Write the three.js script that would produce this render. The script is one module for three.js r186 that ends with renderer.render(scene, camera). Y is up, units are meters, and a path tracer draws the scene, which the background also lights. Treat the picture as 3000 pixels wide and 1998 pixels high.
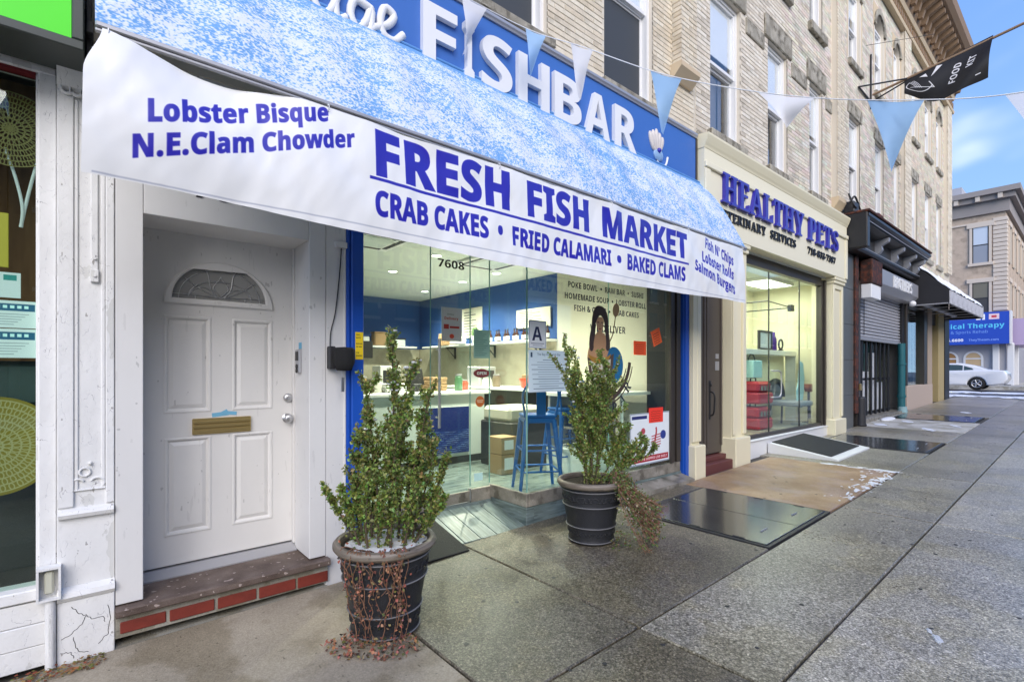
import * as THREE from 'three';
import { FontLoader } from 'three/addons/loaders/FontLoader.js';
import { TextGeometry } from 'three/addons/geometries/TextGeometry.js';
import { ImprovedNoise } from 'three/addons/math/ImprovedNoise.js';
import { mergeGeometries, toCreasedNormals } from 'three/addons/utils/BufferGeometryUtils.js';
import { RectAreaLightUniformsLib } from 'three/addons/lights/RectAreaLightUniformsLib.js';

// ---------- camera, sky, sun, exposure ----------
const scene = new THREE.Scene();
const YAW = 0.86502;                                  // angle between the lens axis and the street line
const camera = new THREE.PerspectiveCamera(2 * Math.atan(999 / 1466) * 180 / Math.PI, 3000 / 1998, 0.05, 600);
camera.position.set(0, 1.45, 3.55);
camera.lookAt(Math.cos(YAW), 1.45, 3.55 - Math.sin(YAW));
camera.setViewOffset(3000, 1998, 0, -86, 3000, 1998); // rising-front shift: verticals stay vertical
const renderer = new THREE.WebGLRenderer({ antialias: true });
renderer.toneMapping = THREE.LinearToneMapping;
renderer.toneMappingExposure = 3.0;
renderer.shadowMap.enabled = true;
RectAreaLightUniformsLib.init();

let seed = 7;
const rnd = () => { seed = (seed * 1664525 + 1013904223) >>> 0; return seed / 4294967296; };
const rr = (a, b) => a + (b - a) * rnd();
const pick = (a) => a[Math.floor(rnd() * a.length)];
const clamp = (v, a = 0, b = 1) => Math.min(b, Math.max(a, v));
const smooth = (a, b, v) => { const t = clamp((v - a) / (b - a)); return t * t * (3 - 2 * t); };
const mix = (a, b, t) => a + (b - a) * t;

const perlin = new ImprovedNoise();
const fbm3 = (x, y, z, o = 4) => { let s = 0, a = 0.5, f = 1; for (let i = 0; i < o; i++) { s += a * perlin.noise(x * f, y * f, z * f); a *= 0.5; f *= 2.03; } return s; };

{ // hazy blue winter sky with thin streaky cloud, the same all round
  const W = 1024, H = 512, d = new Float32Array(W * H * 4);
  for (let j = 0; j < H; j++) for (let i = 0; i < W; i++) {
    const el = ((j + 0.5) / H - 0.5) * Math.PI, az = (i + 0.5) / W * 2 * Math.PI;
    const x = Math.cos(el) * Math.cos(az), y = Math.sin(el), z = Math.cos(el) * Math.sin(az);
    const h = Math.pow(Math.max(y, 0), 0.62);
    let r = mix(0.20, 0.013, h), g = mix(0.31, 0.075, h), b = mix(0.44, 0.30, h);
    const q = 1.0 / (Math.max(y, 0) + 0.32);
    const c = fbm3(x * q * 1.5 + 13, y * 2.2, z * q * 1.5 - 4, 5) + 0.35 * fbm3(x * q * 6 + z * q * 2.5, y * 3, z * q * 1.6 + 30, 4);
    const k = smooth(0.08, 0.56, c) * 0.8;
    r = mix(r, 0.58, k); g = mix(g, 0.59, k); b = mix(b, 0.61, k);
    const p = (j * W + i) * 4; d[p] = r; d[p + 1] = g; d[p + 2] = b; d[p + 3] = 1;
  }
  const t = new THREE.DataTexture(d, W, H, THREE.RGBAFormat, THREE.FloatType);
  t.mapping = THREE.EquirectangularReflectionMapping; t.magFilter = t.minFilter = THREE.LinearFilter; t.needsUpdate = true;
  scene.background = t; scene.environment = t; scene.backgroundIntensity = 1.0;
}
const sun = new THREE.DirectionalLight(0xfff6ec, 1.45);   // sun behind thin cloud, high over the street
sun.position.set(-12, 19, 28); sun.target.position.set(6, 0, 0);
sun.castShadow = true; sun.shadow.radius = 100; sun.shadow.mapSize.set(2048, 2048);
Object.assign(sun.shadow.camera, { left: -30, right: 40, top: 30, bottom: -30, near: 1, far: 120 });
scene.add(sun, sun.target);

// ---------- helpers ----------
const gy = (x) => -0.10 + 0.022 * clamp(x, -30, 26);     // the pavement climbs gently along the street
const used = {};
const named = (n) => { const k = used[n] = (used[n] ?? -1) + 1; return k ? `${n}_${String(k).padStart(3, '0')}` : n; };
function tag(o, label, category, group, kind) { if (label) o.userData.label = label; if (category) o.userData.category = category; if (group) o.userData.group = group; if (kind) o.userData.kind = kind; return o; }
function thing(name, label, category, group, pos = [0, 0, 0], turn = 0) {
  const g = new THREE.Group(); g.name = named(name); g.position.set(...pos); g.rotation.y = turn; scene.add(g); return tag(g, label, category, group);
}
function M(parent, name, geo, mat) {
  const m = new THREE.Mesh(geo, mat); m.name = parent === scene ? named(name) : name; m.castShadow = m.receiveShadow = true; parent.add(m); return m;
}
function struct(name, geo, mat) { const m = geo ? M(scene, name, geo, mat) : new THREE.Group(); if (!geo) { m.name = named(name); scene.add(m); } m.userData.kind = 'structure'; return m; }

function uvm(geo) {               // flat normals, uv in metres by the face's main axis
  const g = geo.index ? geo.toNonIndexed() : geo; const p = g.attributes.position;
  if (!g.attributes.normal) g.computeVertexNormals();
  const uv = new Float32Array(p.count * 2), a = new THREE.Vector3(), b = new THREE.Vector3(), c = new THREE.Vector3(), n = new THREE.Vector3();
  for (let i = 0; i < p.count; i += 3) {
    a.fromBufferAttribute(p, i); b.fromBufferAttribute(p, i + 1); c.fromBufferAttribute(p, i + 2);
    n.crossVectors(b.clone().sub(a), c.clone().sub(a)); const ax = Math.abs(n.x), ay = Math.abs(n.y), az = Math.abs(n.z);
    [a, b, c].forEach((v, k) => { const q = ay >= ax && ay >= az ? [v.x, -v.z] : ax > az ? [v.z, v.y] : [v.x, v.y]; uv[(i + k) * 2] = q[0]; uv[(i + k) * 2 + 1] = q[1]; });
  }
  g.setAttribute('uv', new THREE.BufferAttribute(uv, 2));
  for (const k of Object.keys(g.attributes)) if (!['position', 'normal', 'uv', 'color'].includes(k)) g.deleteAttribute(k);
  return g;
}
const merge = (l) => mergeGeometries(l.map((g) => { const q = g.index ? g.toNonIndexed() : g; for (const k of Object.keys(q.attributes)) if (!['position', 'normal', 'uv', 'color'].includes(k)) q.deleteAttribute(k); return q; }));
function box(x0, x1, y0, y1, z0, z1) { const g = new THREE.BoxGeometry(x1 - x0, y1 - y0, z1 - z0); g.translate((x0 + x1) / 2, (y0 + y1) / 2, (z0 + z1) / 2); return uvm(g); }
function cbox(x0, x1, y0, y1, z0, z1, c = 0.004) {        // box with chamfered edges, 44 triangles
  const cx = (x0 + x1) / 2, cy = (y0 + y1) / 2, cz = (z0 + z1) / 2, h = [(x1 - x0) / 2, (y1 - y0) / 2, (z1 - z0) / 2]; c = Math.min(c, ...h.map((v) => v * 0.45));
  const tris = [], V = (s, ax) => { const v = [0, 1, 2].map((k) => s[k] * (k === ax ? h[k] : h[k] - c)); return [cx + v[0], cy + v[1], cz + v[2]]; };
  const O = [cx, cy, cz];
  const put = (A, B, C) => { const u = B.map((v, i) => v - A[i]), w = C.map((v, i) => v - A[i]); const n = [u[1] * w[2] - u[2] * w[1], u[2] * w[0] - u[0] * w[2], u[0] * w[1] - u[1] * w[0]];
    const m = A.map((v, i) => (v + B[i] + C[i]) / 3 - O[i]); if (n[0] * m[0] + n[1] * m[1] + n[2] * m[2] < 0) tris.push(...A, ...C, ...B); else tris.push(...A, ...B, ...C); };
  const quad = (a, b, d, e) => { put(a, b, d); put(a, d, e); };
  for (let ax = 0; ax < 3; ax++) { const b = (ax + 1) % 3, d = (ax + 2) % 3; for (const s of [-1, 1]) {
    const P = (i, j) => { const q = [0, 0, 0]; q[ax] = s; q[b] = i; q[d] = j; return V(q, ax); }; quad(P(-1, -1), P(1, -1), P(1, 1), P(-1, 1)); } }
  for (let ax = 0; ax < 3; ax++) { const b = (ax + 1) % 3, d = (ax + 2) % 3; for (const i of [-1, 1]) for (const j of [-1, 1]) {
    const S = (s) => { const q = [0, 0, 0]; q[ax] = s; q[b] = i; q[d] = j; return q; }; quad(V(S(-1), b), V(S(1), b), V(S(1), d), V(S(-1), d)); } }
  for (const i of [-1, 1]) for (const j of [-1, 1]) for (const k of [-1, 1]) put(V([i, j, k], 0), V([i, j, k], 1), V([i, j, k], 2));
  const g = new THREE.BufferGeometry(); g.setAttribute('position', new THREE.Float32BufferAttribute(tris, 3)); g.computeVertexNormals(); return uvm(g);
}
function profX(pts, x0, x1) {     // profile of [z, y] points drawn out along x
  const s = new THREE.Shape(pts.map((p) => new THREE.Vector2(p[0], p[1]))); const g = new THREE.ExtrudeGeometry(s, { depth: x1 - x0, bevelEnabled: false });
  g.applyMatrix4(new THREE.Matrix4().set(0, 0, -1, x1, 0, 1, 0, 0, 1, 0, 0, 0, 0, 0, 0, 1)); return uvm(g);
}
function profZ(pts, z0, z1, holes = [], bevel = 0) {  // outline of [x, y] points given depth from z0 to z1
  const s = new THREE.Shape(pts.map((p) => new THREE.Vector2(p[0], p[1]))); for (const h of holes) s.holes.push(new THREE.Path(h.map((p) => new THREE.Vector2(p[0], p[1]))));
  const g = new THREE.ExtrudeGeometry(s, { depth: z1 - z0 - 2 * bevel, bevelEnabled: bevel > 0, bevelThickness: bevel, bevelSize: bevel, bevelOffset: -bevel, bevelSegments: 1, curveSegments: 10 }); g.translate(0, 0, z0 + bevel); return uvm(g);
}
const rect = (x0, x1, y0, y1) => [[x0, y0], [x1, y0], [x1, y1], [x0, y1]];
function tube(pts, r, seg = 24, rad = 6) { return new THREE.TubeGeometry(new THREE.CatmullRomCurve3(pts.map((p) => new THREE.Vector3(...p))), seg, r, rad); }
function rod(a, b, r, n = 8, r2 = r) {
  const A = new THREE.Vector3(...a), B = new THREE.Vector3(...b), d = B.clone().sub(A), g = new THREE.CylinderGeometry(r2, r, d.length(), n);
  g.translate(0, d.length() / 2, 0); g.applyQuaternion(new THREE.Quaternion().setFromUnitVectors(new THREE.Vector3(0, 1, 0), d.clone().normalize())); g.translate(...a); return g;
}
const lathe = (pts, n = 40) => new THREE.LatheGeometry(pts.map((p) => new THREE.Vector2(p[0], p[1])), n);
function slope(geo) { const p = geo.attributes.position; for (let i = 0; i < p.count; i++) p.setY(i, p.getY(i) + gy(p.getX(i))); geo.computeVertexNormals(); return geo; }
function tint(geo, c) { const n = geo.attributes.position.count, a = new Float32Array(n * 3); for (let i = 0; i < n; i++) { a[i * 3] = c[0]; a[i * 3 + 1] = c[1]; a[i * 3 + 2] = c[2]; } geo.setAttribute('color', new THREE.BufferAttribute(a, 3)); return geo; }
const at = (geo, x, y, z, ry = 0, rx = 0, rz = 0) => { if (rx) geo.rotateX(rx); if (rz) geo.rotateZ(rz); if (ry) geo.rotateY(ry); geo.translate(x, y, z); return geo; };

// ---------- textures ----------
const P = 256, lat = new Float32Array(P * P).map(() => rnd());
function vn(x, y, per) { const xi = Math.floor(x), yi = Math.floor(y); let fx = x - xi, fy = y - yi; fx = fx * fx * (3 - 2 * fx); fy = fy * fy * (3 - 2 * fy);
  const m = (v) => ((v % per) + per) % per, a = m(xi), b = m(xi + 1), c = m(yi) * P, d = m(yi + 1) * P;
  return mix(mix(lat[c + a], lat[c + b], fx), mix(lat[d + a], lat[d + b], fx), fy); }
function fb(u, v, per, o = 4) { let s = 0, a = 0.5, t = 0; for (let i = 0; i < o && per <= 256; i++) { s += a * vn(u * per + i * 17, v * per + i * 31, per); t += a; a *= 0.55; per *= 2; } return s / t; }
function tex(w, h, fn, srgb = true) {
  const d = new Uint8Array(w * h * 4); for (let j = 0; j < h; j++) for (let i = 0; i < w; i++) { const c = fn(i / w, j / h), p = (j * w + i) * 4; if (typeof c === 'number') { d[p] = d[p + 1] = d[p + 2] = clamp(c, 0, 255); } else { d[p] = clamp(c[0], 0, 255); d[p + 1] = clamp(c[1], 0, 255); d[p + 2] = clamp(c[2], 0, 255); } d[p + 3] = 255; }
  const t = new THREE.DataTexture(d, w, h); t.wrapS = t.wrapT = THREE.RepeatWrapping; t.magFilter = THREE.LinearFilter; t.minFilter = THREE.LinearMipmapLinearFilter; t.generateMipmaps = true; if (srgb) t.colorSpace = THREE.SRGBColorSpace; t.needsUpdate = true; return t;
}
const per = (t, sx, sy = sx) => { const c = t.clone(); c.repeat.set(1 / sx, 1 / sy); c.needsUpdate = true; return c; };
function canvas(w, h, draw, opaque) {
  const c = document.createElement('canvas'); c.width = w; c.height = h; const g = c.getContext('2d'); if (opaque) { g.fillStyle = opaque; g.fillRect(0, 0, w, h); } draw(g, w, h);
  const t = new THREE.CanvasTexture(c); t.colorSpace = THREE.SRGBColorSpace; t.magFilter = THREE.LinearFilter; t.anisotropy = 4; return t;
}
const speck = tex(512, 512, (u, v) => { const f = fb(u, v, 8, 4), s = vn(u * 256, v * 256, 256), s2 = vn(u * 128 + 9, v * 128 + 5, 128); return 128 + (f - 0.5) * 60 + (s - 0.5) * 92 + (s2 - 0.5) * 60; }, false);
const asphaltTex = tex(2048, 2048, (u, v) => { const f = fb(u, v, 4, 5), s = vn(u * 768, v * 768, 256), s2 = vn(u * 400 + 40, v * 400, 256), s3 = vn(u * 560 + 7, v * 560 + 3, 256), w = fb(u + 0.3, v + 0.1, 6, 6), q = fb(u + 0.7, v + 0.2, 9, 5);
  let k = 132 + (f - 0.5) * 40 + (s - 0.5) * 96 + (s2 - 0.5) * 78; if (s3 > 0.88) k += 62; if (s3 < 0.08) k -= 46; const wet = smooth(0.50, 0.545, w), y = smooth(0.45, 0.6, q); k -= wet * 12 + smooth(0.62, 0.66, q) * 8; return [k + 3 + y * 5, k + 2 + y * 3, k - 4 - y * 6]; });   // exposed aggregate with damp patches
const cementTex = tex(1024, 1024, (u, v) => { const f = fb(u, v, 3, 6), s = vn(u * 256, v * 256, 256), w = fb(u + 0.5, v, 4, 5); let k = 182 + (f - 0.5) * 60 + (s - 0.5) * 26; const st = smooth(0.52, 0.66, w); k -= st * 26;
  const pit = vn(u * 64, v * 64, 64) > 0.95 ? -40 : 0; return [k + pit + 2, k + pit - 2 - st * 2, k + pit - 13 - st * 7]; });
const tanTex = tex(512, 512, (u, v) => { const f = fb(u, v, 4, 6), s = vn(u * 256, v * 256, 256), w = fb(u, v + 0.4, 6, 4); const k = (f - 0.5) * 60 + (s - 0.5) * 30, g = smooth(0.5, 0.7, w) * 16; return [156 + k, 128 + k + g * 0.2, 96 + k + g]; });
const roughWet = tex(1024, 1024, (u, v) => { const f = fb(u, v, 3, 5), s = vn(u * 256, v * 256, 256), w = fb(u + 0.3, v + 0.7, 6, 4); return 128 + (f - 0.5) * 150 + (s - 0.5) * 40 + (w - 0.5) * 90; }, false);
const paintTex = tex(512, 1024, (u, v) => { const f = fb(u, v, 6, 5), c = Math.abs(fb(u, v, 10, 4) - 0.5), c2 = fb(u + 0.2, v, 24, 3), d = fb(u, v + 0.6, 5, 5); let k = 224 + (f - 0.5) * 16; let r = k + 3, g = k + 3, b = k + 2;
  if (c < 0.003 && c2 > 0.62) { r -= 80; g -= 82; b -= 80; } else if (c < 0.008 && c2 > 0.5) { r -= 16; g -= 16; b -= 14; }
  if (c2 > 0.86) { r -= 60; g -= 62; b -= 64; } if (d > 0.7) { r -= 16; g -= 16; b -= 18; } return [r, g, b]; });
const paintBump = tex(512, 512, (u, v) => { const c = Math.abs(fb(u, v, 10, 4) - 0.5); return 150 + (fb(u, v, 18, 4) - 0.5) * 150 - (c < 0.006 ? 90 : 0); }, false);
const snowTex = tex(2048, 512, (u, v) => { const U = u * 5; // snow specks lying on the awning cloth; v runs from the front bar up to the wall
  const big = fb(u, v * 0.25, 20, 4), mid = fb(u, v * 0.25, 60, 3), s = vn(u * 820, v * 176, 256), s2 = vn(u * 400 + 3, v * 86 + 8, 256);
  let dens = 0.58 + (big - 0.5) * 0.5 + (mid - 0.5) * 0.35 - smooth(0.86, 0.97, v) * 0.5; const k = smooth(-0.16, 0.22, dens - 0.6 * s - 0.4 * s2);
  const b = (fb(u + 0.4, v * 0.25, 30, 3) - 0.5) * 20; return [mix(104 + b, 214, k), mix(156 + b, 220, k), mix(210 + b, 232, k)]; });
const snowBump = tex(1024, 256, (u, v) => 255 * (0.5 * vn(u * 256, v * 60, 256) + 0.5 * vn(u * 128, v * 32, 128)), false);
const plankTex = tex(512, 512, (u, v) => { const g = fb(u * 0.25, v, 16, 5), w = fb(u * 0.125, v, 40, 3), f = fb(u, v, 5, 4); const k = (g - 0.5) * 120 + (w - 0.5) * 60; const d = smooth(0.60, 0.75, g) * 50; return [142 + k - d + f * 14, 156 + k - d + f * 10, 158 + k - d]; });
const stoneTex = tex(512, 512, (u, v) => { const f = fb(u, v, 6, 6), s = vn(u * 256, v * 256, 256), d = smooth(0.55, 0.75, fb(u + 0.3, v, 9, 4)); const k = 150 + (f - 0.5) * 90 + (s - 0.5) * 26 - d * 40; return [k, k - 4, k - 14]; });
const brickTex = tex(512, 512, (u, v) => { const f = fb(u, v, 7, 5), s = vn(u * 256, v * 256, 256), d = fb(u + 0.2, v + 0.7, 3, 5); const k = 244 + (f - 0.5) * 36 + (s - 0.5) * 26 - smooth(0.55, 0.75, d) * 26; return [k, k - 1, k - 4]; });
const rustTex = tex(256, 256, (u, v) => { const f = fb(u, v, 6, 6), d = smooth(0.4, 0.65, fb(u + 0.4, v, 8, 4)); const k = (f - 0.5) * 70; return [mix(70, 122, d) + k, mix(48, 66, d) + k * 0.7, mix(42, 44, d) + k * 0.5]; });
const slateTex = tex(512, 512, (u, v) => { const f = fb(u, v, 6, 6), s = vn(u * 256, v * 256, 256), w = fb(u + 0.5, v, 20, 3); let k = (f - 0.5) * 60 + (s - 0.5) * 16; if (w > 0.78) k += 70; return [98 + k, 84 + k, 76 + k]; });
const plateBump = tex(512, 512, (u, v) => { const c = 16, i = Math.floor(u * c), j = Math.floor(v * c), x = u * c - i - 0.5, y = v * c - j - 0.5, a = (i + j) % 2 ? 0.785 : -0.785, p = x * Math.cos(a) + y * Math.sin(a), q = -x * Math.sin(a) + y * Math.cos(a); return 255 * smooth(1.1, 0.7, Math.hypot(p / 0.42, q / 0.13)) + (vn(u * 64, v * 64, 64) - 0.5) * 30; }, false);
const woodTex = tex(256, 256, (u, v) => { const g = fb(u, v * 0.12, 24, 5); const k = (g - 0.5) * 60; return [120 + k, 84 + k, 52 + k]; });
const scuffTex = tex(512, 1024, (u, v) => { const f = fb(u, v, 5, 5), s = fb(u, v * 0.3, 40, 3), d = fb(u + 0.4, v + 0.1, 30, 3); let k = 244 + (f - 0.5) * 12; if (s > 0.80) k -= 10; if (d > 0.84) k -= 34; return [k, k - 1, k - 2]; });
const leafPlanter = tex(512, 256, (u, v) => 90 + 170 * smooth(0.45, 0.62, fb(u, v, 18, 3)) * (0.5 + 0.5 * Math.sin(u * 120)), false);

// ---------- materials ----------
const std = (o) => new THREE.MeshStandardMaterial(o), phy = (o) => new THREE.MeshPhysicalMaterial(o);
const C = (r, g, b) => new THREE.Color().setRGB(r, g, b);
const m = {
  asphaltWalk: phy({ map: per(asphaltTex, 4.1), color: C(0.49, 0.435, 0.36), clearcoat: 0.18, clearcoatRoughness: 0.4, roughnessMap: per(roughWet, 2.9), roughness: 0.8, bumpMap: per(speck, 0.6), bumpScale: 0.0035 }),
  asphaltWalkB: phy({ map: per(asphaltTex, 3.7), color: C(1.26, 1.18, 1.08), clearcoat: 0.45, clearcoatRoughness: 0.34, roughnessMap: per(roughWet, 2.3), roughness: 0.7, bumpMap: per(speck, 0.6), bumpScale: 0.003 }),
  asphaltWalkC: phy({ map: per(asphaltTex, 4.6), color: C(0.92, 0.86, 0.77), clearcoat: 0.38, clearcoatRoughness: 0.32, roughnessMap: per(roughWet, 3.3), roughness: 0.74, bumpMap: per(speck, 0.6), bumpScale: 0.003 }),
  cement: std({ map: per(cementTex, 1.9), color: C(0.74, 0.67, 0.57), roughness: 0.82, bumpMap: per(speck, 0.7), bumpScale: 0.003 }),
  cementPale: std({ map: per(cementTex, 1.3), color: C(1.1, 1.12, 1.16), roughness: 0.85, bumpMap: per(speck, 0.7), bumpScale: 0.003 }),
  tan: std({ map: per(tanTex, 1.5), roughnessMap: per(roughWet, 1.7), roughness: 0.85, bumpMap: per(speck, 0.5), bumpScale: 0.003 }),
  joint: std({ color: C(0.075, 0.07, 0.06), roughness: 0.95 }),
  road: std({ color: C(0.07, 0.07, 0.075), roughness: 0.5, bumpMap: per(speck, 0.5), bumpScale: 0.004 }),
  white: std({ map: per(scuffTex, 1.3, 2.1), color: C(0.79, 0.79, 0.785), roughness: 0.42 }),
  whiteTrim: std({ color: C(0.76, 0.76, 0.755), roughness: 0.35 }),
  doorWhite: std({ map: per(scuffTex, 1.1, 2.3), color: C(0.75, 0.745, 0.73), roughness: 0.42 }),
  oldPaint: std({ map: per(paintTex, 0.62, 1.24), roughness: 0.55, bumpMap: per(paintBump, 0.4), bumpScale: 0.0022 }),
  cream: std({ color: C(0.79, 0.73, 0.52), roughness: 0.5, bumpMap: per(speck, 0.5), bumpScale: 0.0006 }),
  creamFace: std({ color: C(0.82, 0.77, 0.58), roughness: 0.55, bumpMap: per(speck, 0.5), bumpScale: 0.0008 }),
  bluePaint: std({ color: C(0.012, 0.085, 0.46), roughness: 0.34 }),
  signBlue: std({ color: C(0.045, 0.15, 0.48), roughness: 0.5, bumpMap: per(speck, 0.5), bumpScale: 0.0008 }),
  letterWhite: std({ color: C(0.80, 0.80, 0.80), roughness: 0.4 }),
  letterBlue: std({ color: C(0.035, 0.03, 0.36), roughness: 0.3 }),
  black: std({ color: C(0.012, 0.012, 0.014), roughness: 0.45 }),
  blackMatte: std({ color: C(0.014, 0.014, 0.015), roughness: 0.85, bumpMap: per(speck, 0.25), bumpScale: 0.004 }),
  charcoal: std({ color: C(0.03, 0.03, 0.033), roughness: 0.5 }),
  darkInside: std({ color: C(0.22, 0.20, 0.18), roughness: 0.9 }),
  bronze: std({ color: C(0.07, 0.06, 0.052), roughness: 0.4, metalness: 0.5 }),
  brownDoor: std({ color: C(0.075, 0.062, 0.052), roughness: 0.4 }),
  steel: std({ color: C(0.55, 0.55, 0.56), roughness: 0.32, metalness: 0.9 }),
  steelDull: std({ color: C(0.46, 0.46, 0.48), roughness: 0.5, metalness: 0.6 }),
  brass: std({ color: C(0.62, 0.47, 0.2), roughness: 0.35, metalness: 0.85 }),
  kick: std({ map: per(stoneTex, 1.1), color: C(0.8, 0.78, 0.76), roughness: 0.4 }),
  stone: std({ map: per(stoneTex, 0.9), color: C(1.25, 1.22, 1.15), roughness: 0.9, bumpMap: per(speck, 0.45), bumpScale: 0.012 }),
  slate: std({ map: per(slateTex, 0.7), roughness: 0.7, bumpMap: per(speck, 0.5), bumpScale: 0.004 }),
  redBrick: std({ map: per(brickTex, 0.5), color: C(0.21, 0.03, 0.018), roughness: 0.6, bumpMap: per(speck, 0.3), bumpScale: 0.002 }),
  mortar: std({ map: per(cementTex, 0.9), color: C(0.62, 0.62, 0.6), roughness: 0.92, bumpMap: per(speck, 0.4), bumpScale: 0.004 }),
  wallMortar: std({ color: C(0.66, 0.60, 0.50), roughness: 0.95 }),
  plank: std({ map: per(plankTex, 1.1, 0.62), color: C(0.50, 0.55, 0.56), roughness: 0.3 }),
  plate: phy({ color: C(0.035, 0.038, 0.042), roughness: 0.22, metalness: 0.35, clearcoat: 0.6, clearcoatRoughness: 0.12, bumpMap: per(plateBump, 0.42), bumpScale: 0.0014 }),
  rubber: std({ color: C(0.012, 0.012, 0.013), roughness: 0.7, bumpMap: per(speck, 0.2), bumpScale: 0.004 }),
  rust: std({ map: per(rustTex, 0.5), color: C(0.55, 0.5, 0.5), roughness: 0.75 }),
  awningCloth: std({ map: snowTex, roughness: 0.8, bumpMap: snowBump, bumpScale: 0.006 }),
  snow: std({ color: C(0.84, 0.86, 0.89), roughness: 0.75, bumpMap: per(speck, 0.12), bumpScale: 0.006 }),
  blackCloth: std({ color: C(0.018, 0.018, 0.022), roughness: 0.7 }),
  shopGlass: phy({ color: C(0.89, 0.97, 0.93), roughness: 0.01, transmission: 1, thickness: 0, ior: 1.52, metalness: 0 }),
  winGlass: phy({ color: C(0.97, 0.98, 0.98), roughness: 0.015, transmission: 1, thickness: 0, ior: 1.5 }),
  glassEdge: std({ color: C(0.22, 0.42, 0.38), roughness: 0.15 }),
  blind: std({ color: C(0.80, 0.82, 0.85), roughness: 0.7 }),
  ceiling: std({ color: C(0.62, 0.66, 0.62), roughness: 0.8 }),
  wallBlue: std({ color: C(0.02, 0.075, 0.26), roughness: 0.7 }),
  wallBeige: std({ color: C(0.52, 0.50, 0.42), roughness: 0.8 }),
  tileBeige: std({ map: per(brickTex, 1.5), color: C(0.50, 0.47, 0.37), roughness: 0.45 }),
  floorTile: std({ map: per(plankTex, 1.3, 0.8), color: C(0.55, 0.58, 0.58), roughness: 0.25 }),
  counter: std({ color: C(0.62, 0.68, 0.66), roughness: 0.4 }),
  paper: std({ color: C(0.78, 0.79, 0.8), roughness: 0.8 }),
  stoolBlue: std({ color: C(0.012, 0.12, 0.42), roughness: 0.3, metalness: 0.25 }),
  wallYellow: std({ color: C(0.76, 0.73, 0.55), roughness: 0.85 }),
  card: std({ color: C(0.36, 0.23, 0.12), roughness: 0.85 }),
  cartRed: std({ color: C(0.42, 0.02, 0.03), roughness: 0.4 }),
  teal: std({ color: C(0.02, 0.13, 0.15), roughness: 0.45 }),
  greenSign: std({ color: C(0.08, 0.80, 0.012), roughness: 0.45 }),
  signFrame: std({ color: C(0.055, 0.065, 0.06), roughness: 0.5 }),
  planter: std({ map: per(brickTex, 0.7), color: C(0.028, 0.030, 0.036), roughness: 0.4, bumpMap: per(speck, 0.3), bumpScale: 0.003 }),
  planterBand: std({ color: C(0.17, 0.17, 0.18), roughness: 0.5 }),
  planterRim: std({ map: per(stoneTex, 0.5), color: C(0.62, 0.55, 0.5), roughness: 0.55 }),
  soil: std({ color: C(0.04, 0.028, 0.018), roughness: 0.95, bumpMap: per(speck, 0.2), bumpScale: 0.02 }),
  bark: std({ color: C(0.10, 0.075, 0.05), roughness: 0.9 }),
  vine: std({ color: C(0.24, 0.12, 0.07), roughness: 0.85 }),
  leaf: phy({ vertexColors: true, roughness: 0.6, transmission: 0.3, thickness: 0, side: THREE.DoubleSide }),
  dryLeaf: std({ vertexColors: true, roughness: 0.8, side: THREE.DoubleSide }),
  brickV: std({ vertexColors: true, map: per(brickTex, 0.9), roughness: 0.85, bumpMap: per(speck, 0.4), bumpScale: 0.003 }),
  pennantBlue: phy({ color: C(0.34, 0.56, 0.84), roughness: 0.6, transmission: 0.3, thickness: 0 }),
  pennantWhite: phy({ color: C(0.80, 0.80, 0.83), roughness: 0.6, transmission: 0.25, thickness: 0 }),
  string: std({ color: C(0.82, 0.82, 0.82), roughness: 0.7 }),
  carPaint: phy({ color: C(0.78, 0.79, 0.80), roughness: 0.3, clearcoat: 0.8, clearcoatRoughness: 0.05 }),
  carGlass: std({ color: C(0.10, 0.16, 0.17), roughness: 0.08 }),
  tyre: std({ color: C(0.012, 0.012, 0.012), roughness: 0.8 }),
  orangePaper: std({ color: C(0.86, 0.13, 0.015), roughness: 0.7 }),
  redPaper: std({ color: C(0.80, 0.035, 0.025), roughness: 0.7 }),
  ironwork: std({ color: C(0.016, 0.016, 0.018), roughness: 0.4 }),
  cornicePaint: std({ color: C(0.27, 0.18, 0.11), roughness: 0.7 }),
  corniceCream: std({ color: C(0.60, 0.48, 0.32), roughness: 0.75 }),
  farBrick: std({ map: per(brickTex, 1.4), color: C(0.56, 0.45, 0.35), roughness: 0.9 }),
  farTrim: std({ color: C(0.62, 0.54, 0.45), roughness: 0.85 }),
  farGrey: std({ color: C(0.40, 0.40, 0.43), roughness: 0.8 }),
  tape: std({ color: C(0.16, 0.42, 0.60), roughness: 0.7 }),
};
const font = async (n) => await new FontLoader().loadAsync(`fonts/droid/droid_${n}.typeface.json`);
const sansB = await font('sans_bold'), serifB = await font('serif_bold');
function letters(str, f, x0, x1, y0, y1, z, depth, bevel = 0) {   // a word stretched to a box, extruded
  const g = new TextGeometry(str, { font: f, size: 1, depth: 1, curveSegments: 5, bevelEnabled: false }); g.computeBoundingBox(); const b = g.boundingBox;
  g.translate(-b.min.x, -b.min.y, 0); g.scale((x1 - x0) / (b.max.x - b.min.x), (y1 - y0) / (b.max.y - b.min.y), depth); g.translate(x0, y0, z); return uvm(g);
}
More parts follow.
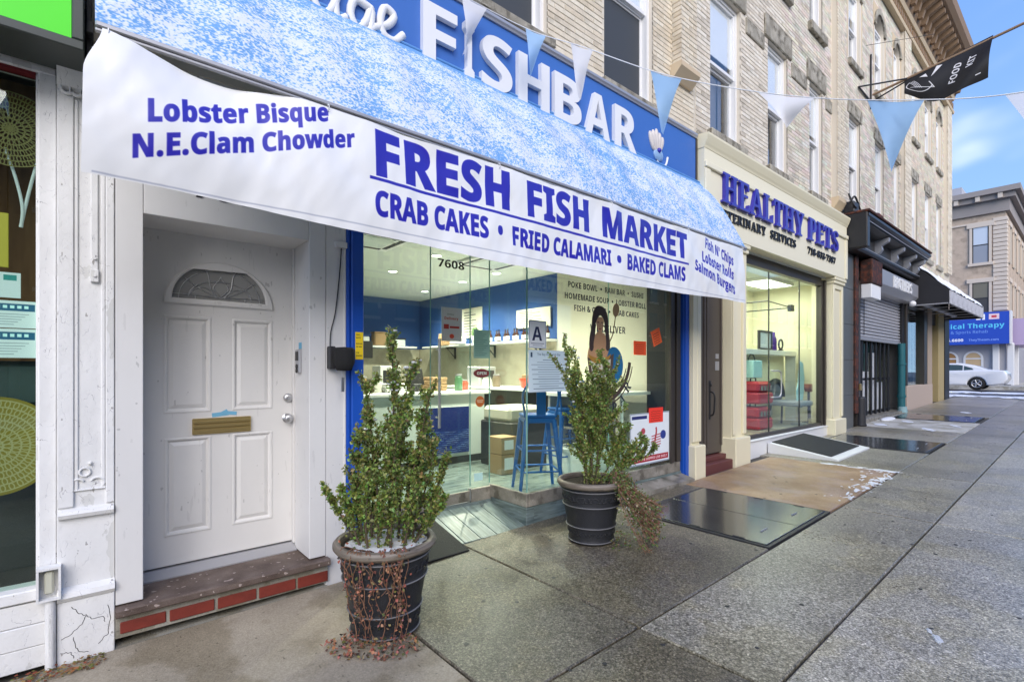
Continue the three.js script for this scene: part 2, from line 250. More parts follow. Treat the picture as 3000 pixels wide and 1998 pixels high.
function sheet(parent, name, w, h, x, y, z, ry, texture, o = {}) {   // a thin printed sheet with its own thickness; front face carries the print
  const g = new THREE.BoxGeometry(w, h, o.t ?? 0.002); const uv = g.attributes.uv; const back = o.back ?? m.paper;
  const mat = std({ map: texture, roughness: o.rough ?? 0.6, transparent: !!o.clear });
  const me = new THREE.Mesh(g, [back, back, back, back, mat, back]); me.name = parent === scene ? named(name) : name; me.position.set(x, y, z); me.rotation.set(o.rx ?? 0, ry, o.rz ?? 0); me.castShadow = me.receiveShadow = true; parent.add(me); return me;
}
function decal(parent, name, w, h, x, y, z, ry, texture) {          // vinyl lettering stuck on a pane
  const me = new THREE.Mesh(new THREE.PlaneGeometry(w, h), std({ map: texture, transparent: true, alphaTest: 0.35, roughness: 0.5, side: THREE.DoubleSide })); me.name = parent === scene ? named(name) : name; me.position.set(x, y, z); me.rotation.y = ry; parent.add(me); return me;
}
// ================= GROUND =================
{
  const flat = (x0, x1, z0, z1, n) => { const g = new THREE.PlaneGeometry(x1 - x0, z1 - z0, n, 1); g.rotateX(-Math.PI / 2); g.translate((x0 + x1) / 2, 0, (z0 + z1) / 2); return uvm(g); };
  const low = (g, dy) => { const p = g.attributes.position; for (let i = 0; i < p.count; i++) p.setY(i, gy(p.getX(i)) + dy); g.computeVertexNormals(); return g; };
  struct('ground', low(flat(-300, 420, -300, 300, 360), -0.30), m.road);
  // sidewalk bed under the flags
  const walk = struct('sidewalk');
  M(walk, 'bed', slope(box(-12, 26.4, -0.2, -0.022, -0.6, 4.75)), m.joint);
  const slab = (x0, x1, z0, z1, mat, j = 0.006, dy = 0) => {
    const n = Math.max(1, Math.round((x1 - x0) / 1)), parts = [cbox(x0 + j, x1 - j, -0.06, dy, z0 + j, z1 - j, 0.007)];
    M(walk, 'slab', slope(merge(parts)), mat);
  };
  // rows of flags, nearest the shops first
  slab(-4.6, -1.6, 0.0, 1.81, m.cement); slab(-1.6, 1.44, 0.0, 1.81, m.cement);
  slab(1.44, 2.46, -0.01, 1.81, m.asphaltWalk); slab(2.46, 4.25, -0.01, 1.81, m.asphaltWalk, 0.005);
  slab(5.72, 8.28, 0.16, 1.79, m.tan); slab(4.25, 5.72, 0.0, 0.42, m.asphaltWalk);
  slab(8.28, 10.2, 0.0, 1.81, m.asphaltWalkC); slab(10.2, 11.62, 0.0, 0.16, m.asphaltWalkC); slab(11.62, 13.4, 0.0, 1.81, m.asphaltWalkB);
  slab(13.4, 15.5, 0.0, 1.81, m.cementPale); slab(15.5, 17.0, 0, 0.1, m.asphaltWalkB); slab(17.0, 20.4, 0, 1.81, m.asphaltWalkC); slab(20.4, 26.4, 0, 1.81, m.asphaltWalkB);
  const xb = [-6, -2.2, 0.2, 2.45, 6.0, 8.27, 10.85, 13.2, 15.6, 18, 20.4, 22.8, 26.4];
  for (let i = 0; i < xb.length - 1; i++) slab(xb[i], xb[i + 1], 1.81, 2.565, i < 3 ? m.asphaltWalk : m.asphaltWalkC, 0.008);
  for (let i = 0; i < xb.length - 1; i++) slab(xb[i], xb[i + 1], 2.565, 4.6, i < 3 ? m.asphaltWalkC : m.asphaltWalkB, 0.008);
  struct('kerb', slope(box(-12, 26.6, -0.3, 0.004, 4.6, 4.78)), m.kick);
  struct('road', low(flat(-200, 26, 4.78, 15, 80), -0.135), m.road);
  struct('side_road', low(flat(26.6, 37.5, -60, 60, 10), -0.09), m.road);
  const fw = struct('far_sidewalk', box(37.5, 60, 0.3, 0.60, -40, 5), m.cementPale);
  struct('opposite_sidewalk', low(flat(-40, 26, 15, 20, 40), 0.0), m.cementPale);
  struct('corner_pavement', slope(box(24.3, 26.4, -0.2, -0.004, -20, -0.0)), m.asphaltWalkC);
}
// steel cellar doors let into the pavement
function cellar(x0, x1, z0, z1, label, leaf) {
  const t = thing('cellar_door', label, 'cellar door', 'steel cellar doors in the pavement');
  M(t, 'frame', slope(merge([box(x0, x1, -0.05, 0.006, z0, z0 + 0.03), box(x0, x1, -0.05, 0.006, z1 - 0.03, z1), box(x0, x0 + 0.03, -0.05, 0.006, z0 + 0.03, z1 - 0.03), box(x1 - 0.03, x1, -0.05, 0.006, z0 + 0.03, z1 - 0.03), box(x0 + 0.03, x1 - 0.03, -0.05, -0.018, z0 + 0.03, z1 - 0.03)])), m.charcoal);
  const xm = (x0 + x1) / 2; for (const [a, b] of [[x0 + 0.036, xm - 0.003], [xm + 0.003, x1 - 0.036]]) { const l = M(t, 'leaf', slope(cbox(a, b, -0.012, leaf, z0 + 0.036, z1 - 0.036, 0.003)), m.plate);
    const hx = (a + b) / 2; M(l, 'lift_handle', slope(merge([rod([hx - 0.06, leaf + 0.004, z1 - 0.2], [hx + 0.06, leaf + 0.004, z1 - 0.2], 0.006)])), m.steelDull); M(l, 'hinge', slope(merge([0.2, 0.5, 0.8].map((k) => rod([a + 0.012 + (a > xm - 0.1 && a > xm ? (b - a - 0.024) : 0), leaf, mix(z0, z1, k) - 0.05], [a + 0.012 + (a > xm ? (b - a - 0.024) : 0), leaf, mix(z0, z1, k) + 0.05], 0.007)))), m.charcoal); }
}
cellar(4.26, 5.70, 0.43, 1.80, 'wet black steel cellar door beside the second planter, nearest the camera', 0.012);
cellar(10.22, 11.60, 0.17, 1.79, 'wet dark steel cellar door beyond the rubber ramp of the cream shop', 0.010);
cellar(15.52, 16.98, 0.12, 1.72, 'farthest dark cellar door, in front of the roller shutter shop', 0.010);
{ // crusts of snow left on the pavement and in the side street
  const pts = []; const lump = (x, z, rx, rz, h, rot = 0) => { const g = new THREE.IcosahedronGeometry(1, 2); const p = g.attributes.position; for (let i = 0; i < p.count; i++) { const v = new THREE.Vector3().fromBufferAttribute(p, i), k = 1 + 0.55 * perlin.noise(v.x * 2 + x * 9, v.y * 2, v.z * 2 + z * 9); p.setXYZ(i, v.x * k, Math.max(v.y * k, -0.05), v.z * k); } g.scale(rx, h, rz); g.rotateY(rot); g.translate(x, gy(x) + 0.001, z); g.computeVertexNormals(); return uvm(g); };
  const near = []; for (let i = 0; i < 120; i++) { const k = rnd(), big = rnd() < 0.18; near.push(lump(mix(6.2, 8.3, Math.pow(k, 0.7)), 1.78 + rr(-0.26, 0.05) * Math.pow(rnd(), 1.6) * 1.6, big ? rr(0.04, 0.12) : rr(0.006, 0.03), big ? rr(0.01, 0.025) : rr(0.005, 0.018), rr(0.002, 0.006), rr(-0.5, 0.5))); }
  for (let i = 0; i < 40; i++) near.push(lump(8.28 + rr(-0.05, 0.05), rr(0.9, 1.78), rr(0.006, 0.02), rr(0.02, 0.09), 0.004));
  tag(M(scene, 'snow_patches', merge(near), m.snow), 'broken crusts of white snow along the edge of the tan paving', 'snow', null, 'stuff');
  const bits = [[3.55, 2.98, 0.05, 0.02], [3.62, 2.93, 0.03, 0.012], [13.6, 1.2, 0.4, 0.08], [14.6, 1.5, 0.3, 0.06], [14.9, 0.6, 0.25, 0.1], [13.9, 0.3, 0.3, 0.12], [18.2, 1.2, 0.3, 0.1], [4.35, 0.35, 0.07, 0.04]].map((b) => lump(b[0], b[1], b[2], b[3], 0.008, 0.4));
  tag(M(scene, 'snow_scraps', merge(bits), m.snow), 'small scattered scraps of snow on the grey pavement', 'snow', null, 'stuff');
  const far = []; for (let i = 0; i < 60; i++) far.push(lump(rr(25.0, 25.9), rr(-6, 3.6), rr(0.2, 0.5), rr(0.3, 0.7), rr(0.015, 0.05)));
  for (let i = 0; i < 60; i++) far.push(at(lump(rr(31.6, 32.8), rr(-7, 4), rr(0.3, 0.6), rr(0.4, 0.9), rr(0.02, 0.05)), 0, -0.09, 0));
  tag(M(scene, 'snow_bank', merge(far), m.snow), 'low banks of white snow across the side street by the car', 'snow', null, 'stuff');
  // fallen leaves and grit by the white pier
  const lv = []; for (let i = 0; i < 240; i++) { const s = rr(0.008, 0.022), x = -0.28 + 0.36 * rnd(), z = 0.02 + Math.abs(rr(-1, 1)) * 0.14; const g = new THREE.PlaneGeometry(s, s * 0.6, 1, 1); at(g, x, gy(x) + rr(0.004, 0.025), z, rr(0, 6), -1.57 + rr(-0.5, 0.5)); lv.push(tint(g, pick([[0.22, 0.05, 0.02], [0.3, 0.12, 0.04], [0.16, 0.17, 0.03], [0.08, 0.05, 0.02], [0.25, 0.16, 0.05]]))); }
  tag(M(scene, 'leaf_litter', merge(lv), m.dryLeaf), 'drift of red and mossy dead leaves at the foot of the white pier', 'leaves', null, 'stuff');
  const gum = []; for (let i = 0; i < 60; i++) { const x = rr(1.5, 7), z = rr(0.3, 3.4), g = new THREE.CylinderGeometry(rr(0.006, 0.016), rr(0.008, 0.018), 0.002, 9); at(g, x, gy(x) + 0.001, z); gum.push(g); }
  tag(M(scene, 'gum_spots', merge(gum.map(uvm)), m.charcoal), 'dark trodden gum spots dotted over the pavement', 'gum', null, 'stuff');
}

// ================= BRICK UPPER STOREYS =================
const palettes = {
  sand: [[0.79, 0.71, 0.57], [0.76, 0.67, 0.53], [0.82, 0.75, 0.62], [0.74, 0.66, 0.53], [0.80, 0.73, 0.60], [0.71, 0.62, 0.48]],
  mixed: [[0.77, 0.70, 0.59], [0.73, 0.66, 0.56], [0.81, 0.75, 0.65], [0.68, 0.62, 0.53], [0.78, 0.72, 0.62], [0.62, 0.56, 0.47], [0.83, 0.78, 0.69]],
  buff: [[0.80, 0.72, 0.58], [0.77, 0.69, 0.55], [0.82, 0.75, 0.62], [0.74, 0.66, 0.53]],
};
const brickMats = {}; for (const k in palettes) brickMats[k] = palettes[k].map((c) => std({ color: C(...c), map: per(brickTex, 0.9), roughness: 0.85, bumpMap: per(speck, 0.4), bumpScale: 0.003 }));
const unitBricks = {};
function bricksOn(wall, X0, X1, Y0, Y1, openings, z, pal, o = {}) {
  const ch = o.ch ?? 0.062, L = o.L ?? 0.3, jt = 0.010, d = o.d ?? 0.007, out = [], lim = o.all ? 1e9 : 0;
  const top = (x) => lim || 1.45 + 0.74 * (x * 0.648 + 2.7) + 0.5;
  let row = 0; for (let y = Y0; y + ch <= Y1 + 1e-6; y += ch, row++) {
    const ya = y, yb = y + ch - jt; let segs = [[X0, X1]];
    for (const q of openings) if (q[3] > ya + 0.005 && q[2] < yb - 0.005) segs = segs.flatMap(([a, b]) => q[1] <= a || q[0] >= b ? [[a, b]] : [[a, q[0]], [q[1], b]].filter((s) => s[1] - s[0] > 0.03));
    for (const [a, b] of segs) { let x = X0 + (row % 2 ? -L / 2 : 0); x += Math.floor((a - x) / L) * L; for (; x < b; x += L) { const p = Math.max(x, a), q = Math.min(x + L, b); if (q - p > 0.035 && ya < top(q)) out.push([p, q - jt, ya, yb]); } }
  }
  out.sort((a, b) => (a[0] * 0.648 + Math.abs(a[2] - 3) * 0.1) - (b[0] * 0.648 + Math.abs(b[2] - 3) * 0.1));
  const rest = []; let n = 0; const used300 = Math.min(300, o.single ?? 300);
  for (const [a, b, c, e] of out) {
    const w = b - a;
    if (n < used300) {
      const v = n % 5, key = `${w.toFixed(2)}|${(e - c).toFixed(3)}|${v}`; const geo = unitBricks[key] ??= (() => { const g = cbox(0, w, 0, e - c, 0, d + 0.012, 0.003), uv = g.attributes.uv; for (let i = 0; i < uv.count; i++) uv.setXY(i, uv.getX(i) + v * 0.37, uv.getY(i) + v * 0.23); return g; })();
      const k = M(wall, 'brick', geo, pick(brickMats[pal])); k.position.set(a, c, z - 0.012 + rr(-0.002, 0.001)); n++;
    } else rest.push(tint(box(a, b, c, e, z - 0.012, z + d + rr(-0.002, 0.001)), pick(palettes[pal]).map((q) => q * rr(0.93, 1.05))));
  }
  if (rest.length) { const k = M(wall, 'brickwork', merge(rest), m.brickV); k.userData.kind = 'stuff'; }
}
const archPts = (x0, x1, y0, ys, n = 12) => { const p = [[x0, y0], [x1, y0]], r = (x1 - x0) / 2, c = (x0 + x1) / 2; for (let i = 0; i <= n; i++) { const a = Math.PI * i / n; p.push([c + r * Math.cos(a), ys + r * Math.sin(a)]); } return p; };
function sashWindow(b, x0, x1, y0, y1, o = {}) {   // a part of building b: frame > sash, pane, blind
  const z = o.z ?? -0.10, w = 0.05, ym = mix(y0, y1, o.meet ?? 0.5);
  const f = M(b, 'window', merge([box(x0, x0 + w, y0, y1, z - 0.08, z + 0.03), box(x1 - w, x1, y0, y1, z - 0.08, z + 0.03), box(x0 + w, x1 - w, y1 - w, y1, z - 0.08, z + 0.03), box(x0 + w, x1 - w, y0, y0 + w, z - 0.08, z + 0.035)]), m.whiteTrim);
  const a = x0 + w, c = x1 - w;
  M(f, 'upper_sash', merge([box(a, a + 0.035, ym, y1 - w, z - 0.04, z + 0.01), box(c - 0.035, c, ym, y1 - w, z - 0.04, z + 0.01), box(a + 0.035, c - 0.035, y1 - w - 0.04, y1 - w, z - 0.04, z + 0.01), box(a + 0.035, c - 0.035, ym, ym + 0.045, z - 0.04, z + 0.01)]), m.whiteTrim);
  M(f, 'lower_sash', merge([box(a, a + 0.035, y0 + w, ym, z - 0.085, z - 0.045), box(c - 0.035, c, y0 + w, ym, z - 0.085, z - 0.045), box(a + 0.035, c - 0.035, y0 + w, y0 + w + 0.05, z - 0.085, z - 0.045), box(a + 0.035, c - 0.035, ym - 0.04, ym, z - 0.085, z - 0.045)]), m.whiteTrim);
  M(f, 'pane', box(a + 0.03, c - 0.03, ym + 0.04, y1 - w - 0.035, z - 0.017, z - 0.013), m.winGlass);
  M(f, 'pane', box(a + 0.03, c - 0.03, y0 + w + 0.045, ym - 0.035, z - 0.067, z - 0.063), m.winGlass);
  if (o.blind !== 0) M(f, 'blind', box(a + 0.03, c - 0.03, Math.max(mix(y1, y0, o.blind ?? 0.5), ym - 0.02), y1 - w - 0.03, z - 0.036, z - 0.026), m.blind);
  if (o.curtain) { const g = []; for (let i = 0; i < 7; i++) g.push(box(mix(a, c, i / 7) + 0.004, mix(a, c, (i + 0.85) / 7), y0 + w, ym + 0.05, z - 0.2 - 0.02 * (i % 2), z - 0.19 - 0.02 * (i % 2))); M(f, 'curtain', merge(g), std({ color: C(0.16, 0.16, 0.18), roughness: 0.9 })); }
  return f;
}
function building(name, label, X0, X1, top, openings, o = {}) {
  const b = thing(name, label, 'building', 'row of brick buildings along the street'); const y0 = o.y0 ?? 4.45;
  const wall = M(b, 'wall', profZ(rect(X0, X1, y0, top), -0.262, -0.012, openings.map((q) => q.arch ? archPts(q[0], q[1], q[2], q[3] - (q[1] - q[0]) / 2).reverse() : rect(q[0], q[1], q[2], q[3]).reverse())), m.wallMortar);
  M(b, 'inner_rooms', merge([box(X0, X1, y0, top, -9, -4.2), box(X0, X1, y0, y0 + 0.1, -4.2, -0.262), box(X0, X0 + 0.1, y0 + 0.1, top, -4.2, -0.262), box(X1 - 0.1, X1, y0 + 0.1, top, -4.2, -0.262), box(X0 + 0.1, X1 - 0.1, top - 0.1, top, -4.2, -0.262), box(X0 + 0.1, X1 - 0.1, 7.55, 7.75, -4.2, -0.262)]), m.darkInside);
  return [b, wall];
}
const stoneBlock = (p, name, x0, x1, y0, y1, z2 = 0.05, mat = m.stone, z1 = name === 'sill' ? z2 : z2 * 0.45) => M(p, name, cbox(x0, x1, y0, y1, -0.2, z1, 0.012), mat);

// --- the fish market's building
{
  const op = [[1.0, 1.9, 4.72, 6.9], [2.55, 3.5, 4.74, 6.9], [4.38, 5.32, 4.68, 6.9], [1.0, 1.9, 8.1, 10.2], [2.55, 3.5, 8.1, 10.2], [4.38, 5.32, 8.1, 10.2]];
  const [b, wall] = building('fish_market_building', 'pale sand brick building above the blue fish market sign', -0.12, 6.30, 11.2, op, { y0: 3.25 });
  bricksOn(wall, 2.1, 6.28, 4.62, 6.9, op, -0.012, 'sand', { ch: 0.060, L: 0.30 });
  for (const q of op) { const w = sashWindow(b, q[0], q[1], q[2], q[3], { blind: 0.5, meet: 0.52 }); M(w, 'sill', cbox(q[0] - 0.06, q[1] + 0.06, q[2] - 0.09, q[2] - 0.003, -0.1, 0.055, 0.008), m.stone); M(w, 'screen', box(q[0] + 0.07, q[1] - 0.07, q[2] + 0.06, mix(q[2], q[3], 0.5), -0.158, -0.155), std({ color: C(0.05, 0.055, 0.06), roughness: 0.6 })); }
  const pier = M(b, 'pier', box(5.74, 6.12, 5.36, 9.5, -0.012, 0.12), m.wallMortar); bricksOn(pier, 5.73, 6.13, 5.36, 8.0, [], 0.12, 'sand', { ch: 0.060, L: 0.20, single: 60 });
  { const g = []; let r = 0; for (let y = 5.36; y < 8; y += 0.06, r++) g.push(tint(box(5.728, 5.742, y, y + 0.05, r % 2 ? 0.0 : 0.02, 0.13), pick(palettes.sand))); const s = M(pier, 'brick_return', merge(g), m.brickV); s.userData.kind = 'stuff'; }
  M(b, 'corbel', profX([[-0.1, 5.18], [0.03, 5.18], [0.15, 5.30], [0.15, 5.36], [-0.1, 5.36]], 5.70, 6.16), m.corniceCream);
  M(b, 'cornice', profX([[-0.2, 10.7], [0.05, 10.7], [0.12, 11.0], [0.55, 11.3], [0.55, 11.5], [-0.2, 11.5]], -0.12, 6.30), m.cornicePaint);
}
// --- the pet clinic's building
{
  const xs = [[6.72, 7.64], [8.62, 9.42], [10.46, 11.14]], op = [...xs.map((q) => [...q, 4.84, 6.95]), ...xs.map((q) => [...q, 8.05, 10.3])];
  const [b, wall] = building('pet_clinic_building', 'buff brick building with grey stone lintels above the cream shop sign', 6.31, 12.10, 11.2, op);
  const skip = [...op, ...xs.map((q) => [q[0] - 0.16, q[1] + 0.16, 6.95, 7.33]), [6.31, 6.55, 6.68, 6.95], [7.8, 8.46, 6.68, 6.95], [9.58, 10.3, 6.68, 6.95], [11.3, 11.66, 6.68, 6.95], ...xs.map((q) => [q[0] - 0.1, q[1] + 0.1, 4.66, 4.84]), [11.66, 12.1, 4.4, 11.2]];
  bricksOn(wall, 6.32, 12.08, 4.55, 9.4, skip, -0.012, 'mixed', { ch: 0.064, L: 0.30 });
  op.forEach((q, i) => { const up = i > 2, w = sashWindow(b, q[0], q[1], q[2], q[3], { blind: [0.42, 0.46, 0.42, 0.3, 0.5, 0.5][i], meet: 0.5, curtain: !up }); stoneBlock(w, 'lintel', q[0] - 0.15, q[1] + 0.15, q[3] + 0.003, q[3] + 0.37, 0.045); stoneBlock(w, 'sill', q[0] - 0.09, q[1] + 0.09, q[2] - 0.17, q[2] - 0.003, 0.07); });
  for (const s of [[6.33, 6.545], [7.81, 8.45], [9.59, 10.29], [11.31, 11.65]]) stoneBlock(b, 'string_course', s[0], s[1], 6.69, 6.94, 0.03);
  for (const s of [[6.33, 6.6], [7.76, 8.5], [9.54, 10.34]]) stoneBlock(b, 'base_course', s[0], s[1], 4.60, 4.72, 0.05);
  const q = M(b, 'pilaster', box(11.68, 12.08, 5.0, 11.0, -0.012, 0.10), m.wallMortar); bricksOn(q, 11.67, 12.09, 5.0, 9.6, [], 0.10, 'buff', { ch: 0.064, L: 0.21, single: 120 }); M(b, 'pilaster_foot', profX([[-0.1, 4.75], [0.02, 4.75], [0.13, 4.92], [0.13, 5.0], [-0.1, 5.0]], 11.66, 12.1), m.corniceCream);
  M(b, 'cornice', profX([[-0.2, 10.75], [0.05, 10.75], [0.12, 11.0], [0.6, 11.3], [0.62, 11.5], [-0.2, 11.5]], 6.31, 12.1), m.cornicePaint);
}
// --- the two farther buildings
function farHouse(name, label, X0, X1, xs, pal, pil, o) {
  const low = xs.map((q) => [q[0], q[1], 5.0, 7.1]), up = xs.map((q) => { const a = [q[0], q[1], 8.3, 10.3]; a.arch = true; return a; }), op = [...low, ...up];
  const [b, wall] = building(name, label, X0, X1, 11.6, op);
  const skip = [...low, ...up.map((q) => [q[0] - 0.14, q[1] + 0.14, 8.3, 10.46]), ...low.map((q) => [q[0] - 0.12, q[1] + 0.12, 7.1, 7.4]), ...op.map((q) => [q[0] - 0.1, q[1] + 0.1, q[2] - 0.15, q[2]]), ...pil.map((p) => [p[0], p[1], 4, 12])];
  bricksOn(wall, X0 + 0.01, X1 - 0.01, 4.6, 10.85, skip, -0.012, pal, { ch: 0.066, L: 0.30, single: 160 });
  for (const q of op) { const w = sashWindow(b, q[0], q[1], q[2], q.arch ? q[3] - (q[1] - q[0]) / 2 + 0.05 : q[3], { blind: q.arch ? 0.3 : 0.5, meet: 0.5 }); stoneBlock(w, 'sill', q[0] - 0.09, q[1] + 0.09, q[2] - 0.145, q[2] - 0.003, 0.06);
    if (!q.arch) stoneBlock(w, 'lintel', q[0] - 0.11, q[1] + 0.11, q[3] + 0.003, q[3] + 0.29, 0.04);
    else { const c = (q[0] + q[1]) / 2, r = (q[1] - q[0]) / 2, ys = q[3] - r, out = []; for (let i = 0; i <= 14; i++) { const a = Math.PI * i / 14; out.push([c + (r + 0.13) * Math.cos(a), ys + (r + 0.13) * Math.sin(a)]); } for (let i = 14; i >= 0; i--) { const a = Math.PI * i / 14; out.push([c + r * Math.cos(a), ys + r * Math.sin(a)]); }
      M(w, 'arch', profZ(out, -0.012, 0.03), m.stone); const sp = []; sp.push([q[0] - 0.14, q[2]], [q[0] - 0.0, q[2]]); M(w, 'fanlight', profZ(archPts(q[0] + 0.02, q[1] - 0.02, ys + 0.05, ys + 0.051).slice(2), -0.16, -0.155), m.winGlass);
      const spn = []; for (const s of [-1, 1]) { const pts = [[c + s * (r + 0.14), ys - 2.0 + 0.3], [c + s * (r + 0.14), 10.46], [c + s * 0.02, 10.46]]; for (let i = 0; i <= 8; i++) { const a = Math.PI / 2 - s * (Math.PI / 2) * (i / 8); pts.push([c + (r + 0.131) * Math.cos(a), ys + (r + 0.131) * Math.sin(a)]); } pts.push([c + s * (r + 0.131), 8.3]); pts.push([c + s * (r + 0.14), 8.3]); spn.push(profZ(pts.slice(1), -0.012, 0.001)); } M(w, 'spandrel', merge(spn), m.corniceCream); } }
  for (const p of pil) { const q = M(b, 'pilaster', box(p[0], p[1], 4.9, 11.0, -0.012, 0.08), m.wallMortar); bricksOn(q, p[0], p[1], 4.9, 10.9, [], 0.08, 'buff', { ch: 0.13, L: p[1] - p[0] + 0.01, d: 0.02, single: 60 }); }
  M(b, 'frieze', box(X0, X1, 10.87, 11.35, -0.012, 0.06), m.corniceCream); M(b, 'frieze_moulding', profX([[0, 10.82], [0.12, 10.82], [0.14, 10.9], [0, 10.9]], X0, X1), m.corniceCream); M(b, 'frieze_moulding', profX([[0, 11.3], [0.12, 11.3], [0.16, 11.4], [0, 11.4]], X0, X1), m.corniceCream);
  const dn = []; for (let x = X0 + 0.06; x < X1 - 0.1; x += 0.2) M(b, 'dentil', box(x, x + 0.1, 11.02, 11.2, 0.06, 0.11), m.cornicePaint);
  const cor = M(b, 'cornice', profX([[-0.3, 11.42], [0.14, 11.42], [0.2, 11.55], [0.2, 11.9], [0.72, 12.0], [0.82, 12.1], [0.86, 12.3], [-0.3, 12.3]], X0 - 0.02, X1 + 0.02), m.cornicePaint);
  for (let x = X0 + 0.1; x < X1 - 0.1; x += 0.42) M(cor, 'bracket', profX([[0.2, 11.5], [0.3, 11.5], [0.36, 11.7], [0.66, 11.86], [0.66, 11.985], [0.2, 11.89]], x, x + 0.14), m.cornicePaint);
  return b;
}
farHouse('shutter_shop_building', 'mottled brick building with arched top windows above the roller shutter', 12.12, 18.0, [[12.78, 13.55], [14.75, 15.5], [16.5, 17.05]], 'mixed', [[17.2, 17.9]], {});
farHouse('corner_building', 'corner brick building with tall arched windows above the black awning', 18.02, 24.2, [[18.5, 19.15], [20.2, 21.0], [21.9, 22.6]], 'buff', [[23.2, 24.0]], {});
// ================= LEFT NEIGHBOUR =================
{
  const t = thing('white_pier', 'white painted old cast iron pier with peeling paint beside the door', 'pier');
  const X0 = -0.117, X1 = 0.121, y0 = gy(0) - 0.12;
  M(t, 'shaft', cbox(X0, X1, y0, 3.0, -0.3, -0.014, 0.003), m.oldPaint);
  for (const [a, b] of [[X0 + 0.001, -0.050], [0.082, X1 - 0.001]]) M(t, 'stile', merge([cbox(a, b, 0.72, 2.93, -0.02, 0, 0.004), cbox(a < 0 ? b + 0.002 : a - 0.018, a < 0 ? b + 0.018 : a - 0.002, 0.80, 2.9, -0.02, -0.006, 0.004)]), m.oldPaint);
  M(t, 'base_moulding', merge([profX([[-0.02, 0.655], [0.012, 0.665], [0.02, 0.685], [0.012, 0.70], [-0.02, 0.715]], X0 + 0.004, X1 - 0.004)]), m.oldPaint);
  M(t, 'plinth', merge([cbox(X0, X1, y0, 0.225, -0.02, 0.006, 0.004), profX([[-0.02, 0.225], [0.012, 0.228], [0.028, 0.25], [0.02, 0.275], [-0.02, 0.30]], X0, X1)]), m.oldPaint);
  M(t, 'capital', merge([profX([[-0.02, 2.93], [0.02, 2.95], [0.05, 3.0], [0.07, 3.04], [-0.02, 3.04]], X0, X1), ...[0, 1, 2, 3, 4].map((i) => at(new THREE.TorusGeometry(0.022, 0.009, 6, 12), -0.08 + i * 0.042, 2.935, 0.012)).map(uvm)]), m.oldPaint);
  { const ck = [[[-0.06, 0.19], [-0.03, 0.15], [0.0, 0.13], [0.03, 0.10], [0.07, 0.10], [0.085, 0.06]], [[0.0, 0.13], [-0.02, 0.09], [-0.06, 0.05], [-0.11, 0.02]], [[-0.05, 0.03], [-0.045, -0.03], [-0.02, -0.06], [0.02, -0.07]], [[0.09, 0.16], [0.10, 0.08], [0.09, 0.0], [0.04, -0.05]], [[-0.1, -0.04], [-0.06, -0.05], [-0.05, -0.09]]]; M(t, 'crack', merge(ck.map((l) => { const pts = []; for (let i = 0; i < l.length - 1; i++) for (let k = 0; k < 4; k++) pts.push([mix(l[i][0], l[i + 1][0], k / 4) + rr(-0.004, 0.004), mix(l[i][1], l[i + 1][1], k / 4) + rr(-0.004, 0.004), 0.0062]); return tube(pts, 0.0016, 50, 4); })), m.charcoal).userData.kind = 'stuff'; }
  M(t, 'ornament', merge([at(new THREE.TorusGeometry(0.022, 0.006, 6, 16), -0.006, 0.9, -0.008), at(new THREE.TorusGeometry(0.03, 0.006, 6, 16, 3.2), -0.036, 0.835, -0.008, 0, 0, 0.6), at(new THREE.TorusGeometry(0.03, 0.006, 6, 16, 3.2), 0.046, 0.835, -0.008, 0, 0, -0.6), rod([-0.06, 0.805, -0.008], [0.08, 0.805, -0.008], 0.005), at(new THREE.SphereGeometry(0.010, 8, 6), 0.016, 0.945, -0.008)].map(uvm)), m.oldPaint);
  M(t, 'strap', merge([cbox(0.02, 0.05, 1.95, 2.55, -0.014, -0.002, 0.003), cbox(0.016, 0.054, 1.93, 2.0, -0.014, 0.006, 0.004), at(new THREE.CylinderGeometry(0.008, 0.008, 0.02, 10), 0.035, 2.06, 0.0, 0, 1.57), at(new THREE.CylinderGeometry(0.008, 0.008, 0.02, 10), 0.035, 1.965, 0.004, 0, 1.57)].map(uvm)), m.oldPaint);

  const w = thing('white_shopfront', 'white timber shop window frame at the left edge of the picture', 'shopfront');
  M(w, 'mullion', merge([cbox(-0.19, -0.119, 0.30, 3.05, -0.16, -0.03, 0.005), cbox(-0.20, -0.172, 0.33, 3.0, -0.10, -0.045, 0.004)]), m.oldPaint);
  M(w, 'head', cbox(-3.6, -0.12, 3.0, 3.12, -0.16, -0.025, 0.006), m.oldPaint);
  M(w, 'head_bead', box(-3.6, -0.2, 2.985, 3.0, -0.1, -0.04), std({ color: C(0.16, 0.01, 0.015), roughness: 0.6 }));
  M(w, 'sill', cbox(-3.6, -0.119, 0.262, 0.322, -0.16, -0.005, 0.006), m.oldPaint);
  M(w, 'bulkhead', merge([0, 1, 2].map((i) => cbox(-3.6, -0.119, 0.255 - (i + 1) * 0.115, 0.252 - i * 0.115, -0.16, -0.02 + (i % 2) * 0.003, 0.004))), m.oldPaint);
  M(w, 'pane', box(-3.6, -0.19, 0.32, 3.0, -0.084, -0.078), m.shopGlass);
  M(w, 'mullion', cbox(-3.7, -3.6, -0.2, 3.1, -0.16, -0.03, 0.005), m.oldPaint);
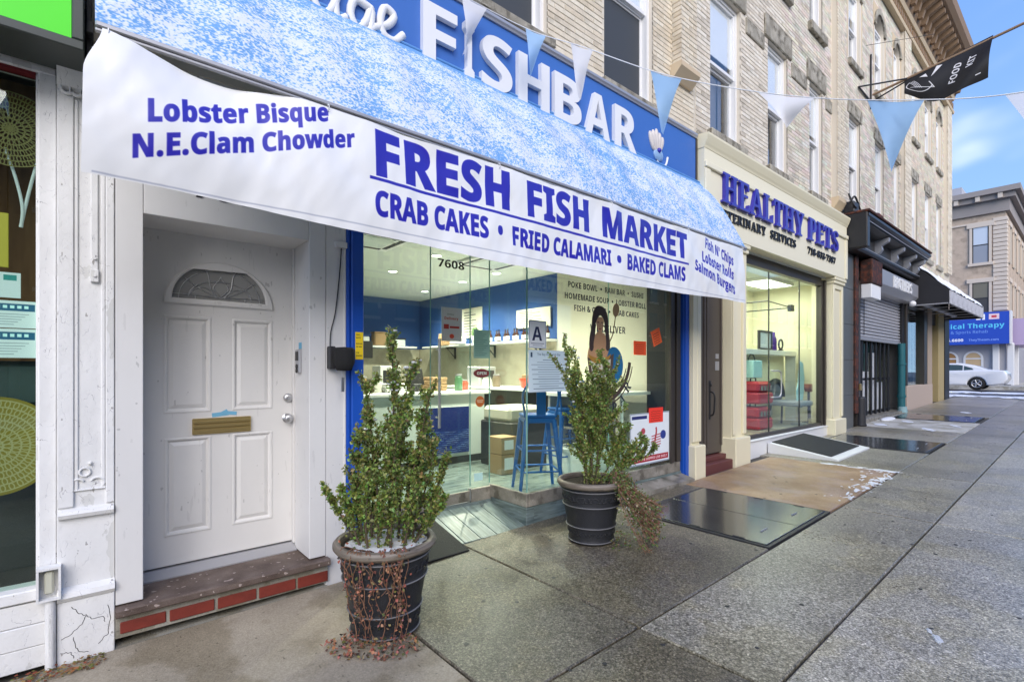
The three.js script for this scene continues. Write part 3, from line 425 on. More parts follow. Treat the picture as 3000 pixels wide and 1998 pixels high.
  const room = struct('left_shop_interior'); M(room, 'display_back', box(-3.6, -0.02, 0.3, 3.2, -0.75, -0.72), std({ map: per(woodTex, 1.2), color: C(0.62, 0.55, 0.45), roughness: 0.9 })); M(room, 'wall', box(-3.7, 0.0, -0.1, 3.3, -4.2, -4.1), std({ color: C(0.10, 0.075, 0.05), roughness: 0.9 })); M(room, 'wall', box(-3.8, -3.7, -0.1, 3.3, -4.2, -0.16), m.darkInside); M(room, 'wall', box(-0.02, 0.02, -0.1, 3.3, -4.1, -0.31), std({ color: C(0.12, 0.09, 0.06), roughness: 0.9 })); M(room, 'ceiling', box(-3.8, 0.02, 3.3, 3.4, -4.2, -0.16), m.darkInside); M(room, 'floor', box(-3.8, 0.02, -0.2, -0.1, -4.2, -0.16), m.darkInside);
  const up = thing('neighbour_building', 'brick building over the lime green sign at far left', 'building'); M(up, 'wall', box(-4.2, -0.125, 3.4, 11, -6, -0.02), m.farBrick);

  // things in that window
  const lace = (bg, line) => canvas(384, 384, (g) => { g.clearRect(0, 0, 384, 384); if (bg) { g.fillStyle = bg; g.beginPath(); g.arc(192, 192, 188, 0, 7); g.fill(); } g.strokeStyle = line; for (let k = 1; k < 8; k++) { const R = k * 25, n = 6 + k * 5; g.lineWidth = 5; g.beginPath(); g.arc(192, 192, R, 0, 7); g.stroke(); g.lineWidth = 4; for (let i = 0; i < n; i++) { const a = i / n * 6.283 + k * 0.4; g.beginPath(); g.ellipse(192 + Math.cos(a) * (R - 12), 192 + Math.sin(a) * (R - 12), 12, 7, a, 0, 7); g.stroke(); } } });
  tag(decal(scene, 'lace_doily', 0.42, 0.42, -0.30, 2.70, -0.105, 0, lace(null, '#75682a')), 'golden lace doily hanging in the top of the left window', 'doily', 'yellow lace doilies');
  tag(decal(scene, 'lace_doily', 0.52, 0.52, -0.36, 1.06, -0.11, 0, lace('#86731f', '#aba070')), 'golden lace doily low in the left window', 'doily', 'yellow lace doilies');
  const form = canvas(256, 128, (g, W, H) => { g.fillStyle = '#e9edf0'; g.fillRect(0, 0, W, H); g.fillStyle = '#1f5f86'; g.fillRect(70, 14, 180, 34); g.fillStyle = '#2b9aa0'; g.fillRect(6, 30, 52, 18); g.fillStyle = '#dff'; for (let i = 0; i < 6; i++) g.fillRect(80 + i * 26, 22, 16, 14); g.fillStyle = '#9aa3ad'; for (let i = 0; i < 5; i++) g.fillRect(8, 62 + i * 12, 220 - i * 14, 3); });
  tag(sheet(scene, 'printed_notice', 0.26, 0.14, -0.33, 1.74, -0.098, 0, form), 'white printed notice with a teal and blue heading, upper of two alike', 'notice');
  tag(sheet(scene, 'printed_notice', 0.26, 0.15, -0.33, 1.59, -0.098, 0, form), 'white printed notice with a teal and blue heading, lower of two alike', 'notice');
  tag(sheet(scene, 'printed_notice', 0.12, 0.13, -0.32, 1.89, -0.1, 0, canvas(64, 64, (g) => { g.fillStyle = '#e3e8ec'; g.fillRect(0, 0, 64, 64); g.fillStyle = '#2a8f8c'; g.fillRect(30, 6, 26, 14); })), 'small white card with a green corner above the notices', 'notice');
  tag(M(scene, 'yellow_folder', cbox(-0.40, -0.305, 1.98, 2.26, -0.112, -0.102, 0.003), std({ color: C(0.55, 0.42, 0.04), roughness: 0.6 })), 'yellow folder standing in the left window', 'folder');
  const rib = thing('ribbon', 'pale gauze ribbon hanging in the left window', 'ribbon'); M(rib, 'tail', tube([[-0.32, 2.6, -0.12], [-0.28, 2.45, -0.13], [-0.255, 2.3, -0.12], [-0.26, 2.2, -0.12]], 0.008), m.pennantWhite); M(rib, 'tail', tube([[-0.2, 2.55, -0.12], [-0.23, 2.4, -0.13], [-0.262, 2.2, -0.12]], 0.008), m.pennantWhite);
  const dark = thing('goods_pile', 'dark stacked goods behind the left window', 'goods'); M(dark, 'box', cbox(-0.7, -0.12, 0.1, 0.85, -0.71, -0.4, 0.01), m.charcoal); M(dark, 'cloth', cbox(-0.6, -0.13, 1.25, 1.5, -0.5, -0.16, 0.03), std({ color: C(0.03, 0.05, 0.05), roughness: 0.6 }));

  const e = thing('outlet_box', 'open white painted outlet box on a pipe beside the pier', 'outlet box');
  M(e, 'box', merge([box(-0.195, -0.185, 0.26, 0.43, -0.02, 0.045), box(-0.11, -0.10, 0.26, 0.43, -0.02, 0.045), box(-0.185, -0.11, 0.42, 0.43, -0.02, 0.045), box(-0.185, -0.11, 0.26, 0.27, -0.02, 0.045), box(-0.185, -0.11, 0.27, 0.42, -0.02, -0.012)]), m.oldPaint);
  M(e, 'socket', merge([cbox(-0.166, -0.128, 0.29, 0.405, -0.012, 0.026, 0.012)]), std({ color: C(0.55, 0.55, 0.45), roughness: 0.6 }));
  M(e, 'pipe', rod([-0.142, gy(0) - 0.06, 0.012], [-0.142, 0.26, 0.012], 0.022, 14), m.oldPaint);

  const s = thing('green_sign', 'lime green box sign in a dark frame at top left', 'sign');
  M(s, 'panel', box(-4, -0.055, 3.075, 4.3, 0.02, 0.285), m.greenSign);
  M(s, 'frame', merge([cbox(-4.05, -0.007, 3.025, 3.073, 0.0, 0.30, 0.006), cbox(-0.053, -0.007, 3.074, 4.35, 0.0, 0.30, 0.006), cbox(-4.05, -0.007, 4.302, 4.35, 0.0, 0.30, 0.006)]), m.signFrame);
  M(s, 'soffit', box(-4.05, 0.02, 3.045, 3.4, -0.02, 0.0), m.signFrame);
  M(s, 'end_bracket', merge([cbox(0.0, 0.022, 3.06, 3.6, 0.0, 0.10, 0.003), cbox(0.0, 0.03, 3.2, 3.26, 0.02, 0.16, 0.003)]), m.charcoal);
}
// ================= WHITE DOORWAY =================
{
  const t = thing('doorway', 'white boxed doorway with a panelled door beside the fish market', 'doorway'); const zb = -0.36;
  M(t, 'jamb', cbox(0.124, 0.249, 0.14, 2.95, zb, 0, 0.003), m.white);
  M(t, 'jamb', cbox(1.178, 1.291, 0.14, 2.95, zb, 0.0, 0.003), m.white);
  M(t, 'header', cbox(0.251, 1.176, 2.35, 2.95, zb, -0.001, 0.003), m.white);
  M(t, 'side_panel', cbox(1.294, 1.436, gy(1.36) - 0.05, 2.95, zb, -0.006, 0.003), m.white);
  M(t, 'corner_bead', merge([box(1.36, 1.436, 2.33, 2.37, -0.006, 0.03), cbox(1.424, 1.438, gy(1.4), 2.95, -0.01, 0.002, 0.003)]), m.white);
  M(t, 'casing', merge([cbox(0.249, 0.262, 0.176, 2.36, zb + 0.005, zb + 0.05, 0.003), cbox(1.166, 1.178, 0.176, 2.36, zb + 0.005, zb + 0.05, 0.003)]), m.doorWhite);
  M(t, 'infill_wall', merge([box(-0.12, 0.124, 3.0, 3.3, -0.6, -0.05), box(0.124, 1.436, 2.953, 3.3, -0.6, -0.02)]), m.white);
  M(t, 'hallway', merge([box(0.025, 0.123, 0.0, 2.95, -3.0, zb - 0.002), box(1.296, 1.396, 0.0, 2.95, -3.0, zb - 0.002), box(0.123, 1.296, 0.0, 2.95, -3.1, -3.0), box(0.123, 1.296, 2.62, 2.95, -3.0, zb - 0.002), box(0.123, 1.296, -0.05, 0.09, -3.0, -0.42)]), m.wallBeige);
  M(t, 'house_number', letters('7606', sansB, 0.49, 0.93, 2.50, 2.62, 0.0, 0.006), m.black);
  // the door itself
  const d = M(t, 'door', (() => {
    const fan = []; const cx = 0.705, cy = 1.925, a = 0.285, b = 0.25; for (let i = 0; i <= 24; i++) { const q = Math.PI * i / 24; fan.push([cx + a * Math.cos(q), cy + b * Math.sin(q)]); }
    const pn = [[0.38, 0.644, 1.173, 1.807], [0.774, 1.032, 1.175, 1.807], [0.383, 0.644, 0.376, 1.008], [0.774, 1.032, 0.378, 1.010]];
    const body = profZ(rect(0.265, 1.174, 0.185, 2.358), -0.395, -0.355, [fan.slice().reverse(), ...pn.map((p) => rect(...p).reverse())], 0.003);
    const back = box(0.268, 1.170, 0.188, 1.9, -0.394, -0.372);
    const bits = [body, back]; return merge(bits);
  })(), m.doorWhite);
  for (const p of [[0.38, 0.644, 1.173, 1.807], [0.774, 1.032, 1.175, 1.807], [0.383, 0.644, 0.376, 1.008], [0.774, 1.032, 0.378, 1.010]]) {
    const [x0, x1, y0, y1] = p, w = 0.02, q = []; const ring = (i, z0, j, z1) => { const A = [[x0 + i, y0 + i], [x1 - i, y0 + i], [x1 - i, y1 - i], [x0 + i, y1 - i]], B = [[x0 + j, y0 + j], [x1 - j, y0 + j], [x1 - j, y1 - j], [x0 + j, y1 - j]]; for (let k = 0; k < 4; k++) { const l = (k + 1) % 4; q.push(...A[k], z0, ...A[l], z0, ...B[l], z1, ...A[k], z0, ...B[l], z1, ...B[k], z1); } };
    ring(-0.003, -0.3535, 0.006, -0.350); ring(0.006, -0.350, 0.014, -0.352); ring(0.014, -0.352, 0.026, -0.368); ring(0.026, -0.368, 0.052, -0.357); const f = 0.052; q.push(x0 + f, y0 + f, -0.357, x1 - f, y0 + f, -0.357, x1 - f, y1 - f, -0.357, x0 + f, y0 + f, -0.357, x1 - f, y1 - f, -0.357, x0 + f, y1 - f, -0.357);
    const g = new THREE.BufferGeometry(); g.setAttribute('position', new THREE.Float32BufferAttribute(q, 3)); g.computeVertexNormals(); M(d, 'panel', uvm(g), m.doorWhite);
  }
  { const cx = 0.705, cy = 1.925, out = [], N = 28; const ell = (a, b, y = cy, r = false) => { const o = []; for (let i = 0; i <= N; i++) { const q = Math.PI * i / N; o.push([cx + a * Math.cos(q), y + b * Math.sin(q)]); } return r ? o.reverse() : o; };
    M(d, 'fanlight_frame', profZ([[cx - 0.33, cy - 0.04], ...ell(0.33, 0.298, cy - 0.04)].slice(1), -0.372, -0.338, [ell(0.282, 0.245, cy, true)], 0.008), m.doorWhite);
    M(d, 'fanlight_pane', profZ(ell(0.284, 0.248), -0.374, -0.37), phy({ color: C(0.62, 0.62, 0.60), roughness: 0.25, transmission: 0.6, thickness: 0 }));
    const L = []; const z = -0.366, line = (pts) => L.push(tube(pts.map((p) => [cx + p[0], cy + p[1], z]), 0.0028, 20, 5));
    const arc = (a, b) => { const o = []; for (let i = 0; i <= 16; i++) { const q = Math.PI * i / 16; o.push([a * Math.cos(q), b * Math.sin(q)]); } return o; };
    line(arc(0.245, 0.21)); line(arc(0.19, 0.11).map((p) => [p[0], p[1] + 0.02])); for (const s of [-1, 1]) { line([[s * 0.02, 0.02], [s * 0.06, 0.08], [s * 0.075, 0.17], [s * 0.10, 0.225]]); line([[s * 0.02, 0.02], [s * 0.12, 0.07], [s * 0.21, 0.14]]); line([[0, 0.015], [s * 0.10, 0.085], [s * 0.17, 0.055], [s * 0.19, 0.02]]); line([[0, 0.03], [s * 0.045, 0.085], [s * 0.012, 0.14], [0, 0.165]]); line([[s * 0.28, 0.03], [s * 0.15, 0.028], [s * 0.02, 0.02]]); line([[s * 0.15, 0.0], [s * 0.15, 0.03]]); line([[s * 0.03, 0.215], [s * 0.03, 0.245]]); }
    M(d, 'leading', merge(L), m.steel); }
  M(d, 'mail_slot', merge([cbox(0.535, 0.888, 1.022, 1.128, -0.356, -0.338, 0.004), ...[0, 1, 2].map((i) => cbox(0.54, 0.884, 1.034 + i * 0.03, 1.052 + i * 0.03, -0.339, -0.328, 0.006))]), m.brass);
  M(d, 'knob', merge([at(lathe([[0, 0], [0.032, 0], [0.034, 0.006], [0.014, 0.012], [0.012, 0.03], [0.028, 0.042], [0.031, 0.056], [0.022, 0.068], [0, 0.07]], 24), 1.133, 1.098, -0.356, 0, 1.57)]), m.steel);
  M(d, 'deadbolt', merge([at(lathe([[0, 0], [0.033, 0], [0.033, 0.012], [0.026, 0.022], [0.012, 0.026], [0, 0.026]], 24), 1.141, 1.247, -0.356, 0, 1.57)]), m.steel);
  M(d, 'tape', merge([at(box(-0.05, 0.05, -0.014, 0.014, 0, 0.0012), 0.70, 1.15, -0.3545, 0, 0, 0.1), at(box(-0.035, 0.035, -0.012, 0.012, 0, 0.0012), 0.765, 1.155, -0.353, 0, 0, -0.12), at(box(-0.02, 0.02, -0.01, 0.01, 0, 0.0012), 0.725, 1.165, -0.352, 0, 0, 0.5)]), m.tape);
  M(t, 'threshold', profX([[-0.40, 0.12], [-0.262, 0.12], [-0.262, 0.140], [-0.30, 0.158], [-0.34, 0.176], [-0.40, 0.176]], 0.251, 1.176), m.steelDull);
  const st = M(t, 'step', profX([[-0.41, 0.095], [0.055, 0.085], [0.060, 0.092], [0.060, 0.122], [0.050, 0.130], [-0.41, 0.134]], 0.123, 1.305), m.slate);
  M(t, 'step_riser', merge([slope(box(0.123, 1.302, -0.05, 0.0, -0.38, 0.016)), box(0.123, 1.302, -0.04, 0.092, -0.38, 0.014)]), m.mortar);
  const bx = [[0.144, 0.355], [0.373, 0.601], [0.62, 0.838], [0.854, 1.081], [1.096, 1.300]]; bx.forEach(([a, b], i) => M(t, 'brick', cbox(a, b, -0.018 - i * 0.004, 0.046 - i * 0.002, -0.05, 0.022 + (i % 2) * 0.003, 0.004), m.redBrick));
  // fittings on the jamb
  const ic = thing('intercom', 'grey intercom panel on the white jamb right of the door', 'intercom'); M(ic, 'plate', cbox(1.156, 1.179, 1.43, 1.60, -0.235, -0.155, 0.004), m.steelDull); M(ic, 'grille', cbox(1.152, 1.158, 1.52, 1.585, -0.225, -0.165, 0.002), m.black); M(ic, 'button', merge([at(new THREE.CylinderGeometry(0.017, 0.017, 0.012, 16), 1.155, 1.478, -0.195, 0, 0, 1.57), at(new THREE.CylinderGeometry(0.017, 0.017, 0.012, 16), 1.155, 1.448, -0.195, 0, 0, 1.57)]), m.black); M(ic, 'tape', box(1.174, 1.177, 1.605, 1.65, -0.215, -0.16), m.tape);
  const al = thing('wall_lamp', 'black wall lantern mounted on the white panel by the blue post', 'lamp'); M(al, 'back_plate', cbox(1.30, 1.345, 1.46, 1.62, -0.005, 0.05, 0.006), m.charcoal); M(al, 'body', at(lathe([[0, 0], [0.05, 0.004], [0.072, 0.06], [0.074, 0.15], [0.06, 0.165], [0, 0.17]], 10), 1.385, 1.445, 0.10), m.blackMatte); M(al, 'arm', cbox(1.33, 1.40, 1.52, 1.56, 0.03, 0.1, 0.01), m.charcoal); M(al, 'key_tag', merge([rod([1.372, 1.445, 0.10], [1.372, 1.40, 0.10], 0.003), cbox(1.362, 1.386, 1.30, 1.40, 0.096, 0.104, 0.003)]), m.steel);
  const wi = thing('lamp_cable', 'thin dark cable running down the white panel to the wall lantern', 'cable'); M(wi, 'strand', tube([[1.405, 2.36, 0.004], [1.39, 2.15, 0.004], [1.355, 1.85, 0.006], [1.325, 1.72, 0.006], [1.318, 1.60, 0.012]], 0.004), m.black);
}
// ================= FISH MARKET STOREFRONT =================
const FY = 0.12;          // shop floor
{
  const t = thing('glass_storefront', 'recessed frameless glass storefront of the fish market', 'storefront');
  const post = (x0, x1, z1) => M(t, 'gate_post', merge([cbox(x0, x0 + 0.03, gy(x0) - 0.02, 3.4, -0.08, z1 - 0.02, 0.004), cbox(x0 + 0.03, x1, gy(x0) - 0.02, 3.4, -0.08, z1, 0.006), cbox(x0 + 0.012, x0 + 0.018, gy(x0), 3.4, z1 - 0.022, z1 - 0.014, 0.001)]), m.bluePaint);
  post(1.440, 1.562, 0.03); post(5.94, 6.06, 0.05);
  const st = canvas(64, 192, (g) => { g.fillStyle = '#f2d21a'; g.fillRect(0, 0, 64, 192); g.fillStyle = '#222'; g.font = 'bold 15px sans-serif'; ['CALL', 'GATE', '', 'REPAIR', '24 HRS', '', '718', 'DOORS'].forEach((s, i) => g.fillText(s, 6, 24 + i * 21)); });
  sheet(t, 'gate_sticker', 0.06, 0.20, 1.525, 1.63, 0.0325, 0, st, { t: 0.0016 });
  // glass, with green cut edges
  const pane = (n, a, b, y0, y1, e) => { const p = M(t, n, box(a[0] - (a[0] === b[0] ? 0.005 : 0), b[0] + (a[0] === b[0] ? 0.005 : 0), y0, y1, Math.min(a[1], b[1]) - (a[1] === b[1] ? 0.005 : 0), Math.max(a[1], b[1]) + (a[1] === b[1] ? 0.005 : 0)), m.shopGlass); return p; };
  pane('pane', [1.60, -0.58], [2.494, -0.58], FY + 0.13, 3.05);
  const door = pane('glass_door', [2.50, -0.58], [2.958, -0.58], FY + 0.015, 3.05);
  pane('pane', [2.965, -0.58], [3.205, -0.58], FY + 0.13, 3.05);
  pane('pane', [3.215, -0.572], [3.215, -0.012], 0.27, 3.05);
  pane('pane', [3.222, -0.006], [4.446, -0.006], 0.27, 3.05); pane('pane', [4.450, -0.006], [5.65, -0.006], 0.27, 3.05);
  M(t, 'glass_edge', merge([[2.494, 2.5, -0.58], [2.958, 2.965, -0.58], [3.205, 3.212, -0.58], [3.211, 3.223, -0.006], [4.446, 4.450, -0.006]].map(([a, b, z]) => box(a + 0.0005, b - 0.0005, 0.28, 3.04, z - 0.006, z + 0.006))), m.glassEdge);
  M(door, 'kick_rail', cbox(2.505, 2.953, FY + 0.012, FY + 0.115, -0.597, -0.563, 0.004), m.kick);
  M(door, 'patch_fitting', merge([cbox(2.50, 2.515, FY + 0.01, FY + 0.14, -0.602, -0.558, 0.003), cbox(2.945, 2.961, FY + 0.01, FY + 0.14, -0.602, -0.558, 0.003)]), m.steel);
  M(door, 'pull_handle', merge([rod([2.56, 0.9, -0.52], [2.56, 1.75, -0.52], 0.014, 12), rod([2.56, 1.0, -0.575], [2.56, 1.0, -0.52], 0.009), rod([2.56, 1.65, -0.575], [2.56, 1.65, -0.52], 0.009)]), m.steel);
  M(t, 'kick_rail', cbox(1.60, 2.494, FY - 0.02, FY + 0.128, -0.605, -0.555, 0.004), m.kick); M(t, 'kick_rail', cbox(2.966, 3.24, FY - 0.02, FY + 0.128, -0.605, -0.555, 0.004), m.kick);
  M(t, 'base_band', merge([cbox(3.196, 3.236, 0.14, 0.268, -0.555, 0.012, 0.004), cbox(3.236, 5.90, 0.14, 0.268, -0.04, 0.012, 0.004)]), m.kick);
  M(t, 'base_tiles', merge([cbox(3.20, 4.2, -0.1, 0.138, -0.54, 0.006, 0.003), cbox(4.203, 5.2, -0.1, 0.138, -0.54, 0.006, 0.003), cbox(5.203, 5.93, -0.1, 0.138, -0.54, 0.006, 0.003)]), m.plank);
  M(t, 'window_ledge', profX([[0.0, gy(4.9) - 0.03], [0.20, gy(4.9) - 0.03], [0.20, gy(4.9) + 0.055], [0.012, gy(4.9) + 0.10], [0.0, gy(4.9) + 0.10]], 4.0, 5.93), m.kick);
  M(t, 'side_frame', merge([cbox(5.655, 5.72, 0.268, 3.1, -0.05, 0.03, 0.004), cbox(5.735, 5.80, 0.268, 3.1, -0.09, 0.0, 0.004), cbox(5.81, 5.90, 0.268, 3.1, -0.06, 0.02, 0.004), box(5.72, 5.735, 0.27, 3.1, -0.1, -0.03)]), m.bronze);
  M(t, 'frame_reveal', box(5.90, 5.938, 0.0, 3.4, -0.5, -0.02), m.black);
  M(t, 'head', merge([box(1.56, 6.04, 3.06, 3.4, -0.62, -0.0), box(1.56, 3.2, 3.05, 3.06, -0.62, 0)]), m.ceiling);
  M(t, 'return_wall', box(1.50, 1.59, -0.1, 3.06, -0.66, -0.085), m.white);
  // plank-look tiles of the sloping entry
  const ramp = M(t, 'entry_ramp', (() => { const g = profX([[0.0, -0.09], [0.005, -0.045], [-0.56, FY - 0.015], [-0.62, FY - 0.012], [-0.62, -0.09]], 1.59, 3.199); return g; })(), m.joint);
  for (let i = 0; i < 9; i++) { const x0 = 1.60 + i * 0.178, x1 = Math.min(x0 + 0.172, 3.198); const z0 = -0.565, z1 = 0.008; const g = cbox(x0, x1, -0.02, 0.006, z0, z1, 0.003); const p = g.attributes.position; for (let k = 0; k < p.count; k++) { const z = p.getZ(k); p.setY(k, p.getY(k) + mix(-0.043, FY - 0.013, (z1 - z) / (z1 - z0))); } g.computeVertexNormals(); const uv = g.attributes.uv; for (let k = 0; k < uv.count; k++) { const u = uv.getX(k), v = uv.getY(k); uv.setXY(k, v + i * 0.31, u); } M(ramp, 'tile', g, m.plank); }
  const mat = thing('door_mat', 'black rubber door mat on the tiled entry beside the first planter', 'mat'); { const g = cbox(1.75, 2.42, 0, 0.012, -0.56, 0.17, 0.004); const p = g.attributes.position; for (let k = 0; k < p.count; k++) { const z = p.getZ(k); p.setY(k, p.getY(k) + (z < 0 ? mix(-0.034, FY - 0.004, -z / 0.565) : gy(2.1) + 0.008)); } g.computeVertexNormals(); M(mat, 'pad', g, m.rubber); }
  M(t, 'door_number', letters('7608', sansB, 2.575, 2.885, 2.45, 2.53, -0.5745, 0.002), m.black);

  // vinyl lettering and sheets on the panes
  const txt = canvas(1024, 640, (g, W, H) => { g.fillStyle = '#16223a'; g.textAlign = 'center'; const k = W / 2.2; const L = (s, y, px, x = 0.5) => { g.font = `bold ${px}px sans-serif`; g.fillText(s, W * x, y); };
    L('FRESH FISH MARKET', 132, 48); L('POKE BOWL  •  RAW BAR  •  SUSHI', 195, 42); L('HOMEMADE SOUP  •  LOBSTER ROLL', 255, 42); L('FISH & CHIPS  •  CRAB CAKES', 314, 42); L('WE DELIVER', 415, 54);
    g.lineWidth = 12; g.strokeStyle = '#16223a'; for (const s of [0, 1]) { g.beginPath(); g.moveTo(s ? W - 150 : 40, 40); g.bezierCurveTo(s ? W - 110 : 80, 0, s ? W - 70 : 110, 70, s ? W - 30 : 150, 30); g.stroke(); } });
  tag(decal(t, 'window_lettering', 2.05, 1.28, 4.44, 2.06, 0.0015, 0, txt));
  // painted mermaid roundel
  const mer = canvas(512, 640, (g) => { const P2 = (c, pts, f = true) => { g.beginPath(); pts.forEach((p, i) => i ? (p.length === 2 ? g.lineTo(...p) : g.bezierCurveTo(...p)) : g.moveTo(...p)); if (f) { g.fillStyle = c; g.fill(); } else { g.strokeStyle = c; g.stroke(); } };
    g.fillStyle = '#1f6d9c'; g.beginPath(); g.ellipse(330, 375, 82, 100, 0, 0, 7); g.fill(); g.lineWidth = 26; g.strokeStyle = '#4a3c34'; g.beginPath(); g.arc(240, 330, 235, 0.12, 1.75); g.stroke(); g.lineWidth = 8; g.beginPath(); g.arc(240, 330, 262, 0.2, 1.6); g.stroke(); g.beginPath(); g.arc(240, 330, 210, 0.3, 1.5); g.stroke();
    P2('#5a493c', [[110, 330], [130, 470, 170, 560, 220, 610], [280, 540, 320, 450, 330, 310], [270, 345, 170, 350, 110, 330]]); P2('#d8d3c0', [[135, 352], [155, 460, 185, 530, 222, 572], [262, 510, 296, 440, 304, 340], [250, 362, 190, 368, 135, 352]]);
    P2('#c99b72', [[190, 200], [150, 235, 110, 290, 112, 335], [170, 350, 200, 330, 240, 345], [290, 330, 300, 280, 262, 225], [250, 205], [210, 195]]); P2('#cfa27a', [[180, 120], [178, 165, 196, 200, 216, 205], [238, 200, 248, 160, 244, 118]]);
    P2('#4a3a33', [[214, 60], [164, 54, 150, 104, 146, 160], [140, 200, 122, 230, 126, 280], [132, 310, 156, 310, 162, 280], [156, 250, 176, 230, 176, 180], [176, 150, 190, 120, 214, 112], [236, 112, 250, 130, 250, 170], [252, 210, 270, 230, 262, 280], [268, 310, 296, 300, 298, 270], [300, 230, 280, 200, 282, 150], [284, 100, 262, 62, 214, 60]]);
    g.fillStyle = '#2b201c'; g.fillRect(192, 146, 14, 4); g.fillRect(222, 146, 14, 4); g.fillStyle = '#b0443c'; g.fillRect(204, 180, 20, 5); P2('#b4842f', [[120, 318], [180, 346, 262, 344, 304, 312], [300, 352, 240, 372, 190, 366], [150, 362, 126, 345, 120, 318]]);
    g.lineWidth = 8; P2('#7a6046', [[292, 250], [340, 200, 330, 140, 352, 90]], false); g.fillStyle = '#a4875f'; g.beginPath(); g.ellipse(350, 72, 28, 38, 0.3, 0, 7); g.fill();
    g.fillStyle = '#232c36'; g.font = 'bold 78px serif'; for (const [c, x, y, a] of [['B', 330, 634, 0.1], ['A', 412, 596, -0.45], ['R', 470, 520, -0.8], ['F', 30, 300, -1.2]]) { g.save(); g.translate(x, y); g.rotate(a); g.fillText(c, -24, 0); g.restore(); } });
  decal(t, 'painted_emblem', 1.05, 1.32, 4.38, 1.62, 0.0030, 0, mer);
  const letterA = canvas(128, 160, (g) => { g.fillStyle = '#e6eaf0'; g.fillRect(0, 0, 128, 160); g.strokeStyle = '#9ab'; g.lineWidth = 4; g.strokeRect(4, 4, 120, 152); g.fillStyle = '#1b2350'; g.font = 'bold 112px sans-serif'; g.fillText('A', 24, 116); g.fillStyle = '#8a93a5'; g.fillRect(16, 130, 96, 5); g.fillRect(28, 142, 72, 4); });
  tag(sheet(scene, 'grade_card', 0.235, 0.27, 3.352, 1.80, 0.0015, 0, letterA), 'white grade card with a large dark letter A on the window', 'card');
  const notice = canvas(192, 140, (g) => { g.fillStyle = '#cfe0ea'; g.fillRect(0, 0, 192, 140); g.fillStyle = '#2c4a66'; g.font = '11px sans-serif'; g.fillText('The Bay Ridge Fish Bar', 40, 18); g.fillRect(10, 8, 8, 16); g.fillRect(174, 8, 8, 16); for (let i = 0; i < 13; i++) { g.fillStyle = i % 4 ? '#8499aa' : '#5c7288'; const w = 60 + ((i * 53) % 110); g.fillRect(96 - w / 2, 32 + i * 8, w, 2); } });
  tag(sheet(scene, 'notice_sheet', 0.56, 0.41, 3.51, 1.443, 0.0015, 0, notice), 'large pale blue printed notice below the grade card', 'notice');
  const hand = (s) => canvas(64, 64, (g) => { g.fillStyle = s; g.fillRect(0, 0, 64, 64); g.strokeStyle = '#7a2408'; g.lineWidth = 1.5; for (let i = 0; i < 5; i++) { g.beginPath(); for (let x = 8; x < 54; x += 4) g.lineTo(x, 14 + i * 10 + ((x * 7 + i * 13) % 5)); g.stroke(); } });
  tag(sheet(scene, 'orange_note', 0.25, 0.165, 5.03, 1.715, 0.002, 0, hand('#ff5a1f'), { back: m.orangePaper }), 'square orange handwritten note on the window', 'note', 'orange notes on the window');
  tag(sheet(scene, 'orange_note', 0.19, 0.19, 5.375, 1.86, 0.002, 0, hand('#ff6a22'), { back: m.orangePaper, rz: 0.35 }), 'tilted orange handwritten note, the higher of two', 'note', 'orange notes on the window');
  tag(sheet(scene, 'red_note', 0.3, 0.18, 5.36, 0.90, 0.0055, 0, hand('#f23a2a'), { back: m.redPaper }), 'red handwritten note stuck over the lobster poster', 'note');
  const lob = canvas(192, 160, (g) => { g.fillStyle = '#e8eef2'; g.fillRect(0, 0, 192, 160); g.fillStyle = '#27306e'; g.fillRect(8, 8, 70, 10); g.strokeStyle = '#8c98a8'; g.lineWidth = 3; g.strokeRect(2, 2, 188, 156); g.fillStyle = '#a5202c'; g.fillRect(8, 134, 176, 18); g.fillStyle = '#f3d9d9'; g.font = 'bold 11px sans-serif'; g.fillText('TRAPPED & SHIPPED LIVE DAILY', 12, 147); g.strokeStyle = '#b0333a'; g.lineWidth = 7; g.beginPath(); g.moveTo(118, 120); g.bezierCurveTo(108, 90, 130, 70, 122, 48); g.stroke(); g.lineWidth = 3; for (let i = 0; i < 5; i++) { g.beginPath(); g.moveTo(100, 76 + i * 8); g.lineTo(146, 70 + i * 8); g.stroke(); } g.fillStyle = '#2c3f8c'; g.beginPath(); g.arc(158, 74, 14, 0, 7); g.fill(); g.fillStyle = '#b84a58'; g.beginPath(); g.arc(60, 56, 10, 0, 7); g.fill(); g.fillStyle = '#55657a'; g.fillRect(20, 116, 60, 3); });
  tag(sheet(scene, 'lobster_poster', 0.83, 0.62, 5.25, 0.625, 0.0015, 0, lob), 'white lobster poster with a red foot band at the bottom of the window', 'poster');
  const del = canvas(96, 160, (g) => { g.fillStyle = '#c9c3c8'; g.fillRect(0, 0, 96, 160); g.strokeStyle = '#9aa'; g.strokeRect(2, 2, 92, 156); g.fillStyle = '#b0302a'; g.font = 'bold 17px sans-serif'; g.fillText('Delivery', 12, 58); g.fillRect(10, 80, 24, 22); g.fillRect(38, 88, 46, 10); g.fillStyle = '#444'; g.font = '11px sans-serif'; g.fillText('Online', 26, 36); g.fillStyle = '#d0432b'; g.beginPath(); g.arc(48, 136, 11, 0, 7); g.fill(); });
  tag(sheet(scene, 'delivery_sign', 0.235, 0.33, 2.735, 1.90, -0.572, 0, del), 'grey delivery sign with red print on the glass door', 'sign');
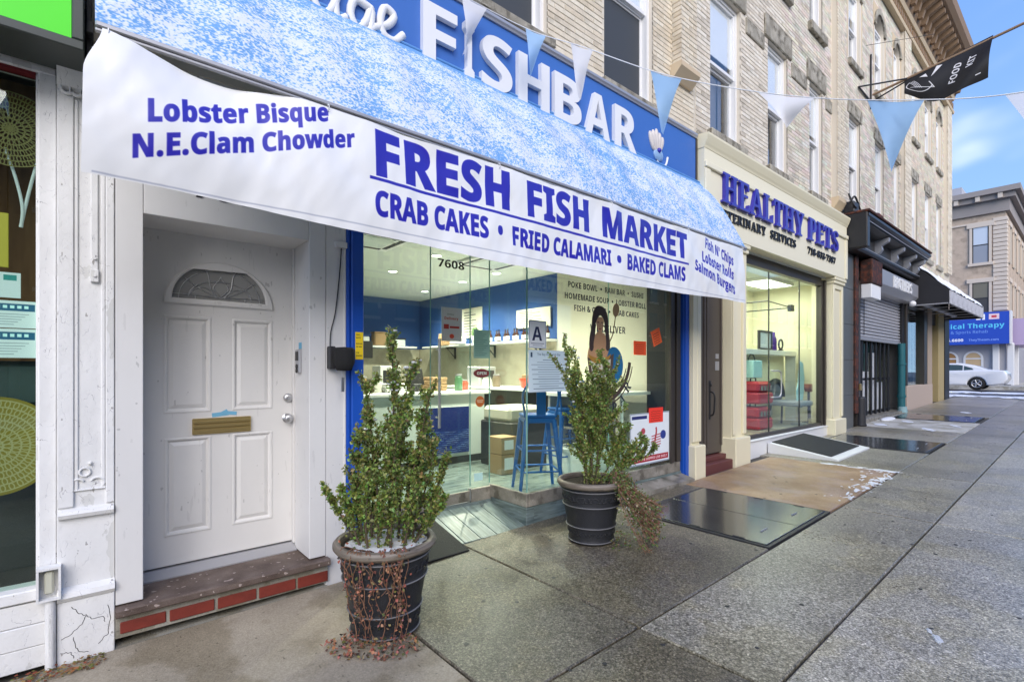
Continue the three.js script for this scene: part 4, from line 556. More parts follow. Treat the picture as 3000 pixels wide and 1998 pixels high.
  tag(sheet(scene, 'list_sheet', 0.2, 0.29, 3.10, 1.72, -0.572, 0, canvas(64, 96, (g) => { g.fillStyle = '#9fc0bb'; g.fillRect(0, 0, 64, 96); g.fillStyle = '#6d918d'; for (let i = 0; i < 13; i++) g.fillRect(5, 7 + i * 6.5, 30 + (i * 17) % 24, 2); })), 'pale green list taped to the narrow pane beside the door', 'notice');
  const oval = thing('open_sign', 'dark red oval sign hanging on the narrow pane', 'sign'); M(oval, 'board', at(new THREE.CylinderGeometry(0.045, 0.045, 0.006, 24), 0, 0, 0, 0, 1.57), std({ color: C(0.22, 0.01, 0.03), roughness: 0.4 })).scale.set(2.2, 1, 1); M(oval, 'lettering', letters('OPEN', sansB, -0.06, 0.06, -0.016, 0.016, 0.004, 0.002), m.letterWhite); oval.position.set(3.095, 1.42, -0.566);
  const rnds = canvas(64, 64, (g) => { g.clearRect(0, 0, 64, 64); g.fillStyle = '#c7682c'; g.beginPath(); g.arc(32, 32, 30, 0, 7); g.fill(); g.fillStyle = '#e8cdb0'; g.fillRect(10, 24, 44, 5); g.fillRect(14, 34, 36, 4); }); tag(decal(scene, 'round_sticker', 0.12, 0.12, 3.08, 1.13, -0.571, 0, rnds), 'round orange sticker on the narrow pane below the oval sign', 'sticker');
  tag(sheet(scene, 'floor_sticker', 0.11, 0.08, 3.06, 0.36, -0.572, 0, canvas(32, 32, (g) => { g.fillStyle = '#bfe3e0'; g.fillRect(0, 0, 32, 32); })), 'small pale blue square sticker low on the narrow pane', 'sticker');
}
// ================= FISH MARKET INTERIOR =================
{
  const r = struct('fish_market_interior'); const D = -7.2;
  M(r, 'floor', box(1.5, 6.3, FY - 0.1, FY, D, -0.545), m.floorTile);
  M(r, 'ceiling', box(1.4, 6.4, 3.13, 3.25, D, -0.0), m.ceiling);
  M(r, 'wall', box(1.40, 1.50, 0, 3.13, D, -0.60), m.wallBlue);
  M(r, 'wall', box(1.4, 6.4, 0, 3.25, D - 0.1, D), m.wallBlue);
  M(r, 'wall', box(6.2, 6.30, 0, 3.13, D, -0.05), m.wallBlue);
  M(r, 'wainscot', box(6.17, 6.20, FY, 1.95, D, -2.42), m.tileBeige);
  M(r, 'wainscot', box(1.5, 6.17, FY, 1.95, D, D + 0.03), m.tileBeige); M(r, 'wainscot', box(1.5, 1.53, FY, 1.95, D + 0.03, -0.7), m.tileBeige);
  M(r, 'wall_panel', box(6.10, 6.199, FY, 3.13, -2.42, -0.5), m.wallBeige);
  const lamps = [[1150, 794], [1244, 853], [1153, 878], [1079, 897], [1355, 825], [1279, 748]];
  const ca = Math.cos(YAW), sa = Math.sin(YAW); let n = 0;
  const spots = lamps.map(([px, py]) => { const u = (px - 1500) / 1466, v = (1085 - py) / 1466, t = (3.13 - 1.45) / v; return [t * (ca + u * sa), 3.55 + t * (-sa + u * ca)]; });
  spots.push([4.9, -1.6], [3.6, -1.5], [5.4, -3.2]);
  for (const [x, z] of spots) {
    const l = thing('downlight', ['upper left downlight just inside the left glass pane', 'third downlight from the left end of the back row', 'second downlight from the left end of the back row', 'lowest and leftmost downlight, next to the blue post', 'rightmost of the lit downlights, right of the door number', 'topmost downlight, directly above the door number', 'downlight over the display case behind the front window', 'downlight over the bar stools behind the glass corner', 'downlight over the bar ledge with the red basket'][n++], 'downlight', 'ceiling downlights in the fish market');
    M(l, 'trim_ring', at(new THREE.TorusGeometry(0.075, 0.012, 8, 24), x, 3.128, z, 0, 1.57), m.whiteTrim);
    const e = M(l, 'lamp_lens', at(new THREE.CylinderGeometry(0.066, 0.066, 0.01, 24), x, 3.124, z), std({ color: 0xffffff, emissive: 0xfff6e4, emissiveIntensity: 5 }));
    const p = new THREE.SpotLight(0xfff3df, 10.5, 0, 1.25, 0.7, 2); p.position.set(x, 3.10, z); p.target.position.set(x, 0, z); p.shadow.radius = 3; p.castShadow = true; scene.add(p, p.target);
  }
  for (const [x, z, lab] of [[2.75, -2.45, 'white ceiling air cassette near the left glass pane'], [4.75, -2.55, 'white ceiling air cassette above the sales counter']]) { const c = thing('air_cassette', lab, 'air conditioner', 'ceiling air cassettes'); M(c, 'panel', cbox(x - 0.42, x + 0.42, 3.09, 3.129, z - 0.42, z + 0.42, 0.02), m.whiteTrim); M(c, 'grille', cbox(x - 0.24, x + 0.24, 3.082, 3.092, z - 0.24, z + 0.24, 0.004), m.counter); for (const s of [-1, 1]) { M(c, 'vent', box(x - 0.28, x + 0.28, 3.085, 3.095, z + s * 0.32 - 0.03, z + s * 0.32 + 0.03), m.charcoal); M(c, 'vent', box(x + s * 0.32 - 0.03, x + s * 0.32 + 0.03, 3.085, 3.095, z - 0.27, z + 0.27), m.charcoal); } }
  const c = thing('sales_counter', 'pale sales counter with a dark blue picture panel on its front', 'counter'); M(c, 'body', cbox(2.3, 4.55, FY + 0.001, 1.10, -3.1, -2.42, 0.01), m.counter); M(c, 'top', cbox(2.25, 4.62, 1.10, 1.15, -3.15, -2.36, 0.01), m.whiteTrim); M(c, 'plinth', box(2.3, 4.5, FY + 0.001, FY + 0.1, -2.42, -2.41), m.charcoal);
  const sea = canvas(256, 192, (g) => { g.fillStyle = '#12276e'; g.fillRect(0, 0, 256, 192); for (let i = 0; i < 260; i++) { const y = 96 + ((i * 37) % 96), x = (i * 61) % 256; g.fillStyle = ['#1b3a90', '#4f6fae', '#93a9c9', '#0e1f5c'][i % 4]; g.fillRect(x, y, 14 + (i % 30), 1.5); } }); sheet(c, 'picture_panel', 0.78, 0.66, 3.86, 0.60, -2.408, 0, sea, { t: 0.012 });
  const scr = thing('register', 'dark cash register screen on the sales counter', 'register'); M(scr, 'screen', at(cbox(-0.16, 0.16, 0, 0.24, -0.01, 0.01, 0.008), 3.55, 1.24, -2.7, 0.3, -0.2), m.black); M(scr, 'stand', cbox(3.48, 3.62, 1.15, 1.26, -2.78, -2.66, 0.01), m.charcoal);
  const sh = thing('wall_shelf', 'long pale shelf with iron brackets on the right wall', 'shelf'); M(sh, 'board', cbox(5.86, 6.168, 1.95, 1.985, -6.5, -2.45, 0.005), m.whiteTrim); for (const z of [-2.9, -4.2, -5.6]) M(sh, 'bracket', merge([box(6.14, 6.168, 1.7, 1.95, z - 0.015, z + 0.015), box(5.92, 6.14, 1.92, 1.95, z - 0.015, z + 0.015), rod([6.15, 1.73, z], [5.95, 1.93, z], 0.01)]), m.ironwork);
  const bot = thing('sauce_bottle', 'rightmost dark sauce bottle in the row on the wall shelf', 'bottle', 'sauce bottles on the shelf', [6.0, 1.986, -2.55]); M(bot, 'glass', lathe([[0, 0], [0.034, 0], [0.036, 0.01], [0.036, 0.13], [0.015, 0.17], [0.014, 0.21], [0, 0.21]], 14), std({ color: C(0.05, 0.016, 0.008), roughness: 0.15 })); M(bot, 'label', lathe([[0.0365, 0.03], [0.0365, 0.10]], 14), m.paper); M(bot, 'cap', at(new THREE.CylinderGeometry(0.016, 0.016, 0.03, 12), 0, 0.222, 0), m.black);
  for (let i = 1; i < 14; i++) { const b = bot.clone(); b.name = named('sauce_bottle'); b.position.set(5.98 + (i % 2) * 0.05, 1.986, -2.55 - i * 0.13); b.userData.label = `${['', 'second', 'third', 'fourth', 'fifth', 'sixth', 'seventh', 'eighth', 'ninth', 'tenth', 'eleventh', 'twelfth', 'thirteenth', 'last'][i]} dark sauce bottle from the right on the wall shelf`; scene.add(b); }
  const sign = (lab, w, h, x, y, z, ry, bg) => tag(sheet(scene, 'menu_board', w, h, x, y, z, ry, canvas(128, 96, (g) => { g.fillStyle = bg; g.fillRect(0, 0, 128, 96); g.fillStyle = '#56585c'; for (let i = 0; i < 9; i++) g.fillRect(12, 12 + i * 9, 50 + (i * 29) % 55, 3); }), { t: 0.02 }), lab, 'sign');
  sign('cream menu board on the blue wall over the bottles', 0.9, 0.34, 6.17, 2.40, -3.1, -1.5708, '#d5d2bf'); sign('tall cream menu sheet on the blue wall behind the door', 0.7, 0.62, 6.18, 2.45, -5.0, -1.5708, '#d6d3c4'); sign('cream menu sheet farthest back on the blue wall', 0.5, 0.6, 3.2, 2.2, -7.17, 0, '#cfccba');
  const mon = thing('price_screen', 'dark price screen above the counter at the back', 'screen'); M(mon, 'case', cbox(4.0, 4.5, 1.7, 2.05, -6.2, -6.15, 0.01), m.black); M(mon, 'pole', cbox(4.22, 4.28, FY + 0.001, 1.7, -6.2, -6.15, 0.01), m.charcoal);
  const shelf2 = thing('bar_ledge', 'pale bar ledge along the right wall with dark stores beneath', 'bar'); M(shelf2, 'top', cbox(5.2, 6.098, 1.12, 1.16, -4.6, -1.4, 0.006), m.whiteTrim); M(shelf2, 'back_board', box(6.0, 6.09, FY + 0.001, 1.12, -4.6, -1.4), m.charcoal); M(shelf2, 'leg', box(5.24, 5.32, FY + 0.001, 1.12, -1.52, -1.44), m.whiteTrim); M(shelf2, 'leg', box(5.24, 5.32, FY + 0.001, 1.12, -4.5, -4.42), m.whiteTrim);
  const tk = thing('red_basket', 'red basket of packets on the bar ledge', 'basket'); M(tk, 'tub', at(lathe([[0, 0], [0.11, 0], [0.15, 0.16], [0.14, 0.16], [0.10, 0.01], [0, 0.01]], 20), 5.5, 1.161, -2.5), std({ color: C(0.6, 0.06, 0.02), roughness: 0.4 })); M(tk, 'packets', cbox(5.42, 5.57, 1.19, 1.38, -2.57, -2.44, 0.01), m.card);
  const tray = thing('wooden_tray', 'long wooden tray on the bar ledge beside the red basket', 'tray'); M(tray, 'base', cbox(5.3, 5.75, 1.161, 1.20, -2.3, -1.7, 0.01), std({ map: per(woodTex, 0.6), roughness: 0.6 })); M(tray, 'jar', at(new THREE.CylinderGeometry(0.05, 0.05, 0.16, 16), 5.6, 1.28, -1.8), m.charcoal);
  const bx = [['brown carton with a white label at the bottom of the stack', 4.0, 0.0, 0.25], ['brown carton with a white label on top of the stack', 4.0, 0.255, 0.22]]; for (const [lab, x, y, h] of bx) { const k = thing('carton', lab, 'carton', 'stacked cartons inside the glass'); M(k, 'box', cbox(x, x + 0.26, FY + 0.002 + y, FY + y + h, -1.62, -1.35, 0.004), m.card); M(k, 'label', box(x + 0.05, x + 0.2, FY + y + 0.06, FY + y + h - 0.04, -1.35, -1.347), m.paper); }
  const bag = thing('supply_stack', 'dark stack of supplies under the bar ledge', 'supplies'); M(bag, 'crate', cbox(4.3, 5.1, FY + 0.001, 0.75, -2.2, -1.5, 0.02), m.charcoal); M(bag, 'sack', cbox(4.3, 5.0, 0.751, 0.95, -2.15, -1.55, 0.06), m.wallBeige);
  // small stock on the counters
  const jar = (x, y, z, r, h, col, lab, cat) => { const t = thing('jar', lab, cat, 'jars and tubs on the counters'); M(t, 'body', at(lathe([[0, 0], [r, 0], [r, h * 0.8], [r * 0.8, h * 0.86], [r * 0.8, h], [0, h]], 14), x, y, z), std({ color: C(...col), roughness: 0.35 })); M(t, 'lid', at(new THREE.CylinderGeometry(r * 0.85, r * 0.85, h * 0.12, 14), x, y + h * 1.06, z), m.steelDull); };
  jar(2.7, 1.151, -2.6, 0.07, 0.2, [0.5, 0.3, 0.1], 'amber jar at the left end of the sales counter', 'jar'); jar(2.95, 1.151, -2.72, 0.08, 0.16, [0.6, 0.6, 0.55], 'white tub beside the amber jar', 'tub'); jar(4.2, 1.151, -2.6, 0.06, 0.22, [0.08, 0.2, 0.1], 'green jar at the right end of the sales counter', 'jar'); jar(4.4, 1.151, -2.75, 0.07, 0.14, [0.5, 0.08, 0.04], 'red tub at the right end of the sales counter', 'tub'); jar(5.4, 1.161, -3.2, 0.07, 0.2, [0.2, 0.15, 0.1], 'brown jar deep on the bar ledge', 'jar'); jar(5.5, 1.161, -3.6, 0.09, 0.15, [0.6, 0.58, 0.5], 'cream tub deep on the bar ledge', 'tub');
  const pp = (x, y, z, w, d, h, mat, name, lab) => { const t = thing(name, lab, 'stock', 'stock on the counters'); const n = 4; for (let i = 0; i < n; i++) M(t, 'tray', cbox(x - w / 2 + 0.01 * (i % 2), x + w / 2 + 0.01 * (i % 2), y + i * h / n, y + (i + 1) * h / n - 0.003, z - d / 2, z + d / 2, 0.006), mat); };
  pp(3.2, 1.151, -2.75, 0.3, 0.3, 0.12, m.paper, 'tray_stack', 'stack of white trays on the sales counter'); pp(3.9, 1.151, -2.8, 0.26, 0.3, 0.2, m.card, 'carton_stack', 'stack of flat cartons on the sales counter'); pp(5.75, 1.986, -4.9, 0.2, 0.3, 0.2, m.paper, 'cup_stack', 'stack of white tubs on the wall shelf'); pp(5.95, 1.986, -5.6, 0.2, 0.4, 0.26, m.card, 'box_stack', 'stack of brown boxes on the wall shelf');
  // kitchen line along the back wall
  const kl = thing('back_counter', 'long steel work counter along the back wall', 'counter'); M(kl, 'body', cbox(1.7, 5.9, FY + 0.001, 1.0, -7.1, -6.45, 0.01), m.steelDull); M(kl, 'top', cbox(1.68, 5.92, 1.0, 1.05, -7.12, -6.42, 0.008), m.steel); M(kl, 'over_shelf', cbox(1.7, 5.9, 1.96, 2.0, -7.1, -6.8, 0.006), m.whiteTrim);
  const appl = (x, y, z, w, h, d, mat, name, lab) => { const t = thing(name, lab, 'appliance', 'kitchen equipment in the fish market'); M(t, 'case', cbox(x - w / 2, x + w / 2, y, y + h, z - d / 2, z + d / 2, 0.015), mat); M(t, 'front_panel', cbox(x - w * 0.36, x + w * 0.36, y + h * 0.2, y + h * 0.8, z + d / 2, z + d / 2 + 0.012, 0.004), m.charcoal); M(t, 'control', at(new THREE.CylinderGeometry(0.025, 0.025, 0.02, 12), x + w * 0.42, y + h * 0.5, z + d / 2 + 0.01, 0, 1.57), m.steel); };
  appl(2.1, 1.051, -6.75, 0.55, 0.34, 0.4, m.steelDull, 'microwave', 'grey microwave at the left of the back counter'); appl(3.0, 1.051, -6.75, 0.4, 0.45, 0.4, m.charcoal, 'coffee_machine', 'black coffee machine in the middle of the back counter'); appl(4.0, 1.051, -6.75, 0.6, 0.3, 0.4, m.steel, 'fryer', 'steel fryer on the back counter'); appl(5.1, 1.051, -6.75, 0.5, 0.5, 0.4, m.whiteTrim, 'ice_machine', 'white ice machine at the right of the back counter'); appl(2.55, 1.151, -2.85, 0.34, 0.3, 0.3, m.charcoal, 'weighing_scale', 'dark weighing scale at the left of the sales counter'); appl(5.75, 1.161, -4.1, 0.4, 0.36, 0.4, m.steelDull, 'toaster_oven', 'grey toaster oven at the far end of the bar ledge');
  for (let i = 0; i < 9; i++) { const t = thing('storage_tub', `${['first', 'second', 'third', 'fourth', 'fifth', 'sixth', 'seventh', 'eighth', 'ninth'][i]} storage tub from the left on the high back shelf`, 'tub', 'storage tubs on the back shelf'); const x = 1.95 + i * 0.44, h = [0.2, 0.28, 0.16][i % 3]; M(t, 'body', cbox(x - 0.16, x + 0.16, 2.001, 2.0 + h, -7.05, -6.85, 0.02), [m.paper, m.card, m.counter][i % 3]); M(t, 'lid', cbox(x - 0.17, x + 0.17, 2.0 + h, 2.03 + h, -7.06, -6.84, 0.008), [m.wallBlue, m.card, m.charcoal][i % 3]); }
  const pt = thing('potted_plant', 'small white pot with a leafy plant on the wall shelf', 'plant'); M(pt, 'pot', at(lathe([[0, 0], [0.06, 0], [0.08, 0.15], [0.07, 0.15], [0, 0.13]], 16), 5.93, 1.986, -4.55), m.paper); M(pt, 'leaves', merge([0, 1, 2, 3, 4, 5, 6].map((i) => at(new THREE.SphereGeometry(0.05, 8, 6).scale(0.5, 1.6, 0.4), 5.93 + 0.05 * Math.cos(i), 2.2 + 0.02 * (i % 3), -4.55 + 0.05 * Math.sin(i), 0, 0, 0.3 * Math.cos(i)))), std({ color: C(0.06, 0.12, 0.03), roughness: 0.7 }));
  // blue metal bar stool by the corner of the glass
  function stool(x, z, lab, ry) { const s = thing('bar_stool', lab, 'stool', 'blue metal bar stools', [x, FY, z], ry); s.scale.setScalar(1.12); const H = 0.76; M(s, 'seat', merge([cbox(-0.155, 0.155, H - 0.03, H, -0.155, 0.155, 0.02), cbox(-0.15, 0.15, H - 0.08, H - 0.03, -0.15, 0.15, 0.008)]), m.stoolBlue);
    for (const [a, b] of [[-1, -1], [1, -1], [-1, 1], [1, 1]]) M(s, 'leg', merge([rod([a * 0.21, 0, b * 0.21], [a * 0.135, H - 0.05, b * 0.135], 0.016, 6, 0.028)]), m.stoolBlue);
    for (const y of [0.22, 0.42]) M(s, 'rung', merge([[-1, -1, 1, -1], [1, -1, 1, 1], [1, 1, -1, 1], [-1, 1, -1, -1]].map(([a, b, c, d]) => { const k = mix(0.20, 0.145, y / H); return rod([a * k, y, b * k], [c * k, y, d * k], 0.009); })), m.stoolBlue);
    M(s, 'backrest', merge([tube([[-0.15, H - 0.02, -0.15], [-0.17, H + 0.22, -0.17], [-0.08, H + 0.33, -0.19], [0.08, H + 0.33, -0.19], [0.17, H + 0.22, -0.17], [0.15, H - 0.02, -0.15]], 0.012), cbox(-0.045, 0.045, H, H + 0.32, -0.185, -0.172, 0.004)]), m.stoolBlue); }
  stool(3.80, -0.48, 'blue metal bar stool just behind the glass corner', 2.6); stool(4.75, -0.95, 'second blue metal bar stool half hidden by the planted shrub', 2.9);
  const dc = thing('display_case', 'glass fronted display case behind the front window', 'display case'); M(dc, 'body', box(4.6, 6.0, FY + 0.001, 0.45, -1.15, -0.45), m.counter); M(dc, 'frame', merge([[4.6, 4.63], [5.28, 5.31], [5.97, 6.0]].map(([a, b]) => box(a, b, 0.45, 1.12, -0.48, -0.45)).concat([box(4.6, 6.0, 1.12, 1.16, -1.15, -0.44), box(4.63, 5.97, 0.45, 0.48, -0.48, -0.45)])), m.whiteTrim); M(dc, 'pane', box(4.63, 5.97, 0.48, 1.12, -0.466, -0.462), m.winGlass); M(dc, 'inner_back', box(4.62, 5.98, 0.46, 1.12, -1.14, -1.10), m.steelDull); M(dc, 'tray', box(4.7, 5.9, 0.7, 0.73, -1.05, -0.55), m.steel);
}
// ================= FISH MARKET SIGN, AWNING, BANNER =================
{
  const t = thing('fish_market_sign', 'long blue sign board with raised white FISHBAR letters', 'sign');
  M(t, 'board', box(0.14, 6.20, 3.40, 4.545, -0.01, 0.055), m.signBlue);
  M(t, 'top_trim', profX([[-0.01, 4.545], [0.07, 4.545], [0.075, 4.56], [0.085, 4.575], [0.085, 4.60], [0.06, 4.61], [-0.01, 4.615]], 0.13, 6.22), m.steelDull);
  M(t, 'end_trim', box(6.20, 6.24, 3.4, 4.545, -0.01, 0.065), m.bronze);
  for (const [c, a, b] of [['F', 2.02, 2.345], ['I', 2.42, 2.52], ['S', 2.60, 2.945], ['H', 3.02, 3.42], ['B', 3.49, 3.88], ['A', 3.945, 4.345], ['R', 4.43, 4.83]]) M(t, 'letter', letters(c, sansB, a, b, 3.93 - (c === 'S' ? 0.01 : 0), 4.385 + (c === 'S' ? 0.01 : 0), 0.056, 0.045), m.letterWhite);
  // script word ending in -dge
  const S = (pts, r = 0.030) => { const g = tube(pts.map((p) => [p[0], p[1], 0.082]), r, 36, 8); g.translate(0, 0, -0.082); g.scale(1, 1, 0.9); g.translate(0, 0, 0.075); return g; };
  M(t, 'letter', S([[0.66, 4.05], [0.78, 4.36], [0.70, 4.0], [0.67, 3.86], [0.80, 4.30], [0.92, 4.28], [0.86, 4.12], [0.76, 4.08], [0.88, 3.96], [0.98, 3.9]]), m.letterWhite);
  M(t, 'letter', S([[0.98, 3.9], [1.06, 4.1], [1.04, 3.95], [1.08, 3.9], [1.15, 3.97]]), m.letterWhite);
  M(t, 'letter', S([[1.32, 4.1], [1.22, 4.11], [1.18, 3.98], [1.24, 3.91], [1.32, 4.0], [1.37, 4.38], [1.33, 4.05], [1.35, 3.92], [1.41, 3.96]]), m.letterWhite);
  M(t, 'letter', S([[1.58, 4.11], [1.48, 4.12], [1.44, 4.0], [1.49, 3.92], [1.56, 4.0], [1.60, 4.12], [1.56, 3.8], [1.48, 3.72], [1.44, 3.78], [1.62, 3.98]]), m.letterWhite);
  M(t, 'letter', S([[1.62, 3.98], [1.74, 4.06], [1.78, 4.14], [1.71, 4.17], [1.67, 4.05], [1.70, 3.96], [1.78, 3.95], [1.86, 4.03]]), m.letterWhite);
  // oyster emblem at the right end
  const em = []; for (let i = 0; i < 5; i++) { const g = new THREE.SphereGeometry(1, 14, 10); g.scale(0.045, 0.15 - Math.abs(i - 2) * 0.018, 0.03); g.rotateZ((2 - i) * 0.19); g.translate(5.28 + (i - 2) * 0.048, 4.24 - Math.abs(i - 2) * 0.012, 0.06); em.push(uvm(g)); }
  M(t, 'shell_emblem', merge(em), std({ color: C(0.66, 0.60, 0.55), roughness: 0.5 }));
  M(t, 'shell_foot', merge([at(new THREE.SphereGeometry(0.10, 16, 12).scale(1, 0.8, 0.3), 5.32, 4.08, 0.06)].map(uvm)), m.pennantBlue); M(t, 'pearl', at(new THREE.SphereGeometry(0.03, 12, 10), 5.30, 4.12, 0.085), m.letterBlue);
  M(t, 'emblem_hook', tube([[5.28, 4.0, 0.065], [5.38, 3.95, 0.065], [5.48, 4.0, 0.065], [5.52, 4.1, 0.065]], 0.014), m.letterWhite);

  const a = thing('blue_awning', 'sloping blue awning speckled with snow over the fish market', 'awning');
  const crv = new THREE.CatmullRomCurve3([[0.68, 2.985], [0.57, 3.22], [0.45, 3.45], [0.31, 3.68], [0.17, 3.855], [0.06, 3.985]].map((p) => new THREE.Vector3(p[0], p[1], 0))); const prof = (v) => { const p = crv.getPointAt(v); return [p.x, p.y]; };
  { const NX = 90, NV = 16, pos = [], uv = [], idx = []; for (let i = 0; i <= NX; i++) for (let j = 0; j <= NV; j++) { const x = mix(0.03, 6.30, i / NX), v = j / NV, [z, y] = prof(v); const s = 0.008 * Math.sin(i * 0.9) * Math.sin(Math.PI * v) - 0.012 * Math.abs(Math.sin(x * 2.0)) * Math.sin(Math.PI * v); pos.push(x, y + s, z + s); uv.push(i / NX, v); }
    for (let i = 0; i < NX; i++) for (let j = 0; j < NV; j++) { const p = i * (NV + 1) + j; idx.push(p, p + NV + 1, p + 1, p + 1, p + NV + 1, p + NV + 2); } const g = new THREE.BufferGeometry(); g.setAttribute('position', new THREE.Float32BufferAttribute(pos, 3)); g.setAttribute('uv', new THREE.Float32BufferAttribute(uv, 2)); g.setIndex(idx); g.computeVertexNormals(); M(a, 'canvas_top', g, m.awningCloth); }
  M(a, 'roller_tube', rod([0.03, 3.965, 0.075], [6.30, 3.965, 0.075], 0.016, 12), std({ color: C(0.10, 0.27, 0.58), roughness: 0.6 }));
  M(a, 'front_bar', merge([cbox(0.03, 6.30, 2.962, 2.988, 0.655, 0.70, 0.006), cbox(0.03, 6.30, 2.945, 2.961, 0.668, 0.69, 0.004)]), m.steelDull);
  for (const x of [0.09, 2.1, 4.2, 6.22]) M(a, 'arm', merge([rod([x, 2.965, 0.65], [x, 3.30, 0.06], 0.016), cbox(x - 0.03, x + 0.03, 3.2, 3.4, 0.056, 0.08, 0.004)]), m.steelDull);
  for (const [x, s] of [[0.034, -1], [6.296, 1]]) { const p = []; for (let j = 0; j <= 10; j++) { const q = prof(j / 10); p.push([q[0] - 0.004, q[1] - 0.012]); } p.push([0.065, 3.55]); M(a, 'side_flap', profX(p, x - 0.002, x + 0.002), s < 0 ? m.steelDull : m.awningCloth); }

  // vinyl banner hung from the awning bar
  const W = 2048, H = 256, x0 = -0.05, x1 = 6.25, y0 = 2.18, y1 = 2.98;
  const tx = canvas(W, H, (g) => {
    g.fillStyle = '#eeeeec'; g.fillRect(0, 0, W, H); g.fillStyle = '#231aa6';
    const X = (x) => (x - x0) / (x1 - x0) * W, Y = (y) => (y1 - y) / (y1 - y0) * H;
    const T = (s, xa, ya, xb, yb, h, fnt = 'bold 100px sans-serif') => { g.save(); g.font = fnt; const mt = g.measureText(s), cap = 72; const dx = X(xb) - X(xa), dy = Y(yb) - Y(ya), len = Math.hypot(dx, dy); g.transform(dx / mt.width, dy / mt.width, 0, (h / (y1 - y0) * H) / cap, X(xa), Y(ya)); g.fillText(s, 0, 0); g.lineWidth = 5; g.strokeStyle = '#231aa6'; g.strokeText(s, 0, 0); g.restore(); };
    g.strokeStyle = '#b9bcc6'; g.lineWidth = 1.5; g.strokeRect(X(0.02), Y(2.31), W, 1); g.strokeStyle = '#231aa6';
    T('Lobster Bisque', 0.205, 2.575, 1.055, 2.87, 0.105); T('N.E.Clam Chowder', 0.15, 2.40, 1.20, 2.762, 0.10);
    T('FRESH', 1.305, 2.632, 2.42, 2.642, 0.272); T('FISH', 2.55, 2.64, 3.32, 2.642, 0.262); T('MARKET', 3.45, 2.64, 4.86, 2.634, 0.255);
    g.lineWidth = 6; g.strokeStyle = '#231aa6'; g.beginPath(); g.moveTo(X(1.29), Y(2.605)); g.lineTo(X(4.88), Y(2.578)); g.stroke();
    T('CRAB CAKES', 1.315, 2.385, 2.19, 2.393, 0.148); T('•', 2.27, 2.40, 2.325, 2.40, 0.14); T('FRIED CALAMARI', 2.405, 2.384, 3.58, 2.386, 0.136); T('•', 3.66, 2.39, 3.73, 2.39, 0.14); T('BAKED CLAMS', 3.80, 2.386, 4.82, 2.392, 0.14);
    T("Fish N' Chips", 5.24, 2.82, 5.90, 2.70, 0.11); T('Lobster Rolls', 5.18, 2.66, 5.90, 2.53, 0.11); T('Salmon Burgers', 5.02, 2.545, 5.94, 2.36, 0.11);
  });
  tx.wrapS = tx.wrapT = THREE.ClampToEdgeWrapping;
  const b = thing('vinyl_banner', 'long white vinyl banner with blue FRESH FISH MARKET print under the awning', 'banner');
  const NX = 260, NV = 26, pos = [], uv = [], idx = [];
  for (let i = 0; i <= NX; i++) for (let j = 0; j <= NV; j++) {
    const s = i / NX, t2 = j / NV; const L = smooth(0.30, 0.0, s);
    let x = mix(0.055, 6.19, s); const sag = 0.054 * Math.pow(Math.sin(Math.PI * clamp((x - 0.075) / 0.80)), 1.15) * (x < 0.875 ? 1 : 0) + 0.012 * Math.pow(Math.abs(Math.sin((x - 1.045) * 2.45)), 1.0) * (x >= 1.045 ? 1 : 0);
    const top = 2.952 - sag, bot = 2.262 + 0.035 * Math.pow(1 - s, 3) - 0.035 * Math.sin(Math.PI * clamp((s - 0.1) / 0.7)) + 0.02 * smooth(0.75, 1, s) + 0.006 * Math.sin(s * 30);
    const y = mix(top, bot, t2);
    x += -0.062 * smooth(-0.02, 0.34, t2) * smooth(0.06, 0, s) - 0.01 * t2 * (1 - s);
    let z = 0.705 + 0.02 * t2; z += 0.020 * L * Math.sin(Math.PI * t2) * 2.2 - 0.06 * (x < 1.045 ? Math.pow(Math.sin(Math.PI * clamp((x - 0.1) / 0.93)), 2) * Math.pow(1 - t2, 2) : 0);
    z += 0.016 * fbm3(x * 1.6, y * 2.2 + x * 0.7, 4, 3) + 0.010 * Math.sin(x * 5.1 + t2 * 2.2) * t2 * (1 - 0.4 * s) + 0.006 * Math.sin(x * 11 - t2 * 4) * Math.pow(1 - t2, 1.5) + 0.018 * fbm3(x * 3.4, y * 2.2 - x * 2.6, 9, 4) + 0.008 * fbm3(x * 7 + y * 5, y * 3, 21, 3);
    pos.push(x, y, z); uv.push((x - x0) / (x1 - x0), (y - y0) / (y1 - y0));
  }
  for (let i = 0; i < NX; i++) for (let j = 0; j < NV; j++) { const p = i * (NV + 1) + j; idx.push(p, p + 1, p + NV + 1, p + 1, p + NV + 2, p + NV + 1); }
  const g = new THREE.BufferGeometry(); g.setAttribute('position', new THREE.Float32BufferAttribute(pos, 3)); g.setAttribute('uv', new THREE.Float32BufferAttribute(uv, 2)); g.setIndex(idx); g.computeVertexNormals();
  M(b, 'sheet', g, phy({ map: tx, roughness: 0.45, clearcoat: 0.6, clearcoatRoughness: 0.18, side: THREE.DoubleSide }));
  const ties = [0.075, 1.05, 2.3, 3.6, 4.9, 6.15].map((x) => uvm(at(new THREE.TorusGeometry(0.018, 0.003, 6, 14), x, 2.945, 0.70, 1.57))); M(b, 'tie', merge(ties), m.string);
}
